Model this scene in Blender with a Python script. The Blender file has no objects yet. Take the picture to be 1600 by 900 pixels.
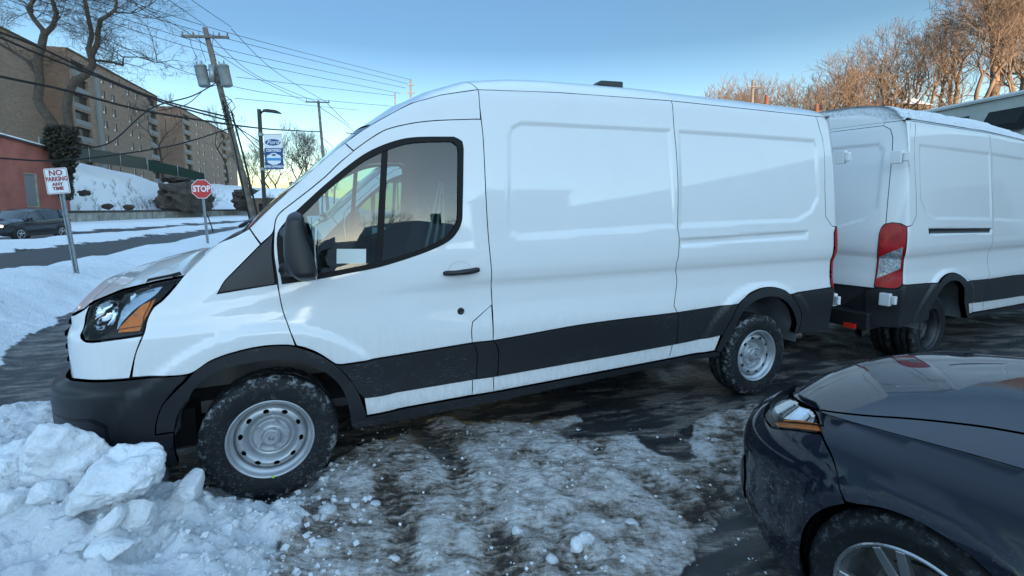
import bpy, bmesh, math, random
import numpy as np
from mathutils import Vector, Matrix, noise as mnoise
from mathutils.geometry import delaunay_2d_cdt
C = bpy.context.scene.collection
R = math.radians
random.seed(7)
# ================================================================ materials
def mat(name):
    m = bpy.data.materials.new(name); m.use_nodes = True
    nt = m.node_tree; b = nt.nodes['Principled BSDF']
    return m, nt, b
def N(nt, t, **kw):
    n = nt.nodes.new(t)
    for k, v in kw.items():
        if k.startswith('i_'): n.inputs[k[2:].replace('_', ' ')].default_value = v
        else: setattr(n, k, v)
    return n
def L(nt, a, b): nt.links.new(a, b)
def coords(nt, scale=(1, 1, 1), rot=(0, 0, 0), kind='Object'):
    t = N(nt, 'ShaderNodeTexCoord'); m = N(nt, 'ShaderNodeMapping')
    m.inputs['Scale'].default_value = scale; m.inputs['Rotation'].default_value = rot
    if kind == 'Position':
        g = N(nt, 'ShaderNodeNewGeometry'); L(nt, g.outputs['Position'], m.inputs['Vector'])
    else: L(nt, t.outputs[kind], m.inputs['Vector'])
    return m.outputs['Vector']
def noise(nt, vec, scale, detail=4, rough=0.55, out='Fac', dist=0.0):
    n = N(nt, 'ShaderNodeTexNoise'); n.inputs['Scale'].default_value = scale; n.inputs['Detail'].default_value = detail
    n.inputs['Roughness'].default_value = rough; n.inputs['Distortion'].default_value = dist
    if vec is not None: L(nt, vec, n.inputs['Vector'])
    return n.outputs[out]
def ramp(nt, fac, stops):
    r = N(nt, 'ShaderNodeValToRGB'); e = r.color_ramp.elements
    while len(e) > 1: e.remove(e[-1])
    for i, (p, c) in enumerate(stops):
        c = (c, c, c, 1) if not isinstance(c, (tuple, list)) else tuple(c) + (1,) * (4 - len(c))
        if i == 0: e[0].position = p; e[0].color = c
        else:
            q = e.new(p); q.color = c
    L(nt, fac, r.inputs['Fac']); return r.outputs['Color']
def mix(nt, fac, a, b, mode='MIX'):
    m = N(nt, 'ShaderNodeMix', data_type='RGBA', blend_type=mode)
    for s, v in ((m.inputs['Factor'], fac), (m.inputs['A'], a), (m.inputs['B'], b)):
        if hasattr(v, 'links') or hasattr(v, 'is_linked'): L(nt, v, s)
        elif isinstance(v, (int, float)): s.default_value = v if s.type == 'VALUE' else (v, v, v, 1)
        else: s.default_value = tuple(v) + (1,) * (4 - len(v))
    return m.outputs['Result']
def math_(nt, op, a, b=None):
    m = N(nt, 'ShaderNodeMath', operation=op)
    for s, v in ((m.inputs[0], a), (m.inputs[1], b)):
        if v is None: continue
        if hasattr(v, 'is_linked'): L(nt, v, s)
        else: s.default_value = v
    return m.outputs[0]
def bump(nt, b, h, strength=0.3, dist=0.01):
    n = N(nt, 'ShaderNodeBump'); n.inputs['Strength'].default_value = strength; n.inputs['Distance'].default_value = dist
    L(nt, h, n.inputs['Height']); L(nt, n.outputs['Normal'], b.inputs['Normal']); return n
def simple(name, col, rough=0.5, metal=0.0, coat=0.0, var=0.0, vscale=6, bmp=0.0, bscale=60, bdist=0.004, spec=0.5, coatr=0.03):
    m, nt, b = mat(name)
    b.inputs['Base Color'].default_value = tuple(col) + (1,)
    b.inputs['Roughness'].default_value = rough; b.inputs['Metallic'].default_value = metal
    b.inputs['Coat Weight'].default_value = coat; b.inputs['Coat Roughness'].default_value = coatr
    b.inputs['Specular IOR Level'].default_value = spec
    if var:
        v = coords(nt); f = noise(nt, v, vscale, 5)
        c = ramp(nt, f, [(0.3, tuple(x * (1 - var) for x in col)), (0.7, tuple(min(1, x * (1 + var)) for x in col))])
        L(nt, c, b.inputs['Base Color'])
        L(nt, ramp(nt, f, [(0.3, max(0, rough - 0.08)), (0.7, min(1, rough + 0.1))]), b.inputs['Roughness'])
    if bmp:
        v = coords(nt); bump(nt, b, noise(nt, v, bscale, 4), bmp, bdist)
    return m
M = {}
def mk_paint(name, col, dirt=0.25, flake=0.0, rough=0.32):
    m, nt, b = mat(name)
    v = coords(nt, kind='Object')
    sep = N(nt, 'ShaderNodeSeparateXYZ'); L(nt, v, sep.inputs[0])
    n1 = noise(nt, v, 3.5, 6, 0.65); n2 = noise(nt, coords(nt, (9, 9, 2.5)), 4, 6, 0.7)
    low = ramp(nt, sep.outputs['Z'], [(0.35, 1.0), (0.8, .35), (1.0, 0.0)])
    d = math_(nt, 'MULTIPLY', low, ramp(nt, n2, [(0.42, 0.0), (0.75, 1.0)]))
    d = math_(nt, 'MULTIPLY', d, dirt)
    d = math_(nt, 'ADD', d, math_(nt, 'MULTIPLY', ramp(nt, n1, [(0.5, 0.0), (0.8, 1.0)]), dirt * 0.12))
    L(nt, mix(nt, d, col, (0.30, 0.29, 0.27)), b.inputs['Base Color'])
    L(nt, ramp(nt, d, [(0.0, rough), (0.4, 0.6)]), b.inputs['Roughness'])
    b.inputs['Coat Weight'].default_value = 1.0; b.inputs['Coat IOR'].default_value = 1.5; b.inputs['Specular IOR Level'].default_value = 0.15
    L(nt, ramp(nt, d, [(0.0, 0.03), (0.3, 0.25)]), b.inputs['Coat Roughness'])
    op = N(nt, 'ShaderNodeBump'); op.inputs['Strength'].default_value = 0.06; op.inputs['Distance'].default_value = 0.0006
    L(nt, noise(nt, v, 90, 2), op.inputs['Height']); L(nt, op.outputs['Normal'], b.inputs['Coat Normal'])
    return m
M['white'] = mk_paint('white_paint', (0.80, 0.80, 0.795), 0.38)
M['navy'] = mk_paint('navy_paint', (0.0018, 0.0045, 0.015), 0.04, rough=0.5)
M['charcoal'] = mk_paint('charcoal_paint', (0.012, 0.017, 0.026), 0.2)
def mk_plastic(name, col, salt=0.5, grain=True, rough=0.48):
    m, nt, b = mat(name)
    v = coords(nt)
    st = noise(nt, coords(nt, (14, 14, 60), (0.0, R(38), 0)), 2.4, 6, 0.75, dist=0.6)
    big = noise(nt, v, 2.2, 4)
    a = math_(nt, 'MULTIPLY', ramp(nt, st, [(0.57, 0.0), (0.64, 1.0)]), ramp(nt, big, [(0.49, 0.0), (0.68, 1.0)]))
    sp = ramp(nt, noise(nt, v, 42, 5, 0.8), [(0.68, 0.0), (0.76, 0.7)])
    a = math_(nt, 'MAXIMUM', a, math_(nt, 'MULTIPLY', sp, ramp(nt, big, [(0.46, 0.0), (0.7, 1.0)])))
    a = math_(nt, 'MULTIPLY', a, salt)
    L(nt, mix(nt, a, col, (0.34, 0.37, 0.40)), b.inputs['Base Color'])
    L(nt, ramp(nt, a, [(0, rough), (1, 0.9)]), b.inputs['Roughness'])
    if grain: bump(nt, b, noise(nt, v, 420, 2), 0.25, 0.0012)
    return m
M['black'] = mk_plastic('black_textured_plastic', (0.014, 0.015, 0.018), 0.28)
M['black_salty'] = mk_plastic('black_plastic_with_road_salt', (0.013, 0.014, 0.017), 0.75)
M['black_clean'] = mk_plastic('black_plastic', (0.014, 0.0145, 0.017), 0.0, rough=0.42)
M['gloss_black'] = simple('gloss_black', (0.007, 0.008, 0.010), 0.3, coat=0.12, spec=0.3)
M['seal'] = simple('rubber_seal', (0.004, 0.004, 0.0045), 0.5, spec=0.2)
M['dark'] = simple('dark_cavity', (0.006, 0.006, 0.007), 0.8)
M['grey_inner'] = simple('wheel_housing', (0.20, 0.21, 0.22), 0.65, var=0.35, vscale=5, bmp=0.3, bscale=20)
M['steel'] = simple('silver_steel_wheel', (0.48, 0.50, 0.52), 0.38, 0.55, var=0.14, vscale=9, bmp=0.06, bscale=120)
M['steel_dark'] = simple('worn_steel', (0.16, 0.15, 0.14), 0.5, 0.6, var=0.3, vscale=30)
M['steel_black'] = simple('black_steel_wheel', (0.03, 0.031, 0.034), 0.45, 0.2, var=0.3, vscale=20)
M['alloy'] = simple('machined_alloy', (0.50, 0.52, 0.54), 0.25, 0.85, var=0.08)
M['galv'] = simple('galvanised_steel', (0.30, 0.33, 0.35), 0.45, 0.6, var=0.25, vscale=20)
M['interior'] = simple('grey_cabin_trim', (0.16, 0.165, 0.17), 0.7)
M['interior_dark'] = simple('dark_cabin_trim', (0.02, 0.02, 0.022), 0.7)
M['plasticwrap'] = simple('milky_plastic_wrap', (0.35, 0.37, 0.37), 0.2, bmp=0.8, bscale=14, bdist=0.02)
M['paper'] = simple('white_paper', (0.72, 0.78, 0.74), 0.7)
M['chrome'] = simple('chrome', (0.62, 0.65, 0.68), 0.08, 1.0)
M['lampinner'] = simple('smoked_lamp_housing', (0.018, 0.019, 0.022), 0.3, 0.2)
M['lamptrim'] = simple('lamp_side_reflector', (0.30, 0.36, 0.42), 0.16, 0.9, bmp=0.3, bscale=30)
M['amber'] = simple('amber_plastic', (0.85, 0.20, 0.012), 0.35, spec=0.3, var=0.25, vscale=25, bmp=0.8, bscale=60, bdist=0.006)
M['redlens'] = simple('red_lens', (0.42, 0.006, 0.009), 0.3, coat=0.25, spec=0.3, var=0.35, vscale=12, bmp=0.35, bscale=45, bdist=0.003)
M['clearlens'] = simple('clear_prism_lens', (0.42, 0.44, 0.46), 0.15, 0.5, coat=1, var=0.5, vscale=40, bmp=1.0, bscale=55, bdist=0.006)
M['reflector'] = simple('red_reflector', (0.75, 0.03, 0.012), 0.3, coat=1)
M['sticker'] = simple('lime_sticker', (0.35, 0.75, 0.08), 0.5)
M['rail'] = simple('sliding_rail', (0.05, 0.045, 0.045), 0.3, 0.7)
def mk_glass(name, tint, refl=1.0, rough=0.0, smear=False, ior=1.75):
    m = bpy.data.materials.new(name); m.use_nodes = True; nt = m.node_tree
    nt.nodes.remove(nt.nodes['Principled BSDF']); out = nt.nodes['Material Output']
    tr = N(nt, 'ShaderNodeBsdfTransparent'); tr.inputs['Color'].default_value = tuple(tint) + (1,)
    gl = N(nt, 'ShaderNodeBsdfGlossy'); gl.inputs['Roughness'].default_value = rough; gl.inputs['Color'].default_value = (refl, refl, refl, 1)
    fr = N(nt, 'ShaderNodeFresnel'); fr.inputs['IOR'].default_value = ior
    mx = N(nt, 'ShaderNodeMixShader'); L(nt, fr.outputs[0], mx.inputs[0]); L(nt, tr.outputs[0], mx.inputs[1]); L(nt, gl.outputs[0], mx.inputs[2])
    last = mx.outputs[0]
    if smear:
        v = coords(nt, (60, 60, 6)); n = noise(nt, v, 1.3, 6, 0.75, dist=0.8); big = noise(nt, coords(nt), 3.0, 3)
        f = math_(nt, 'MULTIPLY', ramp(nt, n, [(0.55, 0.0), (0.75, 1.0)]), ramp(nt, big, [(0.55, 0.0), (0.7, 0.22)]))
        df = N(nt, 'ShaderNodeBsdfDiffuse'); df.inputs['Color'].default_value = (0.6, 0.66, 0.66, 1)
        m2 = N(nt, 'ShaderNodeMixShader'); L(nt, f, m2.inputs[0]); L(nt, last, m2.inputs[1]); L(nt, df.outputs[0], m2.inputs[2]); last = m2.outputs[0]
    L(nt, last, out.inputs['Surface']); return m
M['glass'] = mk_glass('tinted_side_glass', (0.46, 0.64, 0.63), smear=True, ior=1.6)
M['glass_clear'] = mk_glass('clear_glass', (0.95, 0.96, 0.96), ior=1.33)
M['glass_wind'] = mk_glass('windscreen_glass', (0.70, 0.78, 0.77))
M['window_dark'] = simple('dark_apartment_window', (0.012, 0.014, 0.016), 0.35, spec=0.25)
M['glass_dark'] = simple('dark_window_glass', (0.012, 0.016, 0.019), 0.06, coat=0.6)
def mk_rubber(name, salt):
    m, nt, b = mat(name); v = coords(nt)
    t = noise(nt, coords(nt, (6, 2, 6)), 6.5, 8, 0.8, dist=1.6)
    a = ramp(nt, t, [(0.555, 0.0), (0.60, 1.0), (0.64, 0.1)])
    big = ramp(nt, noise(nt, v, 4.5, 3), [(0.40, 0.0), (0.65, 1.0)])
    a = math_(nt, 'MULTIPLY', a, big)
    # salt packs where the tread shoulder is (outermost radius)
    g = N(nt, 'ShaderNodeAttribute', attribute_name='shoulder')
    e = math_(nt, 'MULTIPLY', g.outputs['Fac'], ramp(nt, noise(nt, v, 26, 6, 0.75), [(0.52, 0.0), (0.62, 0.85)]))
    a = math_(nt, 'MAXIMUM', math_(nt, 'MULTIPLY', a, 0.5), e)
    a = math_(nt, 'MULTIPLY', a, salt)
    L(nt, mix(nt, a, (0.011, 0.012, 0.014), (0.36, 0.39, 0.41)), b.inputs['Base Color'])
    b.inputs['Roughness'].default_value = 0.62; b.inputs['Specular IOR Level'].default_value = 0.3
    bump(nt, b, noise(nt, v, 70, 4), 0.3, 0.003)
    return m
M['rubber'] = mk_rubber('salted_tyre_rubber', 0.9)
M['rubber_clean'] = mk_rubber('tyre_rubber', 0.35)
def mk_brick(name, c1, c2, mortar, scale, bw=0.6):
    m, nt, b = mat(name)
    g = N(nt, 'ShaderNodeTexCoord'); v = g.outputs['UV']
    br = N(nt, 'ShaderNodeTexBrick'); L(nt, v, br.inputs['Vector']); br.inputs['Scale'].default_value = scale
    br.inputs['Color1'].default_value = tuple(c1) + (1,); br.inputs['Color2'].default_value = tuple(c2) + (1,); br.inputs['Mortar'].default_value = tuple(mortar) + (1,)
    br.inputs['Mortar Size'].default_value = 0.012; br.inputs['Brick Width'].default_value = bw; br.inputs['Row Height'].default_value = 0.22; br.inputs['Bias'].default_value = -0.2
    n = noise(nt, coords(nt, (0.25, 0.25, 1.0)), 0.8, 5, 0.6)
    n2 = noise(nt, coords(nt, (0.6, 0.6, 2.5)), 2.2, 5, 0.7)
    c = mix(nt, math_(nt, 'MULTIPLY', math_(nt, 'ADD', n, n2), 0.5), br.outputs['Color'], (0.9, 0.9, 0.9), 'OVERLAY')
    L(nt, c, b.inputs['Base Color']); b.inputs['Roughness'].default_value = 0.9
    return m
M['brick_tan'] = mk_brick('tan_brick', (0.165, 0.122, 0.094), (0.118, 0.086, 0.066), (0.17, 0.145, 0.12), 1.0)
M['brick_brown'] = mk_brick('brown_brick', (0.115, 0.073, 0.052), (0.085, 0.054, 0.04), (0.12, 0.095, 0.075), 1.0)
M['stucco_red'] = simple('red_stucco', (0.30, 0.105, 0.085), 0.9, var=0.28, vscale=0.5, bmp=0.3, bscale=8, bdist=0.02)
M['stucco_pale'] = simple('pale_stucco', (0.50, 0.53, 0.50), 0.9, var=0.12, vscale=0.8)
M['concrete'] = simple('weathered_concrete', (0.27, 0.27, 0.24), 0.9, var=0.35, vscale=0.9, bmp=0.4, bscale=6, bdist=0.02)
M['rock'] = simple('dark_rock', (0.055, 0.045, 0.037), 0.95, var=0.6, vscale=1.2, bmp=1.0, bscale=3, bdist=0.15)
M['slab'] = simple('grey_painted_panel', (0.17, 0.19, 0.20), 0.7, var=0.15)
M['shade_in'] = simple('balcony_recess_shade', (0.03, 0.025, 0.02), 0.9)
M['awning'] = simple('black_canvas', (0.008, 0.012, 0.014), 0.85)
M['fence_mesh'] = simple('fence_screen', (0.06, 0.07, 0.06), 0.9, var=0.3)
M['fence_green'] = simple('green_fence_screen', (0.010, 0.034, 0.027), 0.9, var=0.3)
M['bark'] = simple('grey_brown_bark', (0.055, 0.043, 0.034), 0.95, var=0.4, vscale=2.5, bmp=0.8, bscale=12, bdist=0.03)
M['bark_warm'] = simple('pale_hillside_bark', (0.15, 0.105, 0.07), 0.95, var=0.6, vscale=.8)
M['bark_dark'] = simple('dark_bark', (0.045, 0.036, 0.030), 0.95, var=0.4, vscale=2.5)
M['leaf'] = simple('dark_ivy', (0.020, 0.020, 0.014), 0.8, var=0.5, vscale=3)
M['litter'] = simple('leaf_litter', (0.17, 0.105, 0.06), 0.95, var=0.5, vscale=0.35, bmp=0.8, bscale=2.0, bdist=0.2)
M['polewood'] = simple('weathered_pole_wood', (0.15, 0.13, 0.11), 0.9, var=0.4, vscale=3, bmp=0.6, bscale=14, bdist=0.01)
M['transformer'] = simple('grey_transformer_paint', (0.26, 0.30, 0.31), 0.5, var=0.2, vscale=3)
M['cable'] = simple('black_cable', (0.008, 0.008, 0.009), 0.7)
M['bronze'] = simple('dark_bronze_pole', (0.035, 0.033, 0.03), 0.5, 0.3)
M['sign_white'] = simple('sign_white', (0.70, 0.72, 0.72), 0.45, var=0.06)
M['sign_red'] = simple('sign_red', (0.50, 0.035, 0.03), 0.4, var=0.1)
M['sign_maroon'] = simple('sign_maroon', (0.30, 0.02, 0.03), 0.5)
M['ford_blue'] = simple('banner_blue', (0.008, 0.055, 0.19), 0.4)
M['banner_sky'] = simple('banner_light_blue', (0.05, 0.25, 0.55), 0.5)
M['white_trim'] = simple('white_trim', (0.7, 0.72, 0.72), 0.6)
M['house'] = simple('brown_siding', (0.12, 0.09, 0.06), 0.9, var=0.2)
M['asphaltroof'] = simple('dark_roof', (0.05, 0.05, 0.055), 0.9)
def mk_snow(name, dirt=0.35, big=1.0):
    m, nt, b = mat(name); v = coords(nt, kind='Position')
    n = noise(nt, v, 1.6, 6, 0.6); n2 = noise(nt, v, 22, 6, 0.75); n3 = noise(nt, v, 7, 5, 0.6)
    d = math_(nt, 'MULTIPLY', ramp(nt, n2, [(0.60, 0.0), (0.72, 1.0)]), ramp(nt, n, [(0.5, 0.0), (0.68, 1.0)]))
    d = math_(nt, 'MULTIPLY', d, dirt)
    c = mix(nt, n3, (0.74, 0.77, 0.80), (0.86, 0.88, 0.90))
    L(nt, mix(nt, d, c, (0.20, 0.17, 0.13)), b.inputs['Base Color'])
    b.inputs['Roughness'].default_value = 0.7; b.inputs['Specular IOR Level'].default_value = 0.3
    b.inputs['Subsurface Weight'].default_value = 0.0
    vo = N(nt, 'ShaderNodeTexVoronoi'); vo.inputs['Scale'].default_value = 26; L(nt, v, vo.inputs['Vector']); vo2 = N(nt, 'ShaderNodeTexVoronoi'); vo2.inputs['Scale'].default_value = 70; L(nt, v, vo2.inputs['Vector'])
    h = math_(nt, 'ADD', n3, math_(nt, 'MULTIPLY', n2, 0.45)); h = math_(nt, 'SUBTRACT', h, math_(nt, 'MULTIPLY', vo.outputs['Distance'], 0.35)); h = math_(nt, 'SUBTRACT', h, math_(nt, 'MULTIPLY', vo2.outputs['Distance'], 0.14))
    bump(nt, b, h, 0.9, 0.045 * big)
    return m
M['snow'] = mk_snow('old_snow')
M['snow_clean'] = mk_snow('clean_snow', 0.03)
M['snow_chunk'] = mk_snow('icy_snow_chunk', 0.45, 0.5)
# ================================================================ object helpers
def obj(name, me, m=None, parent=None, label=None, cat=None, group=None, kind=None, mw=None):
    if m is not None and not me.materials: me.materials.append(m)
    o = bpy.data.objects.new(name, me); C.objects.link(o)
    if parent: o.parent = parent
    if mw is not None: o.matrix_world = mw
    return tag(o, label, cat, group, kind)
def tag(o, label=None, cat=None, group=None, kind=None):
    if label: o['label'] = label
    if cat: o['category'] = cat
    if group: o['group'] = group
    if kind: o['kind'] = kind
    return o
def empty(name, mw, label, cat, group=None):
    o = bpy.data.objects.new(name, None); C.objects.link(o)
    o.matrix_world = mw if isinstance(mw, Matrix) else Matrix.Translation(mw)
    o.empty_display_size = 0.1
    return tag(o, label, cat, group)
def mesh(name, V, F, smooth=False):
    me = bpy.data.meshes.new(name); me.from_pydata([tuple(v) for v in V], [], F)
    if smooth: me.polygons.foreach_set('use_smooth', [True] * len(me.polygons))
    me.update(); return me
class MB:
    def __init__(s): s.V = []; s.F = []; s.uv = {}
    def box(s, x0, x1, y0, y1, z0, z1, T=None):
        b = len(s.V); P = [(x, y, z) for z in (z0, z1) for x, y in ((x0, y0), (x1, y0), (x1, y1), (x0, y1))]
        s.V += [T(p) if T else p for p in P]
        for f in ((0, 3, 2, 1), (4, 5, 6, 7), (0, 1, 5, 4), (1, 2, 6, 5), (2, 3, 7, 6), (3, 0, 4, 7)): s.F.append(tuple(b + i for i in f))
        return s
    def tube(s, P, rad, n=8, cap=True):
        P = [Vector(p) for p in P]; rr = rad if isinstance(rad, (list, tuple)) else [rad] * len(P)
        b = len(s.V); prev = None
        for i, p in enumerate(P):
            d = (P[min(i + 1, len(P) - 1)] - P[max(i - 1, 0)]).normalized()
            if prev is None:
                a = d.orthogonal().normalized()
            else:
                a = (prev - d * prev.dot(d)).normalized()
            prev = a; c = d.cross(a)
            for k in range(n):
                t = 2 * math.pi * k / n; s.V.append(tuple(p + (a * math.cos(t) + c * math.sin(t)) * rr[i]))
        for i in range(len(P) - 1):
            for k in range(n):
                k2 = (k + 1) % n; s.F.append((b + i * n + k, b + i * n + k2, b + (i + 1) * n + k2, b + (i + 1) * n + k))
        if cap:
            s.F.append(tuple(b + k for k in reversed(range(n)))); s.F.append(tuple(b + (len(P) - 1) * n + k for k in range(n)))
        return s
    def lathe(s, prof, n=48, T=None, closed=False):
        """profile of (radius, along) spun about +y (T maps)"""
        b = len(s.V); m = len(prof)
        for k in range(n):
            t = 2 * math.pi * k / n
            for r, y in prof:
                p = (r * math.cos(t), y, r * math.sin(t)); s.V.append(T(p) if T else p)
        for k in range(n):
            k2 = (k + 1) % n
            for i in range(m - 1 if not closed else m):
                j = (i + 1) % m; s.F.append((b + k * m + i, b + k * m + j, b + k2 * m + j, b + k2 * m + i))
        return s
    def prism(s, poly, y0, y1, T=None):
        """poly in x,z extruded along y"""
        b = len(s.V); n = len(poly)
        for y in (y0, y1):
            for x, z in poly: s.V.append(T((x, y, z)) if T else (x, y, z))
        s.F.append(tuple(b + i for i in range(n))); s.F.append(tuple(b + n + i for i in reversed(range(n))))
        for i in range(n):
            j = (i + 1) % n; s.F.append((b + i, b + n + i, b + n + j, b + j))
        return s
    def mesh(s, name='m', smooth=False): return mesh(name, s.V, s.F, smooth)
def bevel(o, w=0.01, seg=2, ang=35):
    md = o.modifiers.new('bevel', 'BEVEL'); md.width = w; md.segments = seg; md.limit_method = 'ANGLE'; md.angle_limit = R(ang)
    return o
def basis(O, X, Y, Z=(0, 0, 1)):
    X, Y, Z = Vector(X), Vector(Y), Vector(Z)
    return Matrix(((X.x, Y.x, Z.x, O[0]), (X.y, Y.y, Z.y, O[1]), (X.z, Y.z, Z.z, O[2]), (0, 0, 0, 1)))
def text_mesh(body, size, T, depth=0.004, bold=0.0, shear=0.0, align='CENTER', sx=1.0, spacing=1.0):
    cu = bpy.data.curves.new('t', 'FONT'); cu.body = body; cu.size = size; cu.extrude = depth; cu.offset = bold; cu.shear = shear
    cu.align_x = align; cu.align_y = 'CENTER'; cu.resolution_u = 3; cu.space_character = spacing
    o = bpy.data.objects.new('t', cu); C.objects.link(o); bpy.context.view_layer.update()
    me = bpy.data.meshes.new_from_object(o.evaluated_get(bpy.context.evaluated_depsgraph_get()))
    bpy.data.objects.remove(o); me.transform(Matrix.Diagonal((sx, 1, 1, 1))); me.transform(T); me.materials.clear(); return me
# ---------------------------------------------------------------- curved panels
def pip(px, py, P):
    ins = np.zeros(px.shape, bool); n = len(P)
    for i in range(n):
        x1, y1 = P[i]; x2, y2 = P[(i + 1) % n]
        if y1 == y2: continue
        c = ((y1 > py) != (y2 > py)) & (px < (x2 - x1) * (py - y1) / (y2 - y1) + x1)
        ins ^= c
    return ins
def dist_poly(px, py, P):
    d = np.full(px.shape, 1e9); n = len(P)
    for i in range(n):
        x1, y1 = P[i]; x2, y2 = P[(i + 1) % n]; ex, ey = x2 - x1, y2 - y1
        t = np.clip(((px - x1) * ex + (py - y1) * ey) / (ex * ex + ey * ey + 1e-12), 0, 1)
        d = np.minimum(d, np.hypot(px - x1 - t * ex, py - y1 - t * ey))
    return d
def area(P): return 0.5 * sum(P[i][0] * P[(i + 1) % len(P)][1] - P[(i + 1) % len(P)][0] * P[i][1] for i in range(len(P)))
def clean(P):
    Q = []
    for p in P:
        if not Q or math.hypot(p[0] - Q[-1][0], p[1] - Q[-1][1]) > 0.004: Q.append((float(p[0]), float(p[1])))
    if math.hypot(Q[0][0] - Q[-1][0], Q[0][1] - Q[-1][1]) < 0.004: Q.pop()
    if area(Q) < 0: Q.reverse()
    return Q
def offset(P, d):
    n = len(P); out = []
    for i in range(n):
        a, b, c = P[i - 1], P[i], P[(i + 1) % n]
        u = (b[0] - a[0], b[1] - a[1]); v = (c[0] - b[0], c[1] - b[1])
        lu = math.hypot(*u) or 1; lv = math.hypot(*v) or 1
        n1 = (-u[1] / lu, u[0] / lu); n2 = (-v[1] / lv, v[0] / lv)
        k = 1 + n1[0] * n2[0] + n1[1] * n2[1]; k = max(k, 0.35)
        out.append((b[0] + d * (n1[0] + n2[0]) / k, b[1] + d * (n1[1] + n2[1]) / k))
    return out
def smooth_chain(P, sharp=35, sub=4):
    """round the gentle corners of a traced closed outline"""
    n = len(P); out = []
    def ang(i):
        a, b, c = P[i - 1], P[i], P[(i + 1) % n]
        t = math.atan2(c[1] - b[1], c[0] - b[0]) - math.atan2(b[1] - a[1], b[0] - a[0])
        return abs((t + math.pi) % (2 * math.pi) - math.pi)
    sh = [ang(i) > R(sharp) for i in range(n)]
    for i in range(n):
        p0, p1, p2, p3 = P[i - 1], P[i], P[(i + 1) % n], P[(i + 2) % n]
        d = math.hypot(p2[0] - p1[0], p2[1] - p1[1])
        k = max(1, min(sub, int(d / 0.02)))
        m1 = ((p2[0] - p0[0]) / 2, (p2[1] - p0[1]) / 2); m2 = ((p3[0] - p1[0]) / 2, (p3[1] - p1[1]) / 2)
        sg = (p2[0] - p1[0], p2[1] - p1[1])
        d0 = math.hypot(p1[0] - p0[0], p1[1] - p0[1]) or 1; d3 = math.hypot(p3[0] - p2[0], p3[1] - p2[1]) or 1
        if sh[i] or d > 3 * d0: m1 = sg
        else: m1 = (m1[0] * 2 * d / (d + d0), m1[1] * 2 * d / (d + d0))
        if sh[(i + 1) % n] or d > 3 * d3: m2 = sg
        else: m2 = (m2[0] * 2 * d / (d + d3), m2[1] * 2 * d / (d + d3))
        for j in range(k):
            t = j / k; a = 2*t**3 - 3*t*t + 1; b = t**3 - 2*t*t + t; c = -2*t**3 + 3*t*t; e = t**3 - t*t
            out.append(tuple(a * p1[q] + b * m1[q] + c * p2[q] + e * m2[q] for q in (0, 1)))
    return out
def resample(P, step):
    out = []; n = len(P)
    for i in range(n):
        a, b = P[i], P[(i + 1) % n]; d = math.hypot(b[0] - a[0], b[1] - a[1]); k = max(1, int(math.ceil(d / step)))
        for j in range(k): out.append((a[0] + (b[0] - a[0]) * j / k, a[1] + (b[1] - a[1]) * j / k))
    return out
PCACHE = {}
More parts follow.
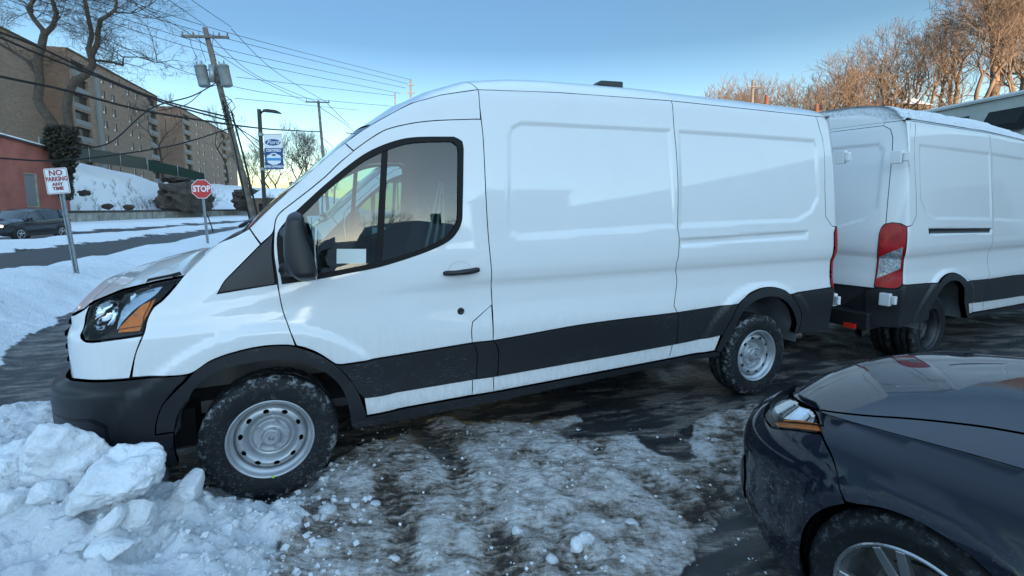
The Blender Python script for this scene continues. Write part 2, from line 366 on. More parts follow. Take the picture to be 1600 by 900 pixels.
def panel(key, polys, fn, step=0.03, holes=(), gap=0.003, flange=0.02, flip=False, mirror=None, smooth=True, extra=()):
    """mesh of the outline `polys` (in surface metres) laid on the curved surface fn(a, b)"""
    ck = key
    if ck not in PCACHE and polys is None: raise KeyError(ck)
    if ck not in PCACHE:
        V = []; F = []; Nn = []
        if polys and not isinstance(polys[0][0], (tuple, list)): polys = [polys]
        for poly in polys:
            P = clean(poly)
            if smooth: P = smooth_chain(P)
            P = clean(offset(P, gap)); H = []
            for h in holes:
                h = clean(h)
                if smooth: h = smooth_chain(h)
                H.append(clean(offset(h, -gap)))
            P = resample(P, step); H = [resample(h, step) for h in H]
            xs = [p[0] for p in P]; ys = [p[1] for p in P]
            gx, gy = np.meshgrid(np.arange(min(xs) + step * 0.37, max(xs), step), np.arange(min(ys) + step * 0.37, max(ys), step))
            gx = gx.ravel(); gy = gy.ravel()
            if extra:
                e = np.array(extra); gx = np.concatenate([gx, e[:, 0]]); gy = np.concatenate([gy, e[:, 1]])
            k = pip(gx, gy, P) & (dist_poly(gx, gy, P) > step * 0.4)
            for h in H: k &= ~pip(gx, gy, h) & (dist_poly(gx, gy, h) > step * 0.4)
            pts = list(P); edges = [(i, (i + 1) % len(P)) for i in range(len(P))]; loops = [list(range(len(P)))]
            for h in H:
                b = len(pts); pts += h; edges += [(b + i, b + (i + 1) % len(h)) for i in range(len(h))]; loops.append(list(range(b, b + len(h)))[::-1])
            nb = len(pts); pts += list(zip(gx[k].tolist(), gy[k].tolist()))
            vo, eo, fo, ov, oe, of = delaunay_2d_cdt([Vector(p) for p in pts], edges, [], 0, 1e-6)
            vo = [(v.x, v.y) for v in vo]
            cx = np.array([sum(vo[i][0] for i in f) / 3 for f in fo]); cy = np.array([sum(vo[i][1] for i in f) / 3 for f in fo])
            kk = pip(cx, cy, P)
            for h in H: kk &= ~pip(cx, cy, h)
            b0 = len(V); e = 0.004; nrm = []
            for a, b in vo:
                p = fn(a, b); pa = fn(a + e, b); pb = fn(a, b + e)
                da = Vector(pa) - Vector(p); db = Vector(pb) - Vector(p); n = da.cross(db)
                n = n.normalized() if n.length > 1e-12 else Vector((0, -1, 0))
                V.append(p); nrm.append(n)
            Nn += nrm
            F += [tuple(b0 + i for i in (f if area([vo[i] for i in f]) > 0 else f[::-1])) for f, q in zip(fo, kk) if q]
            if flange:
                inv = {}
                for i, o in enumerate(ov):
                    for q in o: inv[q] = i
                for lp in loops:
                    ids = [inv[i] for i in lp if i in inv]; b = len(V); m = len(ids)
                    for i in ids:
                        V.append(V[b0 + i]); Nn.append(nrm[i])
                    for i in ids:
                        p = Vector(V[b0 + i]); V.append(tuple(p - nrm[i] * flange)); Nn.append(nrm[i])
                    for i in range(m):
                        j = (i + 1) % m; a, c = Vector(V[b + i]), Vector(V[b + j]); fnm = (c - a).cross(-nrm[ids[i]])
                        F.append((b + i, b + m + i, b + m + j, b + j))
                        if fnm.length > 0: Nn[b + i] = Nn[b + m + i] = fnm.normalized()
        PCACHE[ck] = (V, F, Nn)
    V, F, Nn = PCACHE[ck]
    W = mirror
    def tv(v):
        x, y, z = v
        if W is not None: y = W - y
        if flip: y = -y
        return (x, y, z)
    def tn(n):
        s = -1 if (W is not None) != flip else 1
        return (n[0], n[1] * s, n[2])
    rev = (W is not None) != flip
    me = bpy.data.meshes.new(key); me.from_pydata([tv(v) for v in V], [], [f[::-1] for f in F] if rev else F)
    me.polygons.foreach_set('use_smooth', [True] * len(me.polygons)); me.update()
    me.normals_split_custom_set_from_vertices([tn(n) for n in Nn])
    return me
def join(meshes, name='m'):
    bm = bmesh.new()
    for me in meshes: bm.from_mesh(me)
    out = bpy.data.meshes.new(name); bm.to_mesh(out); bm.free()
    out.polygons.foreach_set('use_smooth', [True] * len(out.polygons)); return out
# ================================================================ surfaces
def interp(t, tab):
    if t <= tab[0][0]: return tab[0][1]
    for (a, va), (b, vb) in zip(tab, tab[1:]):
        if t <= b: return va + (vb - va) * (t - a) / (b - a)
    return tab[-1][1]
def sm(t):
    t = 0.0 if t < 0 else 1.0 if t > 1 else t
    return t * t * (3 - 2 * t)
def sinterp(t, tab):
    # Catmull-like smooth interpolation (monotone Hermite)
    n = len(tab)
    if t <= tab[0][0]: return tab[0][1]
    if t >= tab[-1][0]: return tab[-1][1]
    for i in range(n - 1):
        a, va = tab[i]; b, vb = tab[i + 1]
        if t <= b:
            h = b - a; s = (vb - va) / h
            sp = (va - tab[i-1][1]) / (a - tab[i-1][0]) if i > 0 else s
            sn = (tab[i+2][1] - vb) / (tab[i+2][0] - b) if i < n - 2 else s
            m0 = 0.0 if sp * s <= 0 else 2 * sp * s / (sp + s)
            m1 = 0.0 if sn * s <= 0 else 2 * sn * s / (sn + s)
            x = (t - a) / h
            return (va * (2*x**3 - 3*x*x + 1) + vb * (3*x*x - 2*x**3) + h * m0 * (x**3 - 2*x*x + x) + h * m1 * (x**3 - x*x))
class Plan:
    """outline of a vehicle seen from above: straight flank, rounded nose (and tail); u = length along it"""
    def __init__(s, L, W, n, rear=None):
        s.L, s.W = L, W; pts = []; K = 80
        for k in range(K + 1):
            th = math.pi / 2 * k / K
            x = L - L * max(0, math.sin(th)) ** (2 / n); y = W - W * max(0, math.cos(th)) ** (2 / n)
            pts.append((x, y))
        s.tab = [(L, pts[0][0], pts[0][1])]; u = L
        for a, b in zip(pts, pts[1:]):
            u -= math.hypot(b[0] - a[0], b[1] - a[1]); s.tab.append((u, b[0], b[1]))
        s.tab.reverse(); s.umin = u
        s.rtab = None
        if rear:
            X1, Lr, nr = rear; pts = []
            for k in range(K + 1):
                th = math.pi / 2 * k / K
                pts.append((X1 - Lr + Lr * math.sin(th) ** (2 / nr), W - W * max(0, math.cos(th)) ** (2 / nr)))
            u = X1 - Lr; s.rtab = [(u,) + pts[0]]
            for a, b in zip(pts, pts[1:]):
                u += math.hypot(b[0] - a[0], b[1] - a[1]); s.rtab.append((u,) + b)
            s.umax = u
    def _look(s, T, u):
        lo, hi = 0, len(T) - 1
        if u <= T[0][0]: return T[0][1], T[0][2]
        if u >= T[-1][0]: return T[-1][1], T[-1][2]
        while hi - lo > 1:
            m = (lo + hi) // 2
            if T[m][0] <= u: lo = m
            else: hi = m
        a, b = T[lo], T[hi]; f = (u - a[0]) / (b[0] - a[0])
        return a[1] + (b[1] - a[1]) * f, a[2] + (b[2] - a[2]) * f
    def pt(s, u):
        if u < s.L: return s._look(s.tab, u)
        if s.rtab and u > s.rtab[0][0]: return s._look(s.rtab, u)
        return (u, 0.0)
    def nrm(s, u):   # inward normal
        e = 0.02; a = s.pt(u - e); b = s.pt(u + e)
        dx, dy = b[0] - a[0], b[1] - a[1]; l = math.hypot(dx, dy) or 1
        return (-dy / l, dx / l) if True else None

# ---------------------------------------------------------------- van flank
VP = Plan(0.72, 1.03, 3.8, rear=(5.79, 0.15, 2.4))
V_INSET = [(0.15, 0.16), (0.30, 0.075), (0.40, 0.045), (0.46, 0.030), (0.62, 0.022), (0.80, 0.004), (0.85, 0.003), (0.92, 0.010), (1.02, 0.022), (1.13, 0.024),
           (1.19, 0.006), (1.25, 0.0), (1.35, 0.004), (1.45, 0.014), (1.7, 0.036), (2.0, 0.067), (2.2, 0.090), (2.3, 0.104), (2.36, 0.115), (2.395, 0.13)]
V_F_INSET = [(0.15, 0.16), (0.30, 0.075), (0.40, 0.045), (0.46, 0.030), (0.62, 0.022), (0.80, 0.004), (0.95, 0.003), (1.08, 0.012), (1.2, 0.022), (1.33, 0.03), (1.45, 0.04), (1.7, 0.054), (2.0, 0.078), (2.2, 0.095), (2.3, 0.108), (2.36, 0.117), (2.395, 0.13)]
VSH = [(0.2, 0.0), (0.35, -0.045), (0.5, -0.07), (0.66, -0.07), (0.73, -0.05), (0.76, 0.03), (0.95, 0.030), (1.08, 0.035), (1.2, 0.06)]
VZT = [(-0.6, 1.08), (-0.2, 1.09), (0.0, 1.105), (0.116, 1.138), (0.157, 1.172), (0.336, 1.232), (0.498, 1.261), (0.651, 1.284), (0.812, 1.4436), (0.9743, 1.529), (1.0663, 1.6257), (1.1766, 1.7315), (1.2862, 1.8362), (1.4087, 1.9474), (1.5342, 2.0508), (1.6627, 2.1387), (1.8526, 2.2525), (2.05, 2.3218), (2.287, 2.374), (2.87, 2.4074), (3.83, 2.4326), (6.8, 2.433)]
VFEAT = {'rec': [], 'groove': None}
def poly_sd(x, y, P):
    d = 1e9; ins = False; n = len(P)
    for i in range(n):
        x1, y1 = P[i]; x2, y2 = P[(i + 1) % n]
        ex, ey = x2 - x1, y2 - y1; wx, wy = x - x1, y - y1
        t = (wx * ex + wy * ey) / (ex * ex + ey * ey + 1e-12); t = 0 if t < 0 else 1 if t > 1 else t
        dd = (wx - ex * t) ** 2 + (wy - ey * t) ** 2
        if dd < d: d = dd
        if (y1 > y) != (y2 > y) and x < (x2 - x1) * (y - y1) / (y2 - y1) + x1: ins = not ins
    d = math.sqrt(d)
    return d if ins else -d
def v_v(u, z):
    zt = interp(u, VZT)
    return z if z < 1.0 else 1.0 + (z - 1.0) * 1.395 / max(0.05, zt - 1.0)
def v_inset(u, z, feat=True):
    v = v_v(u, z)
    k = sm((u - 1.2) / 1.2)
    i = sinterp(v, V_F_INSET) * (1 - k) + sinterp(v, V_INSET) * k if k < 1 else sinterp(v, V_INSET)
    if u < 0.75 and z > 0.95: i = min(i, 0.022 + 0.108 * sm((u + 0.1) / 0.8))
    if feat:
        for (hx, hz, r0, dep) in ((1.02, 0.36, 0.66, 0.020), (4.77, 0.36, 0.655, 0.022)):
            r = math.hypot((u - hx) * 0.92, z - hz)
            if r < 0.85 and z > 0.4:
                i -= dep * sm((r0 - r) / 0.055) * (1 - sm((abs(u - hx) - 0.55) / 0.15) * 0.5)
        for P, dep, w in VFEAT['rec']:
            if P[0] is not None:
                bb = VFEAT.setdefault(id(P), (min(a for a, b in P), max(a for a, b in P), min(b for a, b in P), max(b for a, b in P)))
                if bb[0] < u < bb[1] and bb[2] < z < bb[3]:
                    i += dep * sm(poly_sd(u, z, P) / w)
    return i
def van_side(u, z, off=0.0, feat=True):
    x, y = VP.pt(u); nx, ny = VP.nrm(u)
    i = v_inset(u, z, feat) - off
    w = 1 - sm((u + 0.15) / 1.05)
    return (x + nx * i + interp(z, VSH) * w, y + ny * i, z)
V_CROWN = [(-0.6, 0.10), (-0.2, 0.103), (0.0, 0.113), (0.16, 0.09), (0.3, 0.074), (0.578, 0.078), (0.70, 0.045), (0.80, -0.012), (0.9, 0.0), (1.0, 0.025), (1.2, 0.008), (1.35, 0.002), (1.5, 0.017), (1.7, 0.036), (1.9, 0.062), (2.1, 0.103), (2.35, 0.146), (2.6, 0.174), (3.5, 0.176), (4.0, 0.162), (5.5, 0.155), (5.9, 0.12)]
V_POW = [(-0.6, 1.6), (0.9, 2.0), (1.2, 2.5), (2.2, 4.5), (6, 5.0)]
V_BOW = [(-0.6, 0.0), (0.4, 0.02), (0.8, 0.05), (1.2, 0.08), (2.0, 0.07), (2.6, 0.0)]
def van_top(u, s, off=0.0):
    zt = interp(u, VZT)
    x, y, z = van_side(u, zt, 0.0, False)
    p = interp(u, V_POW)
    return (x - interp(u, V_BOW) * (1 - (1 - s) ** 2), y + (1.03 - y) * s, z + interp(u, V_CROWN) * (1 - (1 - s) ** p) + off)
# ---------------------------------------------------------------- sedan flank
SP = Plan(0.90, 0.90, 2.7, rear=(4.55, 0.6, 3.0))
S_INSET = [(0.12, 0.10), (0.2, 0.05), (0.33, 0.02), (0.5, 0.004), (0.6, 0.0), (0.68, 0.006), (0.74, 0.02), (0.80, 0.045), (0.86, 0.085), (0.90, 0.125)]
SZT = [(-0.7, 0.73), (-0.2, 0.775), (0.0, 0.80), (0.2, 0.825), (0.45, 0.85), (0.7, 0.877), (1.0, 0.91), (1.5, 0.95), (2.0, 0.965), (4.0, 0.98), (5.2, 0.95)]
S_SH = [(0.15, 0.07), (0.25, 0.0), (0.35, -0.02), (0.45, -0.01), (0.55, 0.0), (0.65, 0.025), (0.72, 0.055), (0.8, 0.09)]
def s_inset(u, z, feat=True):
    zt = interp(u, SZT)
    v = z if z < 0.5 else 0.5 + (z - 0.5) * 0.40 / (zt - 0.5)
    i = sinterp(v, S_INSET)
    if feat:
        for hx in (0.93, 3.63):
            r = math.hypot(u - hx, z - 0.365)
            if z > 0.25: i -= 0.012 * sm((0.43 - r) / 0.05)
    return i
def sed_side(u, z, off=0.0, feat=True):
    x, y = SP.pt(u); nx, ny = SP.nrm(u)
    i = s_inset(u, z, feat) - off
    w = 1 - sm((u + 0.2) / 1.0)
    return (x + nx * i + interp(z, S_SH) * w, y + ny * i, z)
S_CROWN = [(-0.7, 0.02), (0.1, 0.045), (0.6, 0.07), (0.9, 0.09), (1.5, 0.10), (5.2, 0.05)]
def sed_top(u, s, off=0.0):
    zt = interp(u, SZT)
    x, y, z = sed_side(u, zt, 0.0, False)
    return (x - 0.10 * (1 - (1 - s) ** 2) * sm((u + 0.2) / 0.8), y + (0.90 - y) * s, z + interp(u, S_CROWN) * (1 - (1 - s) ** 2.2) + off)
VT = {
    'seam_door': [(1.174, 1.65), (1.121, 1.605), (1.1, 1.57), (1.088, 1.487), (1.083, 1.384), (1.094, 1.259), (1.1, 1.176), (1.116, 1.07), (1.151, 0.952), (1.169, 0.867)],
    'cap': [(2.288, 2.186), (2.126, 2.171), (1.963, 2.153), (1.827, 2.126), (1.713, 2.091), (1.648, 2.054), (1.544, 1.978), (1.439, 1.885), (1.358, 1.804), (1.265, 1.724), (1.174, 1.65)],
    'seam_B_up': [(2.287, 2.374), (2.286, 2.282), (2.292, 2.182), (2.299, 2.068), (2.3, 1.898), (2.301, 1.649), (2.308, 1.408), (2.321, 1.216), (2.331, 1.009), (2.33, 0.774)],
    'seam_B_lo': [(2.365, 0.715), (2.365, 0.542), (2.338, 0.519), (2.342, 0.418)],
    'door_rear_lo': [(2.326, 1.005), (2.193, 0.911), (2.184, 0.856), (2.188, 0.778), (2.218, 0.72), (2.218, 0.544), (2.194, 0.528), (2.195, 0.42)],
    'clad_top': [(1.399, 0.745), (1.64, 0.751), (2.188, 0.778), (2.33, 0.776), (2.462, 0.783), (3.014, 0.816), (3.81, 0.824), (4.467, 0.851)],
    'clad_bot': [(1.519, 0.522), (1.633, 0.519), (2.192, 0.528), (2.338, 0.526), (3.865, 0.568), (4.315, 0.599)],
    'white_bot': [(1.532, 0.407), (1.632, 0.407), (2.196, 0.417), (2.476, 0.422), (3.801, 0.459), (4.276, 0.474)],
    'sill_bot': [(1.452, 0.323), (1.635, 0.32), (2.038, 0.333), (2.35, 0.342), (3.888, 0.409), (4.313, 0.424)],
    'seam_mid': [(3.831, 2.43), (3.829, 2.234), (3.842, 2.033), (3.845, 1.755), (3.826, 1.476), (3.841, 1.418), (3.834, 1.263), (3.822, 1.204), (3.848, 1.062), (3.811, 0.879), (3.847, 0.811), (3.862, 0.597), (3.828, 0.572), (3.801, 0.459)],
    'arch_f_out': [(0.528, 0.502), (0.538, 0.569), (0.567, 0.65), (0.621, 0.72), (0.688, 0.801), (0.768, 0.852), (0.871, 0.883), (1.006, 0.901), (1.129, 0.894), (1.185, 0.876), (1.284, 0.824), (1.368, 0.753), (1.428, 0.674), (1.488, 0.562), (1.532, 0.407)],
    'arch_f_in': [(0.585, 0.298), (0.579, 0.352), (0.599, 0.505), (0.625, 0.593), (0.669, 0.666), (0.717, 0.736), (0.817, 0.797), (0.947, 0.818), (1.082, 0.818), (1.182, 0.794), (1.293, 0.729), (1.381, 0.63), (1.423, 0.518), (1.445, 0.334)],
    'arch_r_out': [(4.25, 0.477), (4.305, 0.589), (4.372, 0.702), (4.453, 0.845), (4.578, 0.919), (4.729, 0.956), (4.876, 0.952), (5.006, 0.916), (5.078, 0.861), (5.171, 0.765), (5.23, 0.657), (5.218, 0.538), (5.171, 0.518)],
    'arch_r_in': [(4.333, 0.494), (4.422, 0.614), (4.498, 0.763), (4.612, 0.846), (4.76, 0.88), (4.908, 0.863), (5.028, 0.803), (5.13, 0.696), (5.179, 0.606), (5.162, 0.523)],
    'rear_seam': [(5.454, 2.418), (5.476, 2.327), (5.509, 2.238), (5.525, 2.103), (5.517, 1.773), (5.519, 1.546), (5.594, 1.459)],
    'tail': [(5.64, 1.493), (5.603, 1.453), (5.643, 0.902), (5.643, 0.88), (5.672, 0.889)],
    'rbump_top': [(5.062, 0.879), (5.618, 0.898), (5.701, 0.864)],
    'rbump_bot': [(5.171, 0.518), (5.455, 0.51), (5.657, 0.526), (5.7, 0.555)],
    'rec1': [(2.461, 2.091), (2.488, 2.162), (2.557, 2.2), (3.133, 2.213), (3.804, 2.225), (3.828, 1.473), (3.098, 1.445), (2.521, 1.426), (2.446, 1.457), (2.432, 1.535)],
    'rec2': [(3.866, 2.224), (4.57, 2.229), (5.412, 2.233), (5.44, 2.167), (5.449, 1.711), (5.348, 1.578), (5.155, 1.5), (3.841, 1.475)],
    'groove': [(3.846, 1.398), (5.287, 1.431), (5.284, 1.364), (3.851, 1.33)],
    'crease': [(4.33, 0.877), (4.449, 0.961), (4.581, 1.037), (4.727, 1.082), (4.879, 1.079), (5.021, 1.055), (5.134, 0.992), (5.192, 0.922)],
    'bump_top': [(-0.104, 0.757), (0.129, 0.787), (0.258, 0.792), (0.403, 0.795), (0.541, 0.797), (0.667, 0.794)],
    'bump_arch': [(0.667, 0.787), (0.619, 0.734), (0.567, 0.65), (0.538, 0.569), (0.528, 0.502)],
    'bump_low': [(0.429, 0.485), (0.527, 0.492), (0.598, 0.491)],
    'lamp': [(0.0, 1.146), (-0.2, 1.152), (0.265, 1.228), (0.482, 1.261), (0.646, 1.285), (0.61, 1.24), (0.543, 1.166), (0.508, 1.138), (0.485, 1.086), (0.474, 1.014), (0.35, 1.002), (0.198, 0.99), (0.082, 1.06)],
    'amber': [(0.355, 1.025), (0.355, 1.05), (0.396, 1.098), (0.447, 1.156), (0.509, 1.177), (0.491, 1.118), (0.454, 1.028)],
    'lampin': [(0.054, 1.144), (0.185, 1.194), (0.294, 1.144), (0.315, 1.071), (0.292, 1.034), (0.236, 1.071), (0.19, 1.089)],
    'fascia_seam': [(0.475, 1.011), (0.438, 0.914), (0.414, 0.803)],
    'hood_low': [(-0.042, 1.117), (-0.023, 1.12), (-0.2, 1.148), (0.24, 1.227), (0.645, 1.287)],
    'win_out': [(1.144, 1.549), (1.214, 1.618), (1.356, 1.757), (1.544, 1.915), (1.66, 1.984), (1.792, 2.034), (1.9, 2.052), (2.109, 2.064), (2.16, 2.039), (2.166, 1.992), (2.139, 1.571), (2.114, 1.5), (2.053, 1.433), (1.912, 1.37), (1.642, 1.293), (1.452, 1.262), (1.296, 1.238), (1.105, 1.22), (1.092, 1.373), (1.097, 1.494)],
    'glass': [(1.246, 1.608), (1.368, 1.732), (1.549, 1.884), (1.67, 1.954), (1.796, 2.004), (1.907, 2.024), (2.095, 2.036), (2.13, 2.01), (2.133, 1.971), (2.111, 1.579), (2.088, 1.516), (2.038, 1.459), (1.906, 1.396), (1.642, 1.323), (1.446, 1.287), (1.321, 1.272), (1.218, 1.263), (1.186, 1.562)],
    'divider': [(1.677, 1.958), (1.71, 1.974), (1.649, 1.323), (1.613, 1.313)],
    'cowl': [(0.809, 1.191), (0.85, 1.258), (1.02, 1.433), (1.085, 1.497), (1.076, 1.425), (1.074, 1.374), (1.082, 1.27), (1.083, 1.222)],
    'pillar_line': [(0.968, 1.522), (1.02, 1.45)],
    'handle': [(2.005, 1.233), (2.235, 1.245)],
    'lock': [(2.119, 0.986)],
    'bez': [(2.114, 1.24)],
    'plate': [(1.404, 1.401), (1.563, 1.396), (1.559, 1.315), (1.4, 1.318)],
    'mirror': [(1.172, 1.608), (1.227, 1.611), (1.242, 1.579), (1.255, 1.498), (1.297, 1.341), (1.301, 1.269), (1.252, 1.226), (1.201, 1.239), (1.149, 1.301), (1.131, 1.382), (1.144, 1.556)],
}
VT['door_rec'] = [(5.97, 2.24), (5.925, 2.17), (5.915, 1.62), (6.02, 1.50), (6.25, 1.42), (6.62, 1.42), (6.62, 2.25)]
# ================================================================ van
def T_(k): return VT[k]
def sub(P, a, b): return P[a:b]
def side(off): return lambda u, z: van_side(u, z, off)
def topf(off):
    def f(a, b):
        s = b / 0.9
        if s <= 1: return van_top(a, s, off)
        x, y, z = van_top(a, max(0.0, 2 - s), off); return (x, 2.06 - y, z)
    return f
VFEAT['rec'] = [(VT['rec1'], 0.009, 0.04), (VT['rec2'], 0.009, 0.04), (VT['groove'], 0.016, 0.022), (VT['door_rec'], 0.013, 0.03)]
UM = VP.umin + 0.004; UX = VP.umax - 0.002
ZT = lambda u: interp(u, VZT)
def zt_pts(a, b, n=12): return [(a + (b - a) * i / n, ZT(a + (b - a) * i / n)) for i in range(n + 1)]
AF, AI, AR, ARI = VT['arch_f_out'], VT['arch_f_in'], VT['arch_r_out'], VT['arch_r_in']
CT, CB, WB, SB = VT['clad_top'], VT['clad_bot'], VT['white_bot'], VT['sill_bot']
LAMP = [(0.134, 1.067), (0.143, 1.12), (0.158, 1.158), (0.21, 1.184), (0.343, 1.224), (0.498, 1.252), (0.648, 1.275), (0.612, 1.242), (0.544, 1.167), (0.509, 1.138), (0.486, 1.086), (0.474, 1.014), (0.354, 1.002), (0.206, 0.991), (0.15, 1.02)]
PAN = {}
PAN['bumper'] = [(UM, 0.745), (-0.104, 0.757), (0.129, 0.787), (0.258, 0.792), (0.403, 0.795), (0.541, 0.797), (0.667, 0.794), (0.619, 0.734), (0.567, 0.65), (0.538, 0.569), (0.528, 0.497), (0.600, 0.497), (0.592, 0.42), (0.583, 0.352), (0.585, 0.29), (0.2, 0.27), (UM, 0.27)]
PAN['fascia'] = [(UM, 0.75), (-0.104, 0.762), (0.129, 0.792), (0.258, 0.797), (0.405, 0.80), (0.438, 0.914), (0.474, 1.008), (0.35, 0.997), (0.204, 0.986), (0.145, 1.016), (0.129, 1.067), (0.138, 1.12), (0.150, 1.157), (0.115, ZT(0.115) - .006), (0.0, ZT(0.0) - .012), (-0.2, ZT(-0.2) - .012), (UM, ZT(UM) - .012)]
PAN['fender'] = [(0.414, 0.803), (0.541, 0.80), (0.672, 0.797)] + AF[5:9] + [(1.169, 0.883), (1.151, 0.952), (1.116, 1.07), (1.1, 1.176), (1.094, 1.222), (0.809, 1.188), (0.85, 1.258), (1.02, 1.436), (0.968, 1.522), (0.89, 1.478), (0.81, 1.4435), (0.73, 1.37), (0.655, 1.296), (0.612, 1.238), (0.548, 1.165), (0.513, 1.138), (0.49, 1.086), (0.478, 1.014), (0.438, 0.914)]
PAN['pillar'] = [(1.022, 1.44), (1.083, 1.5), (1.1, 1.57), (1.121, 1.605), (1.174, 1.65), (1.265, 1.724), (1.358, 1.804), (1.439, 1.885), (1.52, 1.955), (1.475, ZT(1.475)), (1.4087, 1.9474), (1.2862, 1.8362), (1.1766, 1.7315), (1.0663, 1.6257), (0.968, 1.525)]
PAN['cap'] = [(1.52, 1.958)] + VT['cap'][:7][::-1] + zt_pts(2.287, 1.475, 10)
PAN['door'] = [(1.174, 0.884), (1.151, 0.952), (1.116, 1.07), (1.1, 1.176), (1.094, 1.259), (1.083, 1.384), (1.088, 1.487), (1.1, 1.57), (1.121, 1.605)] + VT['cap'][::-1] + VT['seam_B_up'][2:9] + [(2.326, 1.005)] + VT['door_rear_lo'][1:4] + [(1.64, 0.753), (1.399, 0.747), (1.368, 0.755), (1.284, 0.828), (1.21, 0.872)]
WIN = [(1.20, 1.61), (1.214, 1.622)] + VT['win_out'][2:17] + [(1.118, 1.222), (1.104, 1.373), (1.108, 1.494), (1.15, 1.557)]
GL = VT['glass']
PAN['bpiece'] = [(2.326, 1.008), (2.193, 0.911), (2.184, 0.856), (2.188, 0.779), (2.33, 0.776)]
PAN['dclad'] = [(1.399, 0.745), (1.64, 0.751), (2.188, 0.777), (2.218, 0.72), (2.218, 0.544), (2.194, 0.528), (1.633, 0.519), (1.519, 0.522), (1.488, 0.562), (1.428, 0.674), (1.368, 0.751)]
PAN['bclad'] = [(2.19, 0.778), (2.33, 0.776), (2.365, 0.715), (2.365, 0.542), (2.338, 0.526), (2.194, 0.528), (2.218, 0.544), (2.218, 0.72)]
PAN['cclad'] = [(2.33, 0.776), (2.462, 0.783), (3.014, 0.816), (3.845, 0.825), (3.856, 0.70), (3.862, 0.60), (3.855, 0.568), (3.2, 0.548), (2.338, 0.526), (2.365, 0.542), (2.365, 0.715)]
PAN['rclad'] = [(3.845, 0.825), (4.43, 0.848), (4.45, 0.842), (4.372, 0.702), (4.32, 0.60), (4.0, 0.575), (3.862, 0.568), (3.862, 0.60), (3.856, 0.70)]
PAN['wlow'] = [[(1.519, 0.522), (1.633, 0.519), (2.193, 0.528), (2.194, 0.42), (1.632, 0.407), (1.532, 0.407)], [(2.193, 0.528), (2.338, 0.526), (2.342, 0.418), (2.194, 0.418)]]
PAN['wlow_c'] = [[(2.338, 0.526), (3.2, 0.548), (3.828, 0.568), (3.801, 0.459), (2.476, 0.422), (2.342, 0.418)]]
PAN['wlow_r'] = [[(3.828, 0.568), (4.0, 0.575), (4.3, 0.598), (4.25, 0.474), (3.801, 0.459)]]
PAN['cargo'] = [(2.287, 2.374), (2.286, 2.282), (2.292, 2.182), (2.299, 2.068), (2.3, 1.898), (2.301, 1.649), (2.308, 1.408), (2.321, 1.216), (2.331, 1.009), (2.33, 0.776), (2.462, 0.783), (3.014, 0.816), (3.845, 0.825), (3.811, 0.879), (3.848, 1.062), (3.822, 1.204), (3.834, 1.263), (3.841, 1.418), (3.830, 1.476), (3.845, 1.755), (3.842, 2.033), (3.829, 2.234), (3.831, 2.432), (2.87, 2.407)]
PAN['quarter'] = [(3.845, 0.825), (3.811, 0.879), (3.848, 1.062), (3.822, 1.204), (3.834, 1.263), (3.841, 1.418), (3.830, 1.476), (3.845, 1.755), (3.842, 2.033), (3.829, 2.234), (3.831, 2.432), (5.454, 2.432), (5.476, 2.327), (5.509, 2.238), (5.525, 2.103), (5.517, 1.773), (5.519, 1.546), (5.60, 1.46), (5.678, 1.444), (5.680, 0.905), (5.618, 0.898), (5.062, 0.879), (5.006, 0.916), (4.876, 0.952), (4.729, 0.956), (4.578, 0.919), (4.453, 0.845)]
PAN['rpillar'] = [(5.454, 2.432), (5.476, 2.327), (5.509, 2.238), (5.525, 2.103), (5.517, 1.773), (5.519, 1.546), (5.60, 1.46), (5.69, 1.447), (5.735, 1.475), (5.80, 1.482), (5.848, 1.47), (5.853, 1.80), (5.858, 2.15), (5.868, 2.28), (5.895, 2.36), (5.96, 2.403), (5.96, 2.432)]
PAN['rdoor'] = [(5.895, 0.846), (5.885, 1.40), (5.868, 1.455), (5.848, 1.472), (5.853, 1.80), (5.858, 2.15), (5.868, 2.28), (5.895, 2.36), (5.96, 2.403), (UX, 2.403), (UX, 0.84)]
PAN['header'] = [(5.96, 2.405), (UX, 2.405), (UX, 2.433), (5.96, 2.433)]
PAN['tail'] = [(5.688, 1.43), (5.695, 1.447), (5.735, 1.470), (5.80, 1.478), (5.85, 1.462), (5.873, 1.43), (5.884, 1.38), (5.892, 0.875), (5.88, 0.86), (5.74, 0.862), (5.70, 0.885), (5.690, 0.92)]
PAN['rbump'] = [(5.078, 0.861), (5.062, 0.879), (5.618, 0.898), (5.684, 0.90), (5.70, 0.875), (5.74, 0.855), (5.90, 0.845), (5.96, 0.80), (5.96, 0.46), (5.455, 0.505), (5.171, 0.518), (5.218, 0.538), (5.23, 0.657), (5.171, 0.765)]
PAN['ftrim'] = [(0.529, 0.50)] + AF[1:] + [(1.50, 0.335)] + AI[::-1][:-3] + [(0.602, 0.50)]
PAN['rtrim'] = AR + [(5.162, 0.523)] + ARI[::-1][1:] + [(4.31, 0.455)]
PAN['sill'] = [(1.532, 0.404), (2.196, 0.415), (2.476, 0.419), (3.801, 0.456), (4.276, 0.471), (4.313, 0.424), (3.888, 0.409), (2.35, 0.342), (2.038, 0.333), (1.635, 0.32), (1.452, 0.323)]
PAN['cowl'] = VT['cowl']
PAN['hood'] = [(UM, 0.004)] + [(u, 0.004) for u in (-0.2, 0.0, 0.17, 0.3, 0.46, 0.641, 0.72, 0.79)] + [(0.86, 0.30), (0.88, 0.9), (0.86, 1.5), (0.79, 1.796)] + [(u, 1.796) for u in (0.641, 0.46, 0.17, -0.2, UM)]
PAN['wind'] = [(0.93, 0.035), (1.5, 0.035), (1.56, 0.10), (1.60, 0.5), (1.61, 0.9), (1.60, 1.3), (1.56, 1.7), (1.5, 1.765), (0.93, 1.765), (0.90, 0.9)]
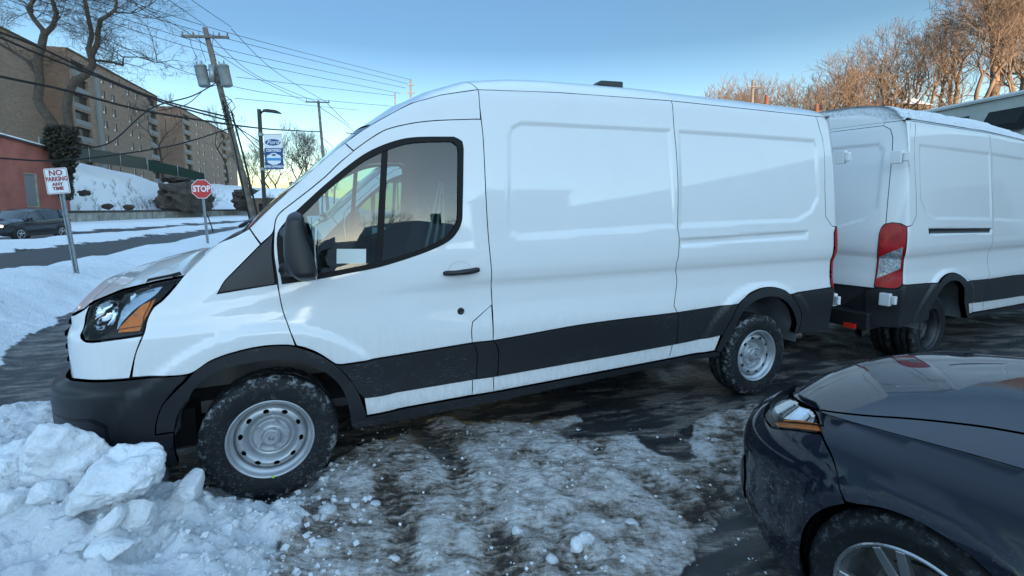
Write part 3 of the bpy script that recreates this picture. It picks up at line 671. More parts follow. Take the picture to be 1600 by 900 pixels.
PAN['wframe'] = [(0.80, 0.004), (1.50, 0.004), (1.62, 0.03), (1.64, 0.9), (1.62, 1.77), (1.50, 1.796), (0.80, 1.796), (0.87, 1.5), (0.89, 0.9), (0.87, 0.3)]
PAN['croof'] = [(1.51, 0.003), (2.287, 0.003), (2.287, 1.797), (1.51, 1.797), (1.63, 1.77), (1.65, 0.9), (1.63, 0.03)]
PAN['roof'] = [(2.287, 0.0), (UX, 0.0), (UX, 1.8), (2.287, 1.8)]
def pan(key, off=0.0, step=0.03, flip=False, mirror=None, holes=(), gap=0.003, smooth=True, fl=0.02, f=None, nm=None, extra=()):
    return panel(nm or key, PAN[key], f or side(off), step, holes, gap, fl, flip, mirror, smooth, extra)
def near(P, ds=(0.006, 0.018, 0.032, 0.045)):
    out = []
    Q = clean(P)
    for d in ds: out += resample(offset(Q, d), 0.02)
    return out
XT = near(VT['rec1']) + near(VT['rec2']) + near(VT['groove'], (0.004, 0.012, 0.022))
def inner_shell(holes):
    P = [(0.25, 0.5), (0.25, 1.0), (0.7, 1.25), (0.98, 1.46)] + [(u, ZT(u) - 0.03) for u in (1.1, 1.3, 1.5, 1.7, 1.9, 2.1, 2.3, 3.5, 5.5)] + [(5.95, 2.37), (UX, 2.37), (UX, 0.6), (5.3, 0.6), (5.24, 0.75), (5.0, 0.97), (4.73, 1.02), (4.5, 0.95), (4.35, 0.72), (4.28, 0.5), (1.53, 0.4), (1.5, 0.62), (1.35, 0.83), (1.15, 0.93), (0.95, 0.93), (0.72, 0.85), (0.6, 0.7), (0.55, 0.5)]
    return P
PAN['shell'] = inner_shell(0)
def wheel_disc_holes(nh, rr, a, b):
    out = []
    for k in range(nh):
        t = 2 * math.pi * k / nh + 0.16; cx, cy = rr * math.cos(t), rr * math.sin(t)
        out.append([(cx + a * math.cos(q) * (-math.sin(t)) + b * math.sin(q) * math.cos(t), cy + a * math.cos(q) * math.cos(t) + b * math.sin(q) * math.sin(t)) for q in [2 * math.pi * j / 20 for j in range(20)]])
    return out
def circle(r, n): return [(r * math.cos(2 * math.pi * k / n), r * math.sin(2 * math.pi * k / n)) for k in range(n)]
def tyre_mesh(R0, rim, w, nseg=120, lug=0.0035):
    """outer face at y=0, towards y=w"""
    prof = [(rim - 0.004, 0.020), (rim + 0.004, 0.006), (rim + 0.018, 0.002), (rim + 0.05, -0.004), (R0 - 0.055, -0.006), (R0 - 0.03, 0.0), (R0 - 0.014, 0.008), (R0 - 0.004, 0.018), (R0, 0.034), (R0, w * 0.32), (R0 - 0.008, w * 0.34), (R0 - 0.008, w * 0.37), (R0, w * 0.39), (R0 + 0.001, w * 0.5), (R0, w * 0.61), (R0 - 0.008, w * 0.63), (R0 - 0.008, w * 0.66), (R0, w * 0.68), (R0, w - 0.034), (R0 - 0.006, w - 0.016), (R0 - 0.03, w), (R0 - 0.09, w + 0.004), (rim, w - 0.02)]
    V = []; F = []; m = len(prof)
    for k in range(nseg):
        t = 2 * math.pi * k / nseg
        for i, (r, y) in enumerate(prof):
            g = 0
            if i in (5, 6, 7, 8, 18, 19): g = -lug if k % 4 in (0, 1) else 0
            elif i in (9, 12, 13, 14, 17): g = -lug * 0.8 if (k + i) % 4 == 0 else 0
            V.append(((r + g) * math.cos(t), y, (r + g) * math.sin(t)))
    for k in range(nseg):
        k2 = (k + 1) % nseg
        for i in range(m - 1): F.append((k * m + i, k * m + i + 1, k2 * m + i + 1, k2 * m + i))
    me = mesh('tyre', V, F, True)
    at = me.attributes.new('shoulder', 'FLOAT', 'POINT')
    at.data.foreach_set('value', [(0.0, 0, 0, 0, .12, .75, 1, 1, .8, .5, .3, .3, .4, .4, .4, .3, .3, .4, .5, .6, .5, .2, 0)[i] for k in range(nseg) for i in range(m)])
    return me
def yflip(me):
    me.transform(Matrix.Scale(-1, 4, (0, 1, 0))); me.flip_normals(); return me
WM = {}
def steel_wheel(parent, x, y, z, s, matkey='steel', deep=0.0, tyre='rubber', R0=0.356, w=0.215, turn=0.0, sticker=False):
    """s=+1: outer face looks to -y, s=-1 to +y"""
    def P(key, make):
        k = (key, deep, s)
        if k not in WM:
            me = make()
            if s < 0: me.transform(Matrix.Rotation(math.pi, 4, 'Z'))
            WM[k] = me
        return WM[k]
    e = bpy.data.objects.new('wheel', None); C.objects.link(e); e.parent = parent; e.location = (x, y, z); e.empty_display_size = 0.1
    e.rotation_euler = (0, turn, 0)
    obj('tyre', P('tyre' + tyre + str(w) + str(R0), lambda: tyre_mesh(R0, 0.212, w)), M[tyre], e)
    def rim():
        mb = MB()
        mb.lathe([(0.222, 0.010), (0.2235, 0.0), (0.219, -0.004), (0.213, 0.002), (0.208, 0.012), (0.207, 0.024), (0.199, 0.030), (0.189, 0.036), (0.187, 0.05 + deep), (0.187, 0.15), (0.20, 0.2), (0.19, 0.2)], 96)
        cen = [0.0215 + (0.1345 - 0.0215) * i / 60 for i in range(61)]; me = None
        def dz(r): return sinterp(r, [(0.0, 0.022), (0.042, 0.022), (0.046, 0.030), (0.051, 0.050), (0.066, 0.053), (0.090, 0.050), (0.098, 0.064), (0.106, 0.074), (0.114, 0.071), (0.130, 0.044), (0.146, 0.028), (0.166, 0.032), (0.180, 0.050), (0.190, 0.066)]) + deep
        f = lambda a, b: (a, dz(math.hypot(a, b)), b)
        disc = panel('disc%.2f' % deep, circle(0.1885, 96), f, 0.0075, [circle(0.1335, 96)] + wheel_disc_holes(10, 0.154, 0.0165, 0.0115), 0.0, 0.012, smooth=False)
        mb.lathe([(r_, dz(r_)) for r_ in cen], 96); me = mb.mesh('rim', True); return me
    r = obj('rim', P('rim' + matkey, rim), M[matkey], e)
    if ('disc', matkey, deep, s) not in WM:
        dk = panel('disc%.2f' % deep, None, None)
        if s < 0: dk.transform(Matrix.Rotation(math.pi, 4, 'Z'))
        WM[('disc', matkey, deep, s)] = dk
    obj('wheel_disc', WM[('disc', matkey, deep, s)], M[matkey], e)
    def hub():
        mb = MB(); mb.lathe([(0.0, 0.03), (0.012, 0.03), (0.016, 0.012), (0.034, 0.012), (0.036, 0.02), (0.037, 0.06)], 28, T=lambda p: (p[0], p[1] + deep, p[2]))
        mb.lathe([(0.0, 0.03), (0.010, 0.031)], 20, T=lambda p: (p[0], p[1] + deep - 0.004, p[2]))
        for k in range(5):
            t = 2 * math.pi * k / 5 + math.pi / 2; cx, cz = 0.0795 * math.cos(t), 0.0795 * math.sin(t)
            mb.lathe([(0.0, 0.020), (0.006, 0.020), (0.0065, 0.026), (0.0115, 0.026), (0.0125, 0.034), (0.0165, 0.046), (0.0175, 0.058)], 6, T=lambda p, a=cx, b=cz: (p[0] + a, p[1] + deep, p[2] + b))
        return mb.mesh('hub')
    obj('hub', P('hub' + matkey, hub), M['steel_dark' if matkey != 'steel' else 'steel'], e)
    def back():
        mb = MB(); mb.lathe([(0.0, 0.115 + deep * 0.3), (0.14, 0.115 + deep * 0.3), (0.15, 0.10 + deep * 0.3), (0.186, 0.10 + deep * 0.3)], 40); return mb.mesh('brake')
    obj('brake_disc', P('back', back), M['dark'], e)
    if sticker:
        mb = MB(); mb.box(-0.007, 0.007, -0.0065, -0.002, -0.0075, 0.0075, T=lambda p: (p[0] + 0.01, p[1] + 0.0, p[2] - 0.212)); obj('sticker', mb.mesh(), M['sticker'], e)
    return e
def make_van(mw, label, group, flip, rear_van=False, simple_far=False):
    root = empty('cargo_van', mw, label, 'van', group)
    Wd = 2.06
    s = -1 if flip else 1
    def add(name, me, m): return obj(name, me, M[m], root)
    def both(name, key, m, **kw):
        a = obj(name, pan(key, flip=flip, **kw), M[m], root)
        b = obj(name, pan(key, flip=flip, mirror=Wd, **kw), M[m], root)
        return a, b
    both('front_bumper', 'bumper', 'black_clean', off=0.012, fl=0.03)
    both('front_panel', 'fascia', 'white')
    add('front_fender', pan('fender', step=0.025, flip=flip), 'white')
    add('windscreen_pillar', pan('pillar', flip=flip), 'white')
    add('cab_cap', pan('cap', step=0.025, flip=flip), 'white')
    add('side_panel', pan('cargo', step=0.025, flip=flip, extra=[p for p in XT if p[0] < 3.83]), 'white')
    add('quarter_panel', pan('quarter', step=0.025, flip=flip, extra=[p for p in XT if p[0] > 3.83]), 'white')
    both('corner_pillar', 'rpillar', 'white', smooth=False)
    both('rear_bumper', 'rbump', 'black_clean', off=0.016, fl=0.03)
    d = add('front_door', pan('door', step=0.025, flip=flip, holes=[WIN]), 'white')
    far = [pan(k, flip=flip, mirror=Wd, step=0.025 if k in ('cargo', 'quarter', 'fender', 'cap', 'door') else 0.03, extra=[p for p in XT if (p[0] < 3.83) == (k == 'cargo')] if k in ('cargo', 'quarter') else (), holes=[WIN] if k == 'door' else ()) for k in ('fender', 'pillar', 'cap', 'cargo', 'quarter', 'door', 'wlow', 'wlow_c', 'wlow_r', 'bpiece')]
    add('far_flank', join(far, 'far_flank'), 'white')
    # lower flank
    add('door_sill_panel', join([pan('wlow', flip=flip), pan('bpiece', flip=flip)], 'dsp'), 'white')
    add('lower_panel', join([pan('wlow_c', flip=flip), pan('wlow_r', flip=flip)], 'lp'), 'white')
    sal = 'black_salty' if not rear_van else 'black'
    for k, m in (('dclad', sal), ('bclad', 'black'), ('cclad', 'black'), ('rclad', 'black')):
        add('side_cladding', pan(k, off=0.010, flip=flip), m)
    add('arch_trim', pan('ftrim', off=0.014, flip=flip, fl=0.05), sal)
    add('arch_trim', pan('rtrim', off=0.014, flip=flip, fl=0.05), 'black')
    add('sill', pan('sill', off=0.014, flip=flip, fl=0.05), sal)
    fb = [pan(k, off=0.012, nm=k + '_f', flip=flip, mirror=Wd, fl=0.04) for k in ('dclad', 'bclad', 'cclad', 'rclad', 'ftrim', 'rtrim', 'sill')]
    add('far_cladding', join(fb, 'far_cladding'), 'black')
    both('cowl_trim', 'cowl', 'black_clean', off=-0.002)
    # dark shell added behind the panels to stop light through the gaps
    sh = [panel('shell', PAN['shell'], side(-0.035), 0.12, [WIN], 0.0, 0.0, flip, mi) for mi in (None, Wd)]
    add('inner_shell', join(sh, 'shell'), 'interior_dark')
    add('hood', pan('hood', f=topf(0.0), step=0.04, flip=flip), 'white')
    wf = add('windscreen_frame', pan('wframe', f=topf(-0.004), step=0.04, flip=flip, holes=[PAN['wind']]), 'gloss_black')
    add('windscreen', pan('wind', f=topf(-0.006), step=0.04, flip=flip, gap=-0.004, fl=0.0), 'glass_wind')
    add('roof', join([pan('croof', f=topf(0.0), step=0.04, flip=flip), pan('roof', f=topf(0.0), step=0.05, flip=flip)], 'roof'), 'white')
    # door details
    for mi in (None, Wd):
        par = d if mi is None else root
        obj('window_seal', panel('seal', WIN, side(0.004), 0.03, [GL], -0.001, 0.012, flip, mi), M['seal'], par)
        obj('window_glass', panel('glass', GL, side(-0.008), 0.04, [], -0.003, 0.0, flip, mi), M['glass'], par)
        obj('window_divider', panel('divider', VT['divider'], side(-0.002), 0.03, [], -0.002, 0.01, flip, mi), M['seal'], par)
    Y = lambda y: -y if flip else y
    def sp(u, z, off=0.0):
        x, y, zz = van_side(u, z, off); return (x, Y(y), zz)
    hb = MB(); P = [sp(2.005 + 0.23 * t, 1.233 + 0.012 * t, 0.010 + 0.030 * math.sin(math.pi * min(1, max(0, (t * 1.3 - 0.15)))) ** 0.5) for t in [i / 14 for i in range(15)]]
    hb.tube(P, [0.010] + [0.0155] * 6 + [0.0175] * 7 + [0.013], 12); me = hb.mesh('handle', True); obj('door_handle', me, M['black_clean'], d)
    cup = panel('cup', [(2.114 + 0.075 * math.cos(t), 1.247 + 0.055 * math.sin(t)) for t in [2 * math.pi * i / 24 for i in range(24)]], lambda a, b: van_side(a, b, 0.003 - 0.03 * max(0, 1 - math.hypot((a - 2.114) / 0.07, (b - 1.247) / 0.05)) ** 0.5), 0.008, [], 0, 0.004, flip)
    obj('handle_cup', cup, M['white'], d)
    lk = MB(); x, y, z = sp(2.119, 0.986); lk.lathe([(0.0, -0.004), (0.008, -0.005), (0.009, -0.008), (0.019, -0.008), (0.022, -0.005), (0.023, 0.012)], 24, T=lambda p: (x + p[0], y + p[1] * s, z + p[2])); obj('door_lock', lk.mesh('lock', True), M['black_clean'], d)
    # mirror
    for mi in (False, True):
        LZ = [(1.262, 1.222), (1.268, 1.206), (1.30, 1.175), (1.327, 1.158), (1.402, 1.141), (1.483, 1.145), (1.562, 1.158), (1.60, 1.174), (1.614, 1.20)]
        RZ = [(1.262, 1.25), (1.27, 1.280), (1.296, 1.298), (1.363, 1.295), (1.436, 1.277), (1.509, 1.256), (1.584, 1.244), (1.604, 1.232), (1.614, 1.21)]
        V = []; F = []; nn = 28; rows = 24
        for i in range(rows + 1):
            t = i / rows; t = t + 0.05 * math.sin(2 * math.pi * t) * -1; h = 1.262 + 0.352 * t; x0 = sinterp(h, LZ); x1 = sinterp(h, RZ); k_ = min(1.0, (t * 9) ** 0.5 if t < .11 else 1.0, ((1 - t) * 9) ** .5 if t > .89 else 1.0); wy = (0.125 - 0.03 * t) * max(k_, .25)
            for k in range(nn):
                q = 2 * math.pi * k / nn; c, sn = math.cos(q), math.sin(q); e = 0.62
                V.append(((x0 + x1) / 2 + (x1 - x0) / 2 * math.copysign(abs(c) ** e, c), -0.175 + wy * math.copysign(abs(sn) ** e, sn), h))
        for i in range(rows):
            for k in range(nn): F.append((i * nn + k, i * nn + (k + 1) % nn, (i + 1) * nn + (k + 1) % nn, (i + 1) * nn + k))
        F.append(tuple(reversed(range(nn)))); F.append(tuple(rows * nn + k for k in range(nn)))
        V = [(v[0], (Wd - v[1]) if mi else v[1], v[2]) for v in V]; V = [(v[0], Y(v[1]), v[2]) for v in V]
        if mi != flip: F = [f[::-1] for f in F]
        mo = obj('side_mirror', mesh('mirror', V, F, True), M['black_clean'], root)
        am = MB(); yy = lambda y: Y(Wd - y if mi else y)
        am.tube([(1.15, yy(0.03), 1.30), (1.19, yy(-0.09), 1.33)], [0.05, 0.04], 10).tube([(1.15, yy(0.03), 1.50), (1.19, yy(-0.09), 1.47)], [0.035, 0.03], 10)
        obj('mirror_arm', am.mesh('arm', True), M['black_clean'], mo)
        obj('mirror_glass', MB().box(1.285, 1.291, min(yy(-0.255), yy(-0.08)), max(yy(-0.255), yy(-0.08)), 1.27, 1.54).mesh(), M['chrome'], mo)
    for mi in (None, Wd):
        gp = obj('grille', panel('grille', [(UM, .80), (-.30, .80), (-.14, .86), (-.12, 1.04), (UM, 1.05)], side(0.004), 0.03, [], -0.0, 0.012, flip, mi, False), M['dark'], root)
        for zz in (.835, .905, .975, 1.035): obj('grille_bar', panel('gb%.3f' % zz, [(UM, zz - .011), (-.16, zz - .011), (-.16, zz + .011), (UM, zz + .011)], side(0.018), 0.03, [], -0.0, 0.016, flip, mi, False), M['black_clean'], gp)
        obj('bumper_recess', panel('fog', [(-0.05, .60), (0.28, .605), (0.34, .57), (0.35, .44), (-0.05, .42)], side(0.0135), 0.03, [[(-0.03, .585), (0.27, .59), (0.325, .56), (0.335, .455), (-0.03, .435)]], 0.0, 0.004, flip, mi, False), M['gloss_black'], root)
    # headlights
    for mi in (None, Wd):
        hs = obj('headlight', panel('lampshell', LAMP, side(-0.075), 0.03, [], 0.012, -0.066, flip, mi, False), M['lampinner'], root)
        obj('lens_edge', panel('lampedge', LAMP, side(-0.003), 0.03, [[(a + (0.36 - a) * .05, b + (1.12 - b) * .07) for a, b in LAMP]], 0.002, 0.02, flip, mi, False), M['gloss_black'], hs)
        obj('lens', panel('lens', LAMP, side(0.001), 0.03, [], 0.006, 0.0, flip, mi, False), M['glass_clear'], hs)
        obj('turn_signal', panel('amber', [(0.352, 1.025), (0.355, 1.05), (0.397, 1.095), (0.448, 1.15), (0.512, 1.176), (0.488, 1.118), (0.452, 1.028)], side(-0.016), 0.02, [], 0.0, 0.02, flip, mi, False), M['amber'], hs)
        bw = panel('bowl', [(0.250 + 0.075 * math.cos(t), 1.105 + 0.085 * math.sin(t)) for t in [2 * math.pi * i / 28 for i in range(28)]], lambda a, b: van_side(a, b, -0.015 - 0.06 * max(0.0, 1 - ((a - 0.250) / 0.075) ** 2 - ((b - 1.105) / 0.085) ** 2) ** 0.5), 0.012, [], 0, 0.006, flip, mi)
        obj('lamp_reflector', bw, M['chrome'], hs)
        b2 = panel('bowl2', [(0.335, 1.03), (0.335, 1.12), (0.37, 1.20), (0.54, 1.235), (0.50, 1.19), (0.41, 1.13), (0.355, 1.07)], side(-0.03), 0.03, [], 0.0, 0.02, flip, mi)
        obj('lamp_side_trim', b2, M['lamptrim'], hs)
    # interior
    def ibox(name, dims, m, bv=0.02):
        x0, x1, y0, y1, z0, z1 = dims; b = MB().box(x0, x1, min(Y(y0), Y(y1)), max(Y(y0), Y(y1)), z0, z1)
        return bevel(obj(name, b.mesh(), M[m], root), bv, 3)
    if not rear_van:
        for y0 in (0.28, 1.25):
            st = MB(); st.prism([(1.62, 0.85), (2.10, 0.82), (2.26, 1.50), (2.17, 1.52), (2.02, 1.02), (1.66, 1.0)], y0, y0 + 0.5, T=lambda p: (p[0], Y(p[1]), p[2]))
            se = bevel(obj('seat', st.mesh(), M['interior_dark'], root), 0.04, 3)
            hr = MB().box(2.16, 2.26, min(Y(y0 + 0.12), Y(y0 + 0.38)), max(Y(y0 + 0.12), Y(y0 + 0.38)), 1.53, 1.74); bevel(obj('headrest', hr.mesh(), M['interior_dark'], se), 0.03, 3)
        wr = MB(); st = []
        for i in range(3): wr.tube([(2.06 + 0.02 * i, Y(0.26 + .03 * i), 1.80), (1.99 + 0.045 * i, Y(0.24), 1.5), (1.90 + 0.06 * i, Y(0.25), 1.15)], [0.004, 0.012, 0.008], 6)
        obj('seat_cover_plastic', wr.mesh('wrap', True), M['plasticwrap'], root)
        tb = MB(); cpt = Vector((1.42, Y(0.53), 1.22)); ax = Vector((0.62, 0, 0.5)).normalized(); a = ax.orthogonal().normalized(); b_ = ax.cross(a)
        tb.tube([tuple(cpt + (a * math.cos(t) + b_ * math.sin(t)) * 0.19) for t in [2 * math.pi * i / 30 for i in range(31)]], 0.014, 8, False)
        tb.tube([tuple(cpt), tuple(cpt - ax * 0.25)], 0.03, 8).tube([tuple(cpt - a * .18), tuple(cpt + a * .18)], 0.018, 6)
        obj('steering_wheel', tb.mesh('sw', True), M['interior_dark'], root)
        ibox('dashboard', (0.95, 1.35, 0.16, 1.9, 0.9, 1.27), 'interior_dark', 0.06)
        ibox('door_trim', (1.12, 1.80, 1.84, 1.90, 0.6, 1.345), 'interior_dark', 0.03)
        ibox('instrument_hood', (0.93, 1.30, 0.14, 1.92, 1.2, 1.40), 'interior_dark', 0.08)
        ibox('cab_floor', (1.0, 2.36, 0.12, 1.94, 0.45, 0.5), 'interior_dark', 0.005)
        ibox('partition', (2.36, 2.40, 0.16, 1.90, 0.5, 2.3), 'interior', 0.01)
        pp = panel('plate', [(1.40, 1.318), (1.404, 1.401), (1.563, 1.396), (1.559, 1.315)], side(-0.0055), 0.05, [], 0, 0, flip, None, False); obj('window_sticker', pp, M['paper'], d)
    # underbody and wheels
    ub = MB().box(0.4, 0.62, 0.3, 1.76, 0.28, 0.5).box(1.5, 4.2, 0.22, 1.84, 0.34, 0.46).box(5.3, 5.7, 0.25, 1.81, 0.42, 0.55).box(0.3, 5.7, 0.45, 1.61, 0.48, 0.56).box(1.0, 1.06, 0.2, 1.86, 0.3, 0.42).box(4.7, 4.84, 0.22, 1.84, 0.28, 0.42)
    ub.V = [(v[0], Y(v[1]), v[2]) for v in ub.V]; add('underbody', ub.mesh(), 'dark')
    for hx, hz, r0 in ((1.02, 0.40, 0.485), (4.75, 0.42, 0.50)):
        for mi in (False, True):
            al = MB(); V = []; F = []; nn = 26
            ys = [(0.035, r0), (0.25, r0 - 0.01), (0.46, r0 - 0.02)]
            for i in range(nn + 1):
                t = math.pi * (0.0 + 1.0 * i / nn)
                for y, r in ys: V.append((hx + r * math.cos(t), Y(Wd - y if mi else y), hz + r * math.sin(t)))
                V.append((hx, Y(Wd - 0.46 if mi else 0.46), hz))
            for i in range(nn):
                for j in range(3): F.append((i * 4 + j, i * 4 + j + 1, i * 4 + 5 + j, i * 4 + 4 + j))
            ln = obj('wheel_housing', mesh('liner', V, F, True), M['grey_inner'], root)
    fd = []
    if rear_van:
        for x, y, ss in ((1.02, 0.05, 1), (1.02, Wd - 0.05, -1)): steel_wheel(root, x, Y(y), 0.356, ss * s, 'steel_black', 0.0, 'rubber_clean')
        for y, ss in ((0.04, 1), (Wd - 0.04, -1)):
            steel_wheel(root, 4.80, Y(y + ss * .07), 0.356, ss * s, 'steel_black', 0.06, 'rubber_clean', w=0.19)
            steel_wheel(root, 4.80, Y(y + ss * 0.29), 0.356, ss * s, 'steel_black', 0.0, 'rubber_clean', w=0.19)
    else:
        steel_wheel(root, 1.02, Y(0.03), 0.356, s, turn=0.35, sticker=False)
        steel_wheel(root, 4.77, Y(0.035), 0.356, s, turn=0.9)
        steel_wheel(root, 1.02, Y(Wd - 0.03), 0.356, -s); steel_wheel(root, 4.77, Y(Wd - 0.035), 0.356, -s)
        if group: 
            mb = MB().box(-0.006, 0.006, 0, 0.003, -0.007, 0.007, T=lambda p: (1.02 + p[0], Y(0.03) + s * (p[1] - 0.0055), 0.356 - 0.2165 + p[2])); obj('wheel_sticker', mb.mesh(), M['sticker'], root)
    # tail: doors, lamps, hinges
    for mi in (None, Wd):
        rd = obj('rear_door', panel('rdoor', PAN['rdoor'], side(0.0), 0.025, [], 0.003, 0.02, flip, mi, False), M['white'], root)
        obj('rear_header', pan('header', flip=flip, mirror=mi, gap=0.001), M['white'], root)
        yy = lambda y: Y(Wd - y if mi else y)
        for z0 in (2.02, 0.70):
            hb = MB().box(5.765, 5.815, min(yy(0.05), yy(0.14)), max(yy(0.05), yy(0.14)), z0, z0 + 0.12).box(5.76, 5.80, min(yy(0.01), yy(0.045)), max(yy(0.01), yy(0.045)), z0 + .02, z0 + 0.10)
            bevel(obj('hinge', hb.mesh(), M['white'], rd), 0.008, 2)
        tl = obj('tail_light', panel('tail', PAN['tail'], side(0.012), 0.03, [], 0.002, 0.03, flip, mi, False), M['redlens'], root)
        if not rear_van: obj('lamp_side', panel('tside', [(5.622, 1.40), (5.650, 1.45), (5.70, 1.455), (5.70, 0.885), (5.645, 0.895), (5.628, 0.93)], side(0.0125), 0.03, [], 0.0, 0.012, flip, mi, False), M['redlens'], tl)
        obj('clear_lens', panel('tclear', [(5.880, 1.155), (5.702, 1.262), (5.705, 1.05), (5.884, 0.935)], side(0.0145), 0.02, [], 0.004, 0.004, flip, mi, False), M['clearlens'], tl)
        obj('lamp_surround', panel('tsur', PAN['tail'], side(0.005), 0.03, [], -0.008, 0.03, flip, mi, False), M['gloss_black'], tl)
        obj('bumper_reflector', MB().box(5.80, 5.835, min(yy(0.32), yy(0.42)), max(yy(0.32), yy(0.42)), 0.43, 0.475).mesh(), M['reflector'], root)
    rb = MB().box(5.55, 5.80, min(Y(0.22), Y(1.84)), max(Y(0.22), Y(1.84)), 0.43, 0.60); bevel(obj('bumper_step', rb.mesh(), M['black_clean'], root), 0.015, 2)
    rp = MB().box(5.60, 5.72, min(Y(0.15), Y(1.91)), max(Y(0.15), Y(1.91)), 0.58, 0.86); obj('rear_apron', rp.mesh(), M['black_clean'], root)
    ex = MB().tube([(4.9, Y(0.55), 0.36), (5.4, Y(0.42), 0.37), (5.72, Y(0.34), 0.36)], 0.04, 14, False); obj('exhaust_pipe', ex.mesh('ex', True), M['steel_dark'], root)
    if rear_van:
        rl = panel('rail', [(3.90, 1.345), (5.29, 1.372), (5.29, 1.418), (3.90, 1.392)], side(0.002), 0.05, [], 0, 0.01, flip, None, False); obj('door_rail', rl, M['rail'], root)
    else:
        x, y, z = van_top(3.37, 0.42); an = MB().prism([(0, 0), (0.26, 0), (0.26, 0.055), (0.05, 0.045)], -0.05, 0.05, T=lambda p: (x + p[0], Y(y) + p[1], z - 0.005 + p[2])); bevel(obj('roof_antenna', an.mesh(), M['black_clean'], root), 0.012, 2)
        cm = MB().box(5.72, 5.80, min(Y(0.95), Y(1.1)), max(Y(0.95), Y(1.1)), 2.40, 2.46); obj('rear_camera', cm.mesh(), M['black_clean'], root)
        wp = MB()
        for y0 in (0.35, 1.1):
            x, yy_, z = topf(0.02)(0.92, y0); x2, yy2, z2 = topf(0.02)(0.97, y0 + 0.6); wp.tube([(x, Y(yy_), z), (x2, Y(yy2), z2)], 0.011, 6)
        obj('wiper', wp.mesh('w', True), M['black_clean'], root)
    return root
def copy_tree(o, parent=None):
    c = o.copy(); C.objects.link(c); c.parent = parent
    for ch in list(o.children): copy_tree(ch, c)
    return c
DV = Vector((0.92025395, 0.39132168, 0)); NV = Vector((-0.39132168, 0.92025395, 0)); OV = Vector((-2.265507, 2.091832, 0))
van1 = make_van(basis(OV, DV, NV), 'white high sided cargo van in front with silver steel wheels, nose against the snow pile', 'white cargo vans', False)
D2 = Vector((0.8879, 0.46003, 0)); N2 = Vector((-0.46003, 0.8879, 0)); O2 = Vector((4.452, 4.858, 0)) + D2 * 4.77 - N2 * 0.05
van2 = make_van(basis(O2, -D2, -N2), 'white cargo van parked tail to tail behind, snow on roof and black wheels', 'white cargo vans', True, rear_van=True)
van3 = copy_tree(van1); van3.matrix_world = basis(OV + DV * 0.55 + NV * 3.0, DV, NV)
van3['label'] = 'white cargo van on the far side, seen only through the windows of the front van'
# snow lying on the rear van's roof
def roof_snow():
    V = []; F = []; nu, nb = 70, 30; us = [2.35 + (5.94 - 2.35) * i / nu for i in range(nu + 1)]; bs = [0.03 + 1.74 * j / nb for j in range(nb + 1)]
    for u in us:
        for b in bs:
            x, y, z = topf(0.0)(u, b)
            e = min(1, (u - 2.35) / 0.25, (5.94 - u) / 0.06, (b - 0.028) / 0.10, (1.772 - b) / 0.10)
            h = (0.06 + 0.02 * mnoise.noise(Vector((u * 1.5, b * 2, 0))) + 0.012 * mnoise.noise(Vector((u * 8, b * 8, 3)))) * max(0, e) ** 0.5 + 0.004 * min(1, max(0, e) * 8) - 0.003
            V.append((x, -y, z + h))
    for i in range(nu):
        for j in range(nb):
            a = i * (nb + 1) + j; F.append((a, a + nb + 1, a + nb + 2, a + 1)[::-1])
    return mesh('roof_snow', V, F, True)
obj('roof_snow', roof_snow(), M['snow_clean'], None, 'smooth layer of snow lying on the roof of the rear van', 'snow', mw=van2.matrix_world.copy())
# ================================================================ sedan
def sside(off): return lambda u, z: sed_side(u, z, off)
def stop_(off):
    def f(a, b):
        s = b / 0.9
        if s <= 1: return sed_top(a, s, off)
        x, y, z = sed_top(a, max(0.0, 2 - s), off); return (x, 1.8 - y, z)
    return f
SUM = SP.umin + 0.003; SUX = SP.umax - 0.003
SZ = lambda u: interp(u, SZT)
def szp(a, b, n=10, d=0.0): return [(a + (b - a) * i / n, SZ(a + (b - a) * i / n) - d) for i in range(n + 1)]
def arc(cx, cz, r, a0, a1, n=22): return [(cx + r * math.cos(R(a0 + (a1 - a0) * i / n)), cz + r * math.sin(R(a0 + (a1 - a0) * i / n))) for i in range(n + 1)]
AR1 = arc(0.93, 0.355, 0.345, 124, 205); AR1b = arc(0.93, 0.355, 0.345, 124, -32)
SL = [(-0.07, 0.772), (0.02, 0.752), (0.13, 0.737), (0.23, 0.728), (0.324, 0.729), (0.439, 0.768), (0.568, 0.804), (0.508, 0.834), (0.448, 0.846), (0.2, 0.821), (0.0, 0.796)]
SPN = {}
SPN['bumper'] = [(SUM, 0.16), (0.3, 0.17), (0.62, 0.17)] + AR1[::-1] + [(0.70, 0.70), (0.653, 0.755), (0.570, 0.802), (0.439, 0.765), (0.324, 0.726), (0.23, 0.725), (0.13, 0.734), (0.02, 0.749), (-0.075, 0.770), (-0.1, SZ(-0.1) - .004), (-0.4, SZ(-0.4) - .004), (SUM, SZ(SUM) - .004)]
SPN['fender'] = [(0.737, 0.650), (0.70, 0.70), (0.656, 0.757), (0.572, 0.806), (0.511, 0.837), (0.452, 0.849)] + szp(0.5, 1.52, 10) + [(1.50, 0.80), (1.53, 0.6), (1.47, 0.35), (1.40, 0.20), (1.22, 0.17)] + AR1b[::-1][:-1]
SPN['door1'] = szp(1.525, 2.60, 8) + [(2.62, 0.7), (2.60, 0.4), (2.58, 0.22), (1.42, 0.20), (1.48, 0.35), (1.535, 0.6), (1.505, 0.80)]
SPN['door2'] = szp(2.605, 3.45, 6) + [(3.42, 0.85), (3.25, 0.72), (3.18, 0.5), (3.15, 0.22), (2.59, 0.22), (2.61, 0.4), (2.625, 0.7)]
SPN['rear'] = szp(3.455, SUX, 12) + [(SUX, 0.2), (4.1, 0.2)] + arc(3.63, 0.355, 0.345, -25, 170, 26) + [(3.16, 0.3), (3.185, 0.5), (3.255, 0.72), (3.43, 0.86)]
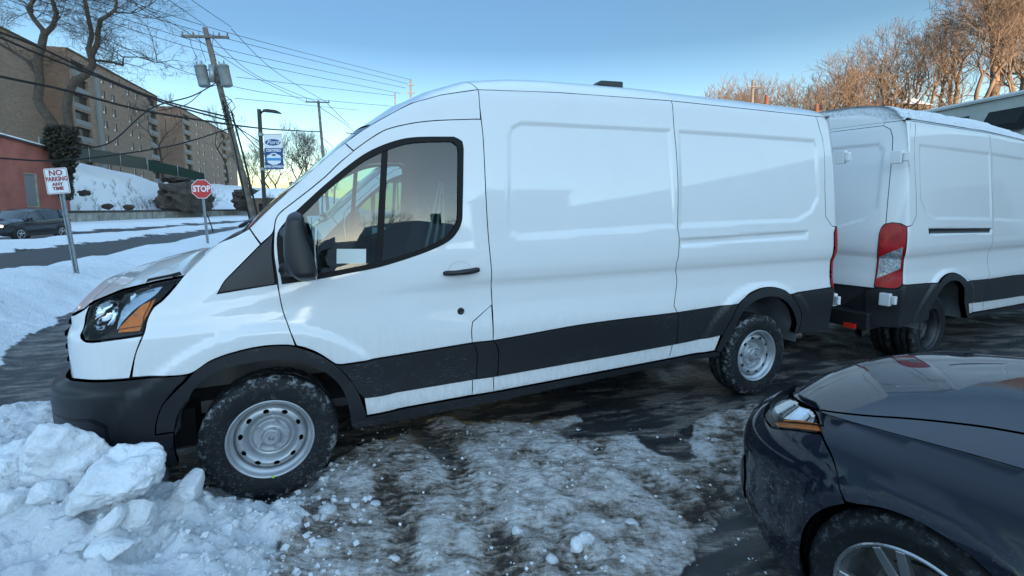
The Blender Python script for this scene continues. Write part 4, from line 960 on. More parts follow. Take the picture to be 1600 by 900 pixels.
HB = [(SUM, 0.01), (-0.3, 0.01), (-0.1, 0.012), (0.1, 0.012), (0.3, 0.012), (0.449, 0.008), (0.676, 0.068), (0.853, 0.136), (1.087, 0.20), (1.45, 0.22), (1.60, 0.26)]
SPN['hood'] = HB + [(1.58, 0.5), (1.50, 0.9), (1.58, 1.3)] + [(a, 1.8 - b) for a, b in HB[::-1]]
SPN['wing'] = [(0.46, 0.0), (1.62, 0.0), (1.62, 0.26), (1.45, 0.214), (1.087, 0.194), (0.853, 0.130), (0.676, 0.062)]
def make_sedan():
    a = R(-62.8); D = (math.cos(a), math.sin(a), 0); Nn = (-math.sin(a), math.cos(a), 0)
    root = empty('parked_sedan', basis((0.7819, 2.1562, 0), D, Nn), 'dark navy sedan close to the camera, front corner at lower right with spattered bumper', 'car')
    def P(k, off=0.0, step=0.025, mi=None, f=None, holes=(), gap=0.0014, fl=0.02, nm=None): return panel(nm or 's_' + k, SPN[k], f or sside(off), step, holes, gap, fl, False, mi, True)
    for mi in (None, 1.8):
        obj('front_bumper', P('bumper', mi=mi), M['navy_spat'], root)
        obj('front_wing', P('fender', mi=mi), M['navy_spat'], root)
        obj('wing_top', P('wing', mi=mi, f=stop_(0.0)), M['navy'], root)
        obj('front_door', P('door1', mi=mi), M['navy'], root); obj('rear_door', P('door2', mi=mi), M['navy'], root); obj('rear_quarter', P('rear', mi=mi, step=0.04), M['navy'], root)
        hs = obj('headlight', panel('s_lb', SL, sside(-0.05), 0.03, [], 0.004, -0.046, False, mi, False), M['lampinner'], root)
        obj('lens', panel('s_ll', SL, sside(0.002), 0.02, [], 0.002, 0.004, False, mi, False), M['glass_clear'], hs)
        obj('turn_signal', panel('s_la', [(0.30, 0.737), (0.345, 0.775), (0.42, 0.800), (0.515, 0.820), (0.552, 0.806), (0.43, 0.772), (0.34, 0.740)], sside(-0.012), 0.02, [], 0.0, 0.02, False, mi, False), M['amber'], hs)
        obj('lamp_reflector', panel('s_lr', [(-0.02, 0.775), (0.10, 0.752), (0.24, 0.745), (0.34, 0.775), (0.50, 0.818), (0.45, 0.838), (0.2, 0.813)], lambda u, z: sed_side(u, z, -0.018 - 0.012 * math.sin(u * 34)), 0.012, [], 0.0, 0.02, False, mi, False), M['chrome'], hs)
        ft = panel('s_fl', [(0.10, 0.30), (0.16, 0.30), (0.20, 0.42), (0.18, 0.52), (0.10, 0.44)], sside(0.006), 0.03, [], 0.0, 0.02, False, mi); obj('bumper_insert', ft, M['gloss_black'], root)
    obj('hood', P('hood', step=0.035, f=stop_(0.003), fl=0.03), M['navy'], root)
    sh = [panel('s_sh', [(-0.5, 0.22), (-0.5, 0.66), (0.4, 0.76), (1.5, 0.86), (4.2, 0.9), (4.2, 0.7), (3.9, 0.62), (3.35, 0.62), (3.25, 0.3), (1.3, 0.25), (1.24, 0.55), (1.1, 0.68), (0.93, 0.74), (0.72, 0.68), (0.58, 0.5), (0.55, 0.22)], sside(-0.04), 0.1, [], 0, 0, False, mi, False) for mi in (None, 1.8)]
    obj('inner_shell', join(sh), M['dark'], root)
    # cabin
    st = [(1.48, 0.985, 0.80), (1.75, 1.10, 0.74), (2.2, 1.34, 0.62), (2.6, 1.42, 0.58), (3.1, 1.41, 0.57), (3.55, 1.30, 0.60), (4.0, 1.08, 0.68), (4.25, 0.985, 0.74)]
    V = []; F = []; n = 9
    for x, zt, hw in st:
        zb = SZ(x) - 0.01; hb = 0.83
        prof = [(-hb, zb), (-(hb + hw) / 2 - 0.02, (zb + zt) / 2), (-hw, zt - 0.05), (-hw * 0.8, zt - 0.012), (0, zt), (hw * 0.8, zt - 0.012), (hw, zt - 0.05), ((hb + hw) / 2 + 0.02, (zb + zt) / 2), (hb, zb)]
        V += [(x, 0.9 + y, max(z, zb)) for y, z in prof]
    for i in range(len(st) - 1):
        for k in range(n - 1): F.append((i * n + k, i * n + k + 1, (i + 1) * n + k + 1, (i + 1) * n + k))
    roofF = [f for f in F if 2 <= (f[0] // n) <= 4 and 2 <= f[0] % n <= 5]; glF = [f for f in F if f not in roofF]
    obj('cabin_glass', mesh('cg', V, [f[::-1] for f in glF], True), M['glass_dark'], root); obj('roof', mesh('rf', V, [f[::-1] for f in roofF], True), M['navy'], root)
    for y in (0.22, 1.58):
        s_ = 1 if y > 0.9 else -1; pl = MB()
        pl.tube([(1.50, 0.9 + s_ * .81, 0.97), (1.85, 0.9 + s_ * .71, 1.17), (2.2, 0.9 + s_ * .625, 1.30)], 0.03, 6); obj('roof_pillar', pl.mesh('p', True), M['navy'], root); pl = MB(); pl.tube([(2.62, 0.9 + s_ * .84, 0.96), (2.66, 0.9 + s_ * .60, 1.37)], 0.035, 6)
        obj('roof_pillar', pl.mesh('p', True), M['navy'], root)
    bt = [(3.9, 0.985), (4.2, 1.0), (4.55, 0.985)]; V = [(x, y, z) for x, z in bt for y in (0.12, 0.9, 1.68)]; obj('boot_lid', mesh('b', V, [(0, 3, 4, 1), (1, 4, 5, 2), (3, 6, 7, 4), (4, 7, 8, 5)][::1], True), M['navy'], root)
    for x in (0.93, 3.63):
        for y, ss in ((0.035, 1), (1.765, -1)):
            e = bpy.data.objects.new('wheel', None); C.objects.link(e); e.parent = root; e.location = (x, y, 0.335); e.rotation_euler = (0, 0.55, 0)
            rot = Matrix.Rotation(math.pi if ss < 0 else 0, 4, 'Z')
            t = tyre_mesh(0.333, 0.224, 0.21, 120, 0.003); t.transform(rot); obj('tyre', t, M['rubber_clean'], e)
            mb = MB(); mb.lathe([(0.234, 0.008), (0.236, 0.0), (0.231, -0.004), (0.224, 0.0), (0.220, 0.016), (0.212, 0.04), (0.205, 0.16)], 80)
            sp = MB()
            for k in range(5):
                for dq in (-0.16, 0.16):
                    q = 2 * math.pi * k / 5 + dq; r1, r2 = 0.055, 0.222; w1, w2 = 0.020, 0.014; c0 = Vector((math.cos(q - dq * 0.55), 0, math.sin(q - dq * 0.55))); c1 = Vector((math.cos(q), 0, math.sin(q))); tt = Vector((-c1.z, 0, c1.x))
                    A = [c0 * r1 + tt * w1, c0 * r1 - tt * w1, c1 * r2 - tt * w2, c1 * r2 + tt * w2]; b = len(sp.V)
                    sp.V += [(p.x, 0.030 if i < 2 else 0.004, p.z) for i, p in enumerate(A)] + [(p.x, 0.055 if i < 2 else 0.03, p.z) for i, p in enumerate(A)]
                    for f in ((0, 1, 2, 3), (7, 6, 5, 4), (0, 4, 5, 1), (1, 5, 6, 2), (2, 6, 7, 3), (3, 7, 4, 0)): sp.F.append(tuple(b + i for i in f))
            sp.lathe([(0.0, 0.022), (0.03, 0.022), (0.034, 0.03), (0.062, 0.032), (0.066, 0.06)], 30)
            rm = mb.mesh('r'); rm.transform(rot); sm_ = sp.mesh('s'); sm_.transform(rot)
            r_ = obj('rim', rm, M['alloy'], e); o = obj('spokes', sm_, M['alloy'], r_); bevel(o, 0.004, 2)
            bk = MB(); bk.lathe([(0.0, 0.10), (0.15, 0.10), (0.152, 0.12), (0.21, 0.13)], 40); bm_ = bk.mesh('b'); bm_.transform(rot); obj('brake_disc', bm_, M['steel_dark'], e)
    for hx in (0.93, 3.63):
        for mi in (False, True):
            V = []; F = []; nn = 22
            for i in range(nn + 1):
                t = math.pi * (-0.1 + 1.2 * i / nn)
                for y, r in ((0.02, 0.347), (0.06, 0.36), (0.40, 0.36)): V.append((hx + r * math.cos(t), 1.8 - y if mi else y, 0.355 + r * math.sin(t)))
                V.append((hx, 1.4 if mi else 0.4, 0.355))
            for i in range(nn):
                for j in range(3): F.append((i * 4 + j, i * 4 + j + 1, i * 4 + 5 + j, i * 4 + 4 + j))
            obj('wheel_housing', mesh('l', V, F, True), M['black_salty'], root)
    obj('cowl_panel', MB().box(1.36, 1.72, 0.14, 1.66, 0.90, 0.955).mesh(), M['black_clean'], root)
    obj('underbody', MB().box(0.3, 4.3, 0.3, 1.5, 0.2, 0.35).mesh(), M['dark'], root)
    for y in (0.0, 1.8):
        s_ = -1 if y == 0 else 1; mb = MB().box(1.72, 1.86, min(y - s_ * .02, y + s_ * 0.17), max(y - s_ * .02, y + s_ * .17), 0.98, 1.11); bevel(obj('side_mirror', mb.mesh(), M['navy'], root), 0.035, 3)
    return root
def mk_spat():
    m, nt, b = mat('navy_paint_with_slush_spatter'); v = coords(nt)
    st = noise(nt, coords(nt, (20, 20, 60), (0, R(-35), 0)), 2.2, 5, 0.7); sp = noise(nt, v, 55, 4, 0.8); big = noise(nt, v, 2.4, 4)
    sep = N(nt, 'ShaderNodeSeparateXYZ'); L(nt, v, sep.inputs[0])
    lo = ramp(nt, sep.outputs['Z'], [(0.40, 1.0), (0.66, 0.35), (0.76, 0.0)])
    a = math_(nt, 'MAXIMUM', ramp(nt, st, [(0.60, 0), (0.66, 0.7)]), ramp(nt, sp, [(0.62, 0), (0.67, 0.9)]))
    a = math_(nt, 'MULTIPLY', math_(nt, 'MULTIPLY', a, lo), ramp(nt, big, [(0.30, 0.25), (0.55, 1.0)]))
    film = math_(nt, 'MULTIPLY', lo, ramp(nt, noise(nt, v, 6, 6, 0.7), [(0.45, 0.0), (0.8, 0.04)]))
    t = math_(nt, 'MAXIMUM', a, film)
    L(nt, mix(nt, t, (0.0018, 0.0045, 0.015), (0.42, 0.45, 0.48)), b.inputs['Base Color'])
    b.inputs['Roughness'].default_value = 0.5; b.inputs['Specular IOR Level'].default_value = 0.15; b.inputs['Coat Weight'].default_value = 1.0
    L(nt, ramp(nt, math_(nt, 'MAXIMUM', a, math_(nt, 'MULTIPLY', lo, 0.05)), [(0, 0.03), (1, 0.5)]), b.inputs['Coat Roughness'])
    return m
M['navy_spat'] = mk_spat()
sedan = make_sedan()
# ================================================================ small suv across the road
def make_suv(mw):
    root = empty('moving_suv', mw, 'dark grey compact SUV driving past across the road, headlight lit', 'car')
    st = [(0.0, .35, .62, .66, .62, .60), (0.12, .28, .78, .86, .84, .80), (0.5, .25, .93, .96, .91, .84), (1.0, .25, 1.0, 1.03, .93, .84), (1.25, .25, 1.04, 1.10, .93, .80), (1.9, .25, 1.04, 1.50, .93, .62), (2.3, .25, 1.05, 1.60, .93, .60), (3.3, .25, 1.09, 1.62, .93, .60), (3.9, .26, 1.14, 1.55, .92, .60), (4.3, .30, 1.16, 1.32, .88, .62), (4.5, .38, 1.0, 1.05, .80, .66), (4.55, .45, .8, .82, .72, .66)]
    V = []; F = []; n = 9
    for x, zb, zs, zt, hw, tw in st:
        pr = [(hw * .92, zb), (hw, zb + .15), (hw, zs - .12), (hw * .97, zs), (tw + .04, zt - .06), (tw * .85, zt), (0, zt + .015)]
        full = pr + [(-a, b) for a, b in pr[::-1][1:]]; n = len(full); V += [(x, y, z) for y, z in full]
    gl = []
    for i in range(len(st) - 1):
        for k in range(n - 1):
            f = (i * n + k, i * n + k + 1, (i + 1) * n + k + 1, (i + 1) * n + k)
            (gl if (k in (3, n - 5) and 4 <= i <= 8) or (i in (4, 9) and 3 <= k <= n - 5) else F).append(f)
    F.append(tuple(range(n))); F.append(tuple(reversed([(len(st) - 1) * n + k for k in range(n)])))
    b = obj('body', mesh('suv', V, F, True), M['charcoal'], root); obj('windows', mesh('suvg', V, gl, True), M['glass_dark'], root)
    for y in (-1, 1):
        for x in (0.88, 3.55):
            ar = MB(); ar.lathe([(0.0, -.01), (0.40, -.01), (0.40, 0.1)], 30, T=lambda p: (x + p[0], y * (.935 - p[1]), .36 + p[2])); obj('arch_trim', ar.mesh(), M['black'], root)
            e = bpy.data.objects.new('wheel', None); C.objects.link(e); e.parent = root; e.location = (x, y * .95, .34)
            t = MB(); t.lathe([(0.23, 0), (0.34, 0), (0.35, .03), (0.35, .2), (0.2, .2)], 28, T=lambda p: (p[0], -y * p[1], p[2])); obj('tyre', t.mesh('t', True), M['rubber_clean'], e)
            r_ = MB()
            for k in range(5): q = 2 * math.pi * k / 5 + .3; r_.tube([(0, 0, 0), (.22 * math.cos(q), 0, .22 * math.sin(q))], .03, 6)
            r_.lathe([(.2, -.01), (.235, -.01), (.235, .02)], 28, T=lambda p: (p[0], -y * p[1], p[2])); obj('rim', r_.mesh('r'), M['alloy'], e)
        for pi_, pts_ in enumerate(([(1.22, y * .88, 1.08), (1.9, y * .63, 1.5)], [(2.55, y * .93, 1.06), (2.6, y * .62, 1.58)], [(3.7, y * .93, 1.12), (3.95, y * .62, 1.54)])): obj('roof_pillar', MB().tube(pts_, .07 if pi_ == 2 else .035, 6).mesh('p'), M['charcoal'], root)
        pl = MB().tube([(1.22, y * .88, 1.08), (1.9, y * .63, 1.5)], .035, 6).tube([(2.55, y * .93, 1.06), (2.6, y * .62, 1.58)], .035, 6).tube([(3.7, y * .93, 1.12), (3.95, y * .62, 1.54)], .07, 6)
        mm = MB().box(1.35, 1.5, min(y * .9, y * 1.1), max(y * .9, y * 1.1), 1.03, 1.17); bevel(obj('side_mirror', mm.mesh(), M['charcoal'], root), .03)
        hl = MB().box(0.02, .22, min(y * .55, y * .80), max(y * .55, y * .80), .72, .82); bevel(obj('headlight', hl.mesh(), M['lamp_on'], root), .02)
        tl = MB().box(4.40, 4.5, min(y * .55, y * .82), max(y * .55, y * .82), .92, 1.02); obj('tail_light', tl.mesh(), M['redlens'], root)
        sk = MB().box(.9, 3.6, min(y * .80, y * .955), max(y * .80, y * .955), .24, .40); obj('sill', sk.mesh(), M['black'], root)
    return root
m, nt, b = mat('lit_headlamp'); b.inputs['Emission Color'].default_value = (1, 0.86, 0.65, 1); b.inputs['Emission Strength'].default_value = 3.0; M['lamp_on'] = m
_sd = Vector((-0.165, 0.986, 0)); make_suv(basis((-24.95 - 0.15, 22.55, 0.02), _sd, Vector((-0.986, -0.165, 0))))
# ================================================================ ground
def vn(x, y, s, seed=0):
    x = x * s + seed * 17.13; y = y * s + seed * 9.7
    xi = np.floor(x).astype(np.int64); yi = np.floor(y).astype(np.int64); xf = x - xi; yf = y - yi
    xf = xf * xf * (3 - 2 * xf); yf = yf * yf * (3 - 2 * yf)
    def h(a, b):
        n = (a * 374761393 + b * 668265263 + seed * 69069) & 0xffffffff
        n = ((n ^ (n >> 13)) * 1274126177) & 0xffffffff
        return ((n ^ (n >> 16)) & 0xffff) / 65535.0
    return (h(xi, yi) * (1 - xf) + h(xi + 1, yi) * xf) * (1 - yf) + (h(xi, yi + 1) * (1 - xf) + h(xi + 1, yi + 1) * xf) * yf
def fbm(x, y, s, o=4, seed=0, g=0.5):
    a = 1; t = 0; w = 0
    for i in range(o):
        t = t + a * vn(x, y, s, seed + i); w += a; a *= g; s *= 2.03
    return t / w
def worley(x, y, s, seed=0):
    x = x * s; y = y * s; xi = np.floor(x).astype(np.int64); yi = np.floor(y).astype(np.int64)
    d1 = np.full(x.shape, 9.0); d2 = np.full(x.shape, 9.0)
    for i in (-1, 0, 1):
        for j in (-1, 0, 1):
            a = xi + i; b = yi + j
            n = (a * 374761393 + b * 668265263 + seed * 69069) & 0xffffffff; n = ((n ^ (n >> 13)) * 1274126177) & 0xffffffff
            px = a + (n & 0xfff) / 4095.0; py = b + ((n >> 12) & 0xfff) / 4095.0
            d = np.hypot(px - x, py - y); d2 = np.where(d < d1, d1, np.minimum(d2, d)); d1 = np.minimum(d1, d)
    return d1, d2
ss = lambda t: np.clip(t, 0, 1) ** 2 * (3 - 2 * np.clip(t, 0, 1))
def seg_d(x, y, P):
    d = np.full(x.shape, 1e9)
    for (x1, y1), (x2, y2) in zip(P, P[1:]):
        ex, ey = x2 - x1, y2 - y1; t = np.clip(((x - x1) * ex + (y - y1) * ey) / (ex * ex + ey * ey), 0, 1); d = np.minimum(d, np.hypot(x - x1 - t * ex, y - y1 - t * ey))
    return d
def side_of(x, y, P, Q): return ((Q[0] - P[0]) * (y - P[1]) - (Q[1] - P[1]) * (x - P[0])) / math.hypot(Q[0] - P[0], Q[1] - P[1])   # + = left of P>Q
def line_x(y, pts): return np.interp(y, [p[1] for p in pts], [p[0] for p in pts])
BANK_R = [(-2.9, 0.0), (-4.3, 3.2), (-5.0, 4.3), (-6.1, 5.9), (-6.8, 7.5), (-7.6, 9.5), (-9.2, 16), (-10.8, 24), (-18, 60), (-26, 100)]
ROAD_N = [(-6.5, -6), (-8.6, 1.5), (-11.84, 10.9), (-20.46, 35.0), (-32, 68), (-45, 104)]
ROAD_F = [(-13.3, -6), (-15.1, 1.5), (-18.51, 17.14), (-24.31, 43.8), (-33.5, 84), (-40, 112)]
LANE_N = [(-17.2, -6), (-18.6, 1.5), (-22.6, 22), (-27.2, 48), (-34, 86), (-40.5, 116)]
LANE_F = [(-23, -6), (-24.2, 1.5), (-28, 22), (-32.5, 48), (-38.5, 86), (-44, 116)]
def heights(x, y):
    far = ss((np.hypot(x, y - 3) - 9) / 6)
    w1, w2 = worley(x + 0.12 * vn(x, y, 6, 3), y + 0.12 * vn(x, y, 6, 5), 4.2, 2); lump = ss((0.70 - w1) / 0.38); crack = np.clip((w2 - w1) * 2.5, 0, 1)
    w3, w4 = worley(x, y, 11.0, 7); lump2 = ss((0.66 - w3) / 0.36)
    f1 = fbm(x, y, 3.0, 5, 11); f2 = fbm(x, y, 14.0, 4, 23)
    # --- snow bank between lot and road
    br = line_x(y, BANK_R) - x; bl = x - line_x(y, ROAD_N)
    edge = 0.35 * (fbm(x, y, 1.3, 3, 31) - 0.5) * 2
    inb = np.minimum(br + edge, bl + edge * 0.7)
    bank = 0.50 * ss(inb / 1.7) * (0.72 + 0.5 * fbm(x, y, 0.7, 3, 41)) * (1 - 0.25 * far)
    bm = ss(inb / 0.25)
    # --- pile in front of the van's nose
    def g(cx, cy, rx, ry, h, a=0.0):
        c, s = math.cos(a), math.sin(a); dx = x - cx; dy = y - cy; u = (dx * c + dy * s) / rx; v = (-dx * s + dy * c) / ry
        return h * np.exp(-(u * u + v * v) ** 1.15)
    pile = np.maximum.reduce([g(-2.05, 2.0, 0.62, 0.40, 0.36, 0.3), g(-2.75, 2.35, 0.6, 0.5, 0.36), g(-3.15, 2.95, 0.55, 0.55, 0.34), g(-2.4, 1.55, 0.9, 0.5, 0.30), g(-1.55, 1.75, 0.5, 0.35, 0.17), g(-1.2, 2.18, 0.28, 0.12, 0.07), g(-3.4, 2.0, 0.8, 0.7, 0.36)])
    pm = ss((pile - 0.025) / 0.05)
    rough = ss((pile) / 0.12)
    z = bank + pile
    snow = np.maximum(bm, pm)
    z = z + snow * (0.050 * (lump - 0.35) * (0.35 + 0.65 * crack) * (0.5 + fbm(x, y, 1.4, 2, 17)) + 0.020 * (lump2 - 0.4) + 0.075 * (f1 - 0.5) + 0.038 * (f2 - 0.5) + 0.016 * (fbm(x, y, 34, 3, 29) - .5)) * (1 - 0.6 * far)
    # --- median and far verge banks
    mn = np.minimum(line_x(y, ROAD_F) - x, x - line_x(y, LANE_N)); med = 0.34 * ss((mn + edge) / 0.9) * (0.7 + 0.6 * fbm(x, y, 0.8, 3, 51)); mm = ss((mn + edge * 0.5) / 0.2)
    fv = line_x(y, LANE_F) - x; ver = (0.45 * ss((fv + edge) / 1.6) - 0.38 * ss((fv - 2.5) / 3)) * (0.7 + 0.6 * fbm(x, y, 0.5, 3, 61)); vm = ss((fv + edge) / 0.3)
    z = z + (med * mm + ver * vm) * (0.9 + 0.35 * (f1 - 0.5)); snow = np.maximum(snow, np.maximum(mm, vm))
    # --- crusty ice in the lot
    def region(poly): return np.where(pip(x, y, poly), dist_poly(x, y, poly), -dist_poly(x, y, poly))
    ICE = [(-2.4, 1.0), (-2.4, 2.3), (-1.42, 2.47), (-1.27, 2.78), (-1.05, 3.1), (-0.55, 3.45), (0.1, 3.45), (0.45, 3.6), (0.8, 3.3), (1.05, 3.15), (1.3, 3.45), (1.65, 3.75), (2.2, 3.75), (1.95, 3.1), (1.5, 2.62), (1.15, 2.30), (0.84, 2.10), (0.76, 1.96), (0.7, 1.0)]
    ri = region(ICE) if x.size < 4e6 else None
    e2 = 0.42 * (fbm(x, y, 2.2, 5, 71, 0.6) - 0.5) * 2
    ice = ss((ri + e2 * 0.55 + 0.03) / 0.14)
    sharp_corner = ss(side_of(x, y, (0.76, 1.96), (1.35, 2.55)) / 0.05 + 0.5 + (fbm(x, y, 9, 3, 77) - .5))
    ice = ice * sharp_corner
    hole = g(1.05, 3.1, 0.16, 0.22, .8, 0.5) + g(0.62, 3.35, 0.3, 0.14, .9, .2)
    ice = ice * (1 - np.clip(hole * 1.3, 0, 1))
    t1 = np.exp(-((side_of(x, y, (-0.78, 3.45), (-0.42, 2.93))) / 0.085) ** 2) * ss((y - 2.65) / .4) * (x < 0.3)
    rut = np.exp(-((side_of(x, y, (-0.42, 2.93), (0.02, 1.7)) - 0.0) / 0.09) ** 2) * ss((3.1 - y) / .5) * 0.75
    ice = ice * (1 - 0.85 * np.clip(t1, 0, 1))
    ribs = 0.5 + 0.5 * np.sin((y * 0.94 - x * 0.3) * 120)
    def track(P, Q, w0, y0, y1): return np.exp(-(np.abs(side_of(x, y, P, Q)) / w0) ** 4) * ss((y - y0) / .25) * ss((y1 - y) / .25)
    trk = np.maximum.reduce([track((-0.62, 3.5), (0.12, 1.7), .085, 1.0, 3.6), track((-0.98, 3.2), (-.35, 1.7), .07, 1.0, 2.9) * .7, track((0.25, 3.6), (1.25, 1.9), .10, 1.9, 3.5) * .8, track((1.75, 3.6), (1.0, 2.2), .09, 2.1, 3.7) * .6])
    trk = trk * (0.45 + 0.55 * ss((fbm(x, y, 2.5, 3, 171) - .38) / .2))
    streaky = fbm(x * 0.94 + y * 0.34, (-x * 0.34 + y * 0.94) * 4.0, 3.0, 5, 81, 0.6)
    lot = (1 - ss((np.hypot(x - 2, y - 5) - 14) / 6)) * (1 - snow)
    thin = ss((streaky - 0.47) / 0.14) * 0.75 * lot
    z = z + ice * (0.022 + 0.020 * (f1 - 0.5) + 0.012 * (lump2 - .4) * fbm(x, y, 1.1, 2, 91) + 0.012 * (f2 - 0.5) + 0.010 * (fbm(x, y, 40, 3, 33) - .5) + 0.026 * (lump - .35) * ss((fbm(x, y, 1.6, 2, 95) - .5) / .2)) - rut * ice * 0.02
    c = 0.005 * np.abs(np.sin((x * 0.55 + y * 0.83) * 60)) * ice * ss((fbm(x, y, 1.2, 3, 99) - .45) / .15); z = z + c
    patch = ss((fbm(x + .3 * y, y * 1.6, 1.7, 5, 181, .6) - .47) / .12); dirt = np.clip(0.25 + 0.75 * patch + trk * (1.15 + .7 * ribs), 0, 2.0)
    z = z - ice * trk * (0.022 + 0.010 * ribs)
    # clean white snow spills to the left of the front wheel
    wl = ss((-0.85 - x + 0.35 * (fbm(x, y, 3, 3, 111) - .5) * 2) / 0.55) * ice
    icev = np.clip(ice, 0, 1); snow = np.maximum(snow, wl * 0.92)
    thin = np.clip(thin, 0, 1)
    # bigger loose lumps
    for cx, cy, r, h in ((-1.17, 2.30, .075, .075), (-1.08, 2.26, .06, .05), (-0.98, 2.36, .05, .04), (0.35, 2.12, .05, .04), (-0.55, 2.05, .03, .02), (0.18, 2.0, .035, .03), (-1.7, 1.78, .12, .08), (-1.45, 1.95, .09, .06), (0.02, 2.2, .03, .02), (0.6, 2.25, .04, .03), (-.9, 2.1, .04, .03), (-.75, 2.45, .035, .02)):
        z = z + h * np.exp(-((np.hypot(x - cx, y - cy) / r) ** 3)) * (0.7 + 0.6 * vn(x, y, 14, 5))
        snow = np.maximum(snow, 0.75 * np.exp(-((np.hypot(x - cx, y - cy) / (r * 1.1)) ** 4)))
    # tyres sit on the flat
    for hx, hy in ((0, 0), (3.75, 0)):
        px = OV.x + DV.x * (1.02 + hx) + NV.x * 0.14; py = OV.y + DV.y * (1.02 + hx) + NV.y * 0.14
        u = (x - px) * DV.x + (y - py) * DV.y; v = (x - px) * NV.x + (y - py) * NV.y
        k = np.exp(-(np.abs(u) / 0.22) ** 4 - (np.abs(v) / 0.2) ** 4); z = z * (1 - k) + 0.001 * k
    # tread print behind/ahead of the front tyre
    top = 1.6 * (f2 - .5) + .35 * (lump2 - .5) + 1.2 * (fbm(x, y, 40, 3, 33) - .5) + .5 * (lump - .5)  # lightens raised bits and darkens hollows in the ice colour, replacing crevice shade
    px = OV.x + DV.x * 0.62 + NV.x * 0.13; py = OV.y + DV.y * 0.62 + NV.y * 0.13
    u = (x - px) * DV.x + (y - py) * DV.y; v = (x - px) * NV.x + (y - py) * NV.y
    k = ss((0.36 - np.abs(u)) / .1) * ss((0.16 - np.abs(v)) / .05); z = z * (1 - 0.8 * k) + k * (0.015 + 0.011 * np.sin(v * 150 + 0.9 * np.sin(u * 30))); snow = np.maximum(snow, 0.6 * k)
    # --- far terrain: hill behind the retaining wall on the left, hillside on the right, unseen ridge added behind the camera to block the sun
    wx = -51.16 - 0.193 * (y - 55.0); d = wx - x - 2.2
    crest = np.interp(y, [30, 48, 66, 80, 92, 104, 130, 200], [8.5, 8.8, 8.6, 8.5, 7.6, 5.4, 6.0, 7.0])
    hill = np.where(d > 0, 1.25 + (crest - 1.25) * ss(d / 11.0 * 1.0) + np.clip((d - 11) / 14, 0, 1) * 3.2 + 0.9 * (fbm(x, y, 0.3, 5, 121) - .5) * ss(d / 3), 0)
    left = (y > -20) & (x < -20)
    z = np.where(left & (d > 0), hill, z); snow = np.where(left & (d > 0), 1.0, snow)
    # right hillside
    s = (x * 0.86 + y * 0.5); rr = ss((s - 60) / 70) * 19 + np.clip(s - 130, 0, 400) * 0.02
    rg = (x > 20) & (y > 30)
    z = np.where(rg, rr + 1.0 * (fbm(x, y, 0.06, 4, 131) - .5) * ss((s - 50) / 20), z)
    # added ridge, out of view, shaped so its shadow covers lot and apartments
    rh = np.interp(x, [-330, 55, 80, 92, 105, 130, 200, 330], [58, 58, 36, 29, 26, 26, 22, 20]); rz = rh * ss((-y - 150) / 110)
    z = np.where(y < -120, rz + 3.0 * (fbm(x, y, 0.03, 3, 141) - .5) * ss((-y - 150) / 30), z)
    dist = np.hypot(x, y); snow = np.where((y < -20), 1.0, snow); snow = np.where(rg & (s > 55), np.where(fbm(x, y, 0.12, 3, 151) > .6, 0.9, 0.0), snow)
    litter = np.where(rg & (s > 50), 1.0, 0.0)
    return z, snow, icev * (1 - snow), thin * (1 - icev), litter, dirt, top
def axis(core0, core1, fine, lo, hi, g=1.085, mx=6.0, gn=1.05):
    a = list(np.arange(core0, core1, fine)); s = fine; v = a[-1]
    while v < hi: s = min(s * g, mx); v += s; a.append(v)
    s = fine; v = a[0]; b = []
    while v > lo: s = min(s * gn, mx); v -= s; b.append(v)
    return np.array(b[::-1] + a)
def ground():
    ax = axis(-3.3, 2.2, 0.0115, -320, 330, 1.05, gn=1.024); ay = axis(1.72, 3.9, 0.0115, -340, 360, 1.024, gn=1.06)
    X, Y = np.meshgrid(ax, ay); shp = X.shape; x = X.ravel(); y = Y.ravel()
    z, snow, ice, thin, lit, dirt, top = heights(x, y)
    nx, ny = len(ax), len(ay); me = bpy.data.meshes.new('ground')
    me.vertices.add(len(x)); me.vertices.foreach_set('co', np.stack([x, y, z], 1).ravel())
    i = np.arange((nx - 1) * (ny - 1)); r = i // (nx - 1); c = i % (nx - 1); a = r * nx + c
    q = np.stack([a, a + 1, a + nx + 1, a + nx], 1).ravel(); nf = len(i)
    me.loops.add(nf * 4); me.loops.foreach_set('vertex_index', q); me.polygons.add(nf); me.polygons.foreach_set('loop_start', np.arange(nf) * 4); me.polygons.foreach_set('use_smooth', np.ones(nf, bool))
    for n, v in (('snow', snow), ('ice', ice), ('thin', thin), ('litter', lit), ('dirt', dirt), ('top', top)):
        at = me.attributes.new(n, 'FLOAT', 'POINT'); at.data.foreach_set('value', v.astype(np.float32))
    me.update(calc_edges=True); me.validate(); return me
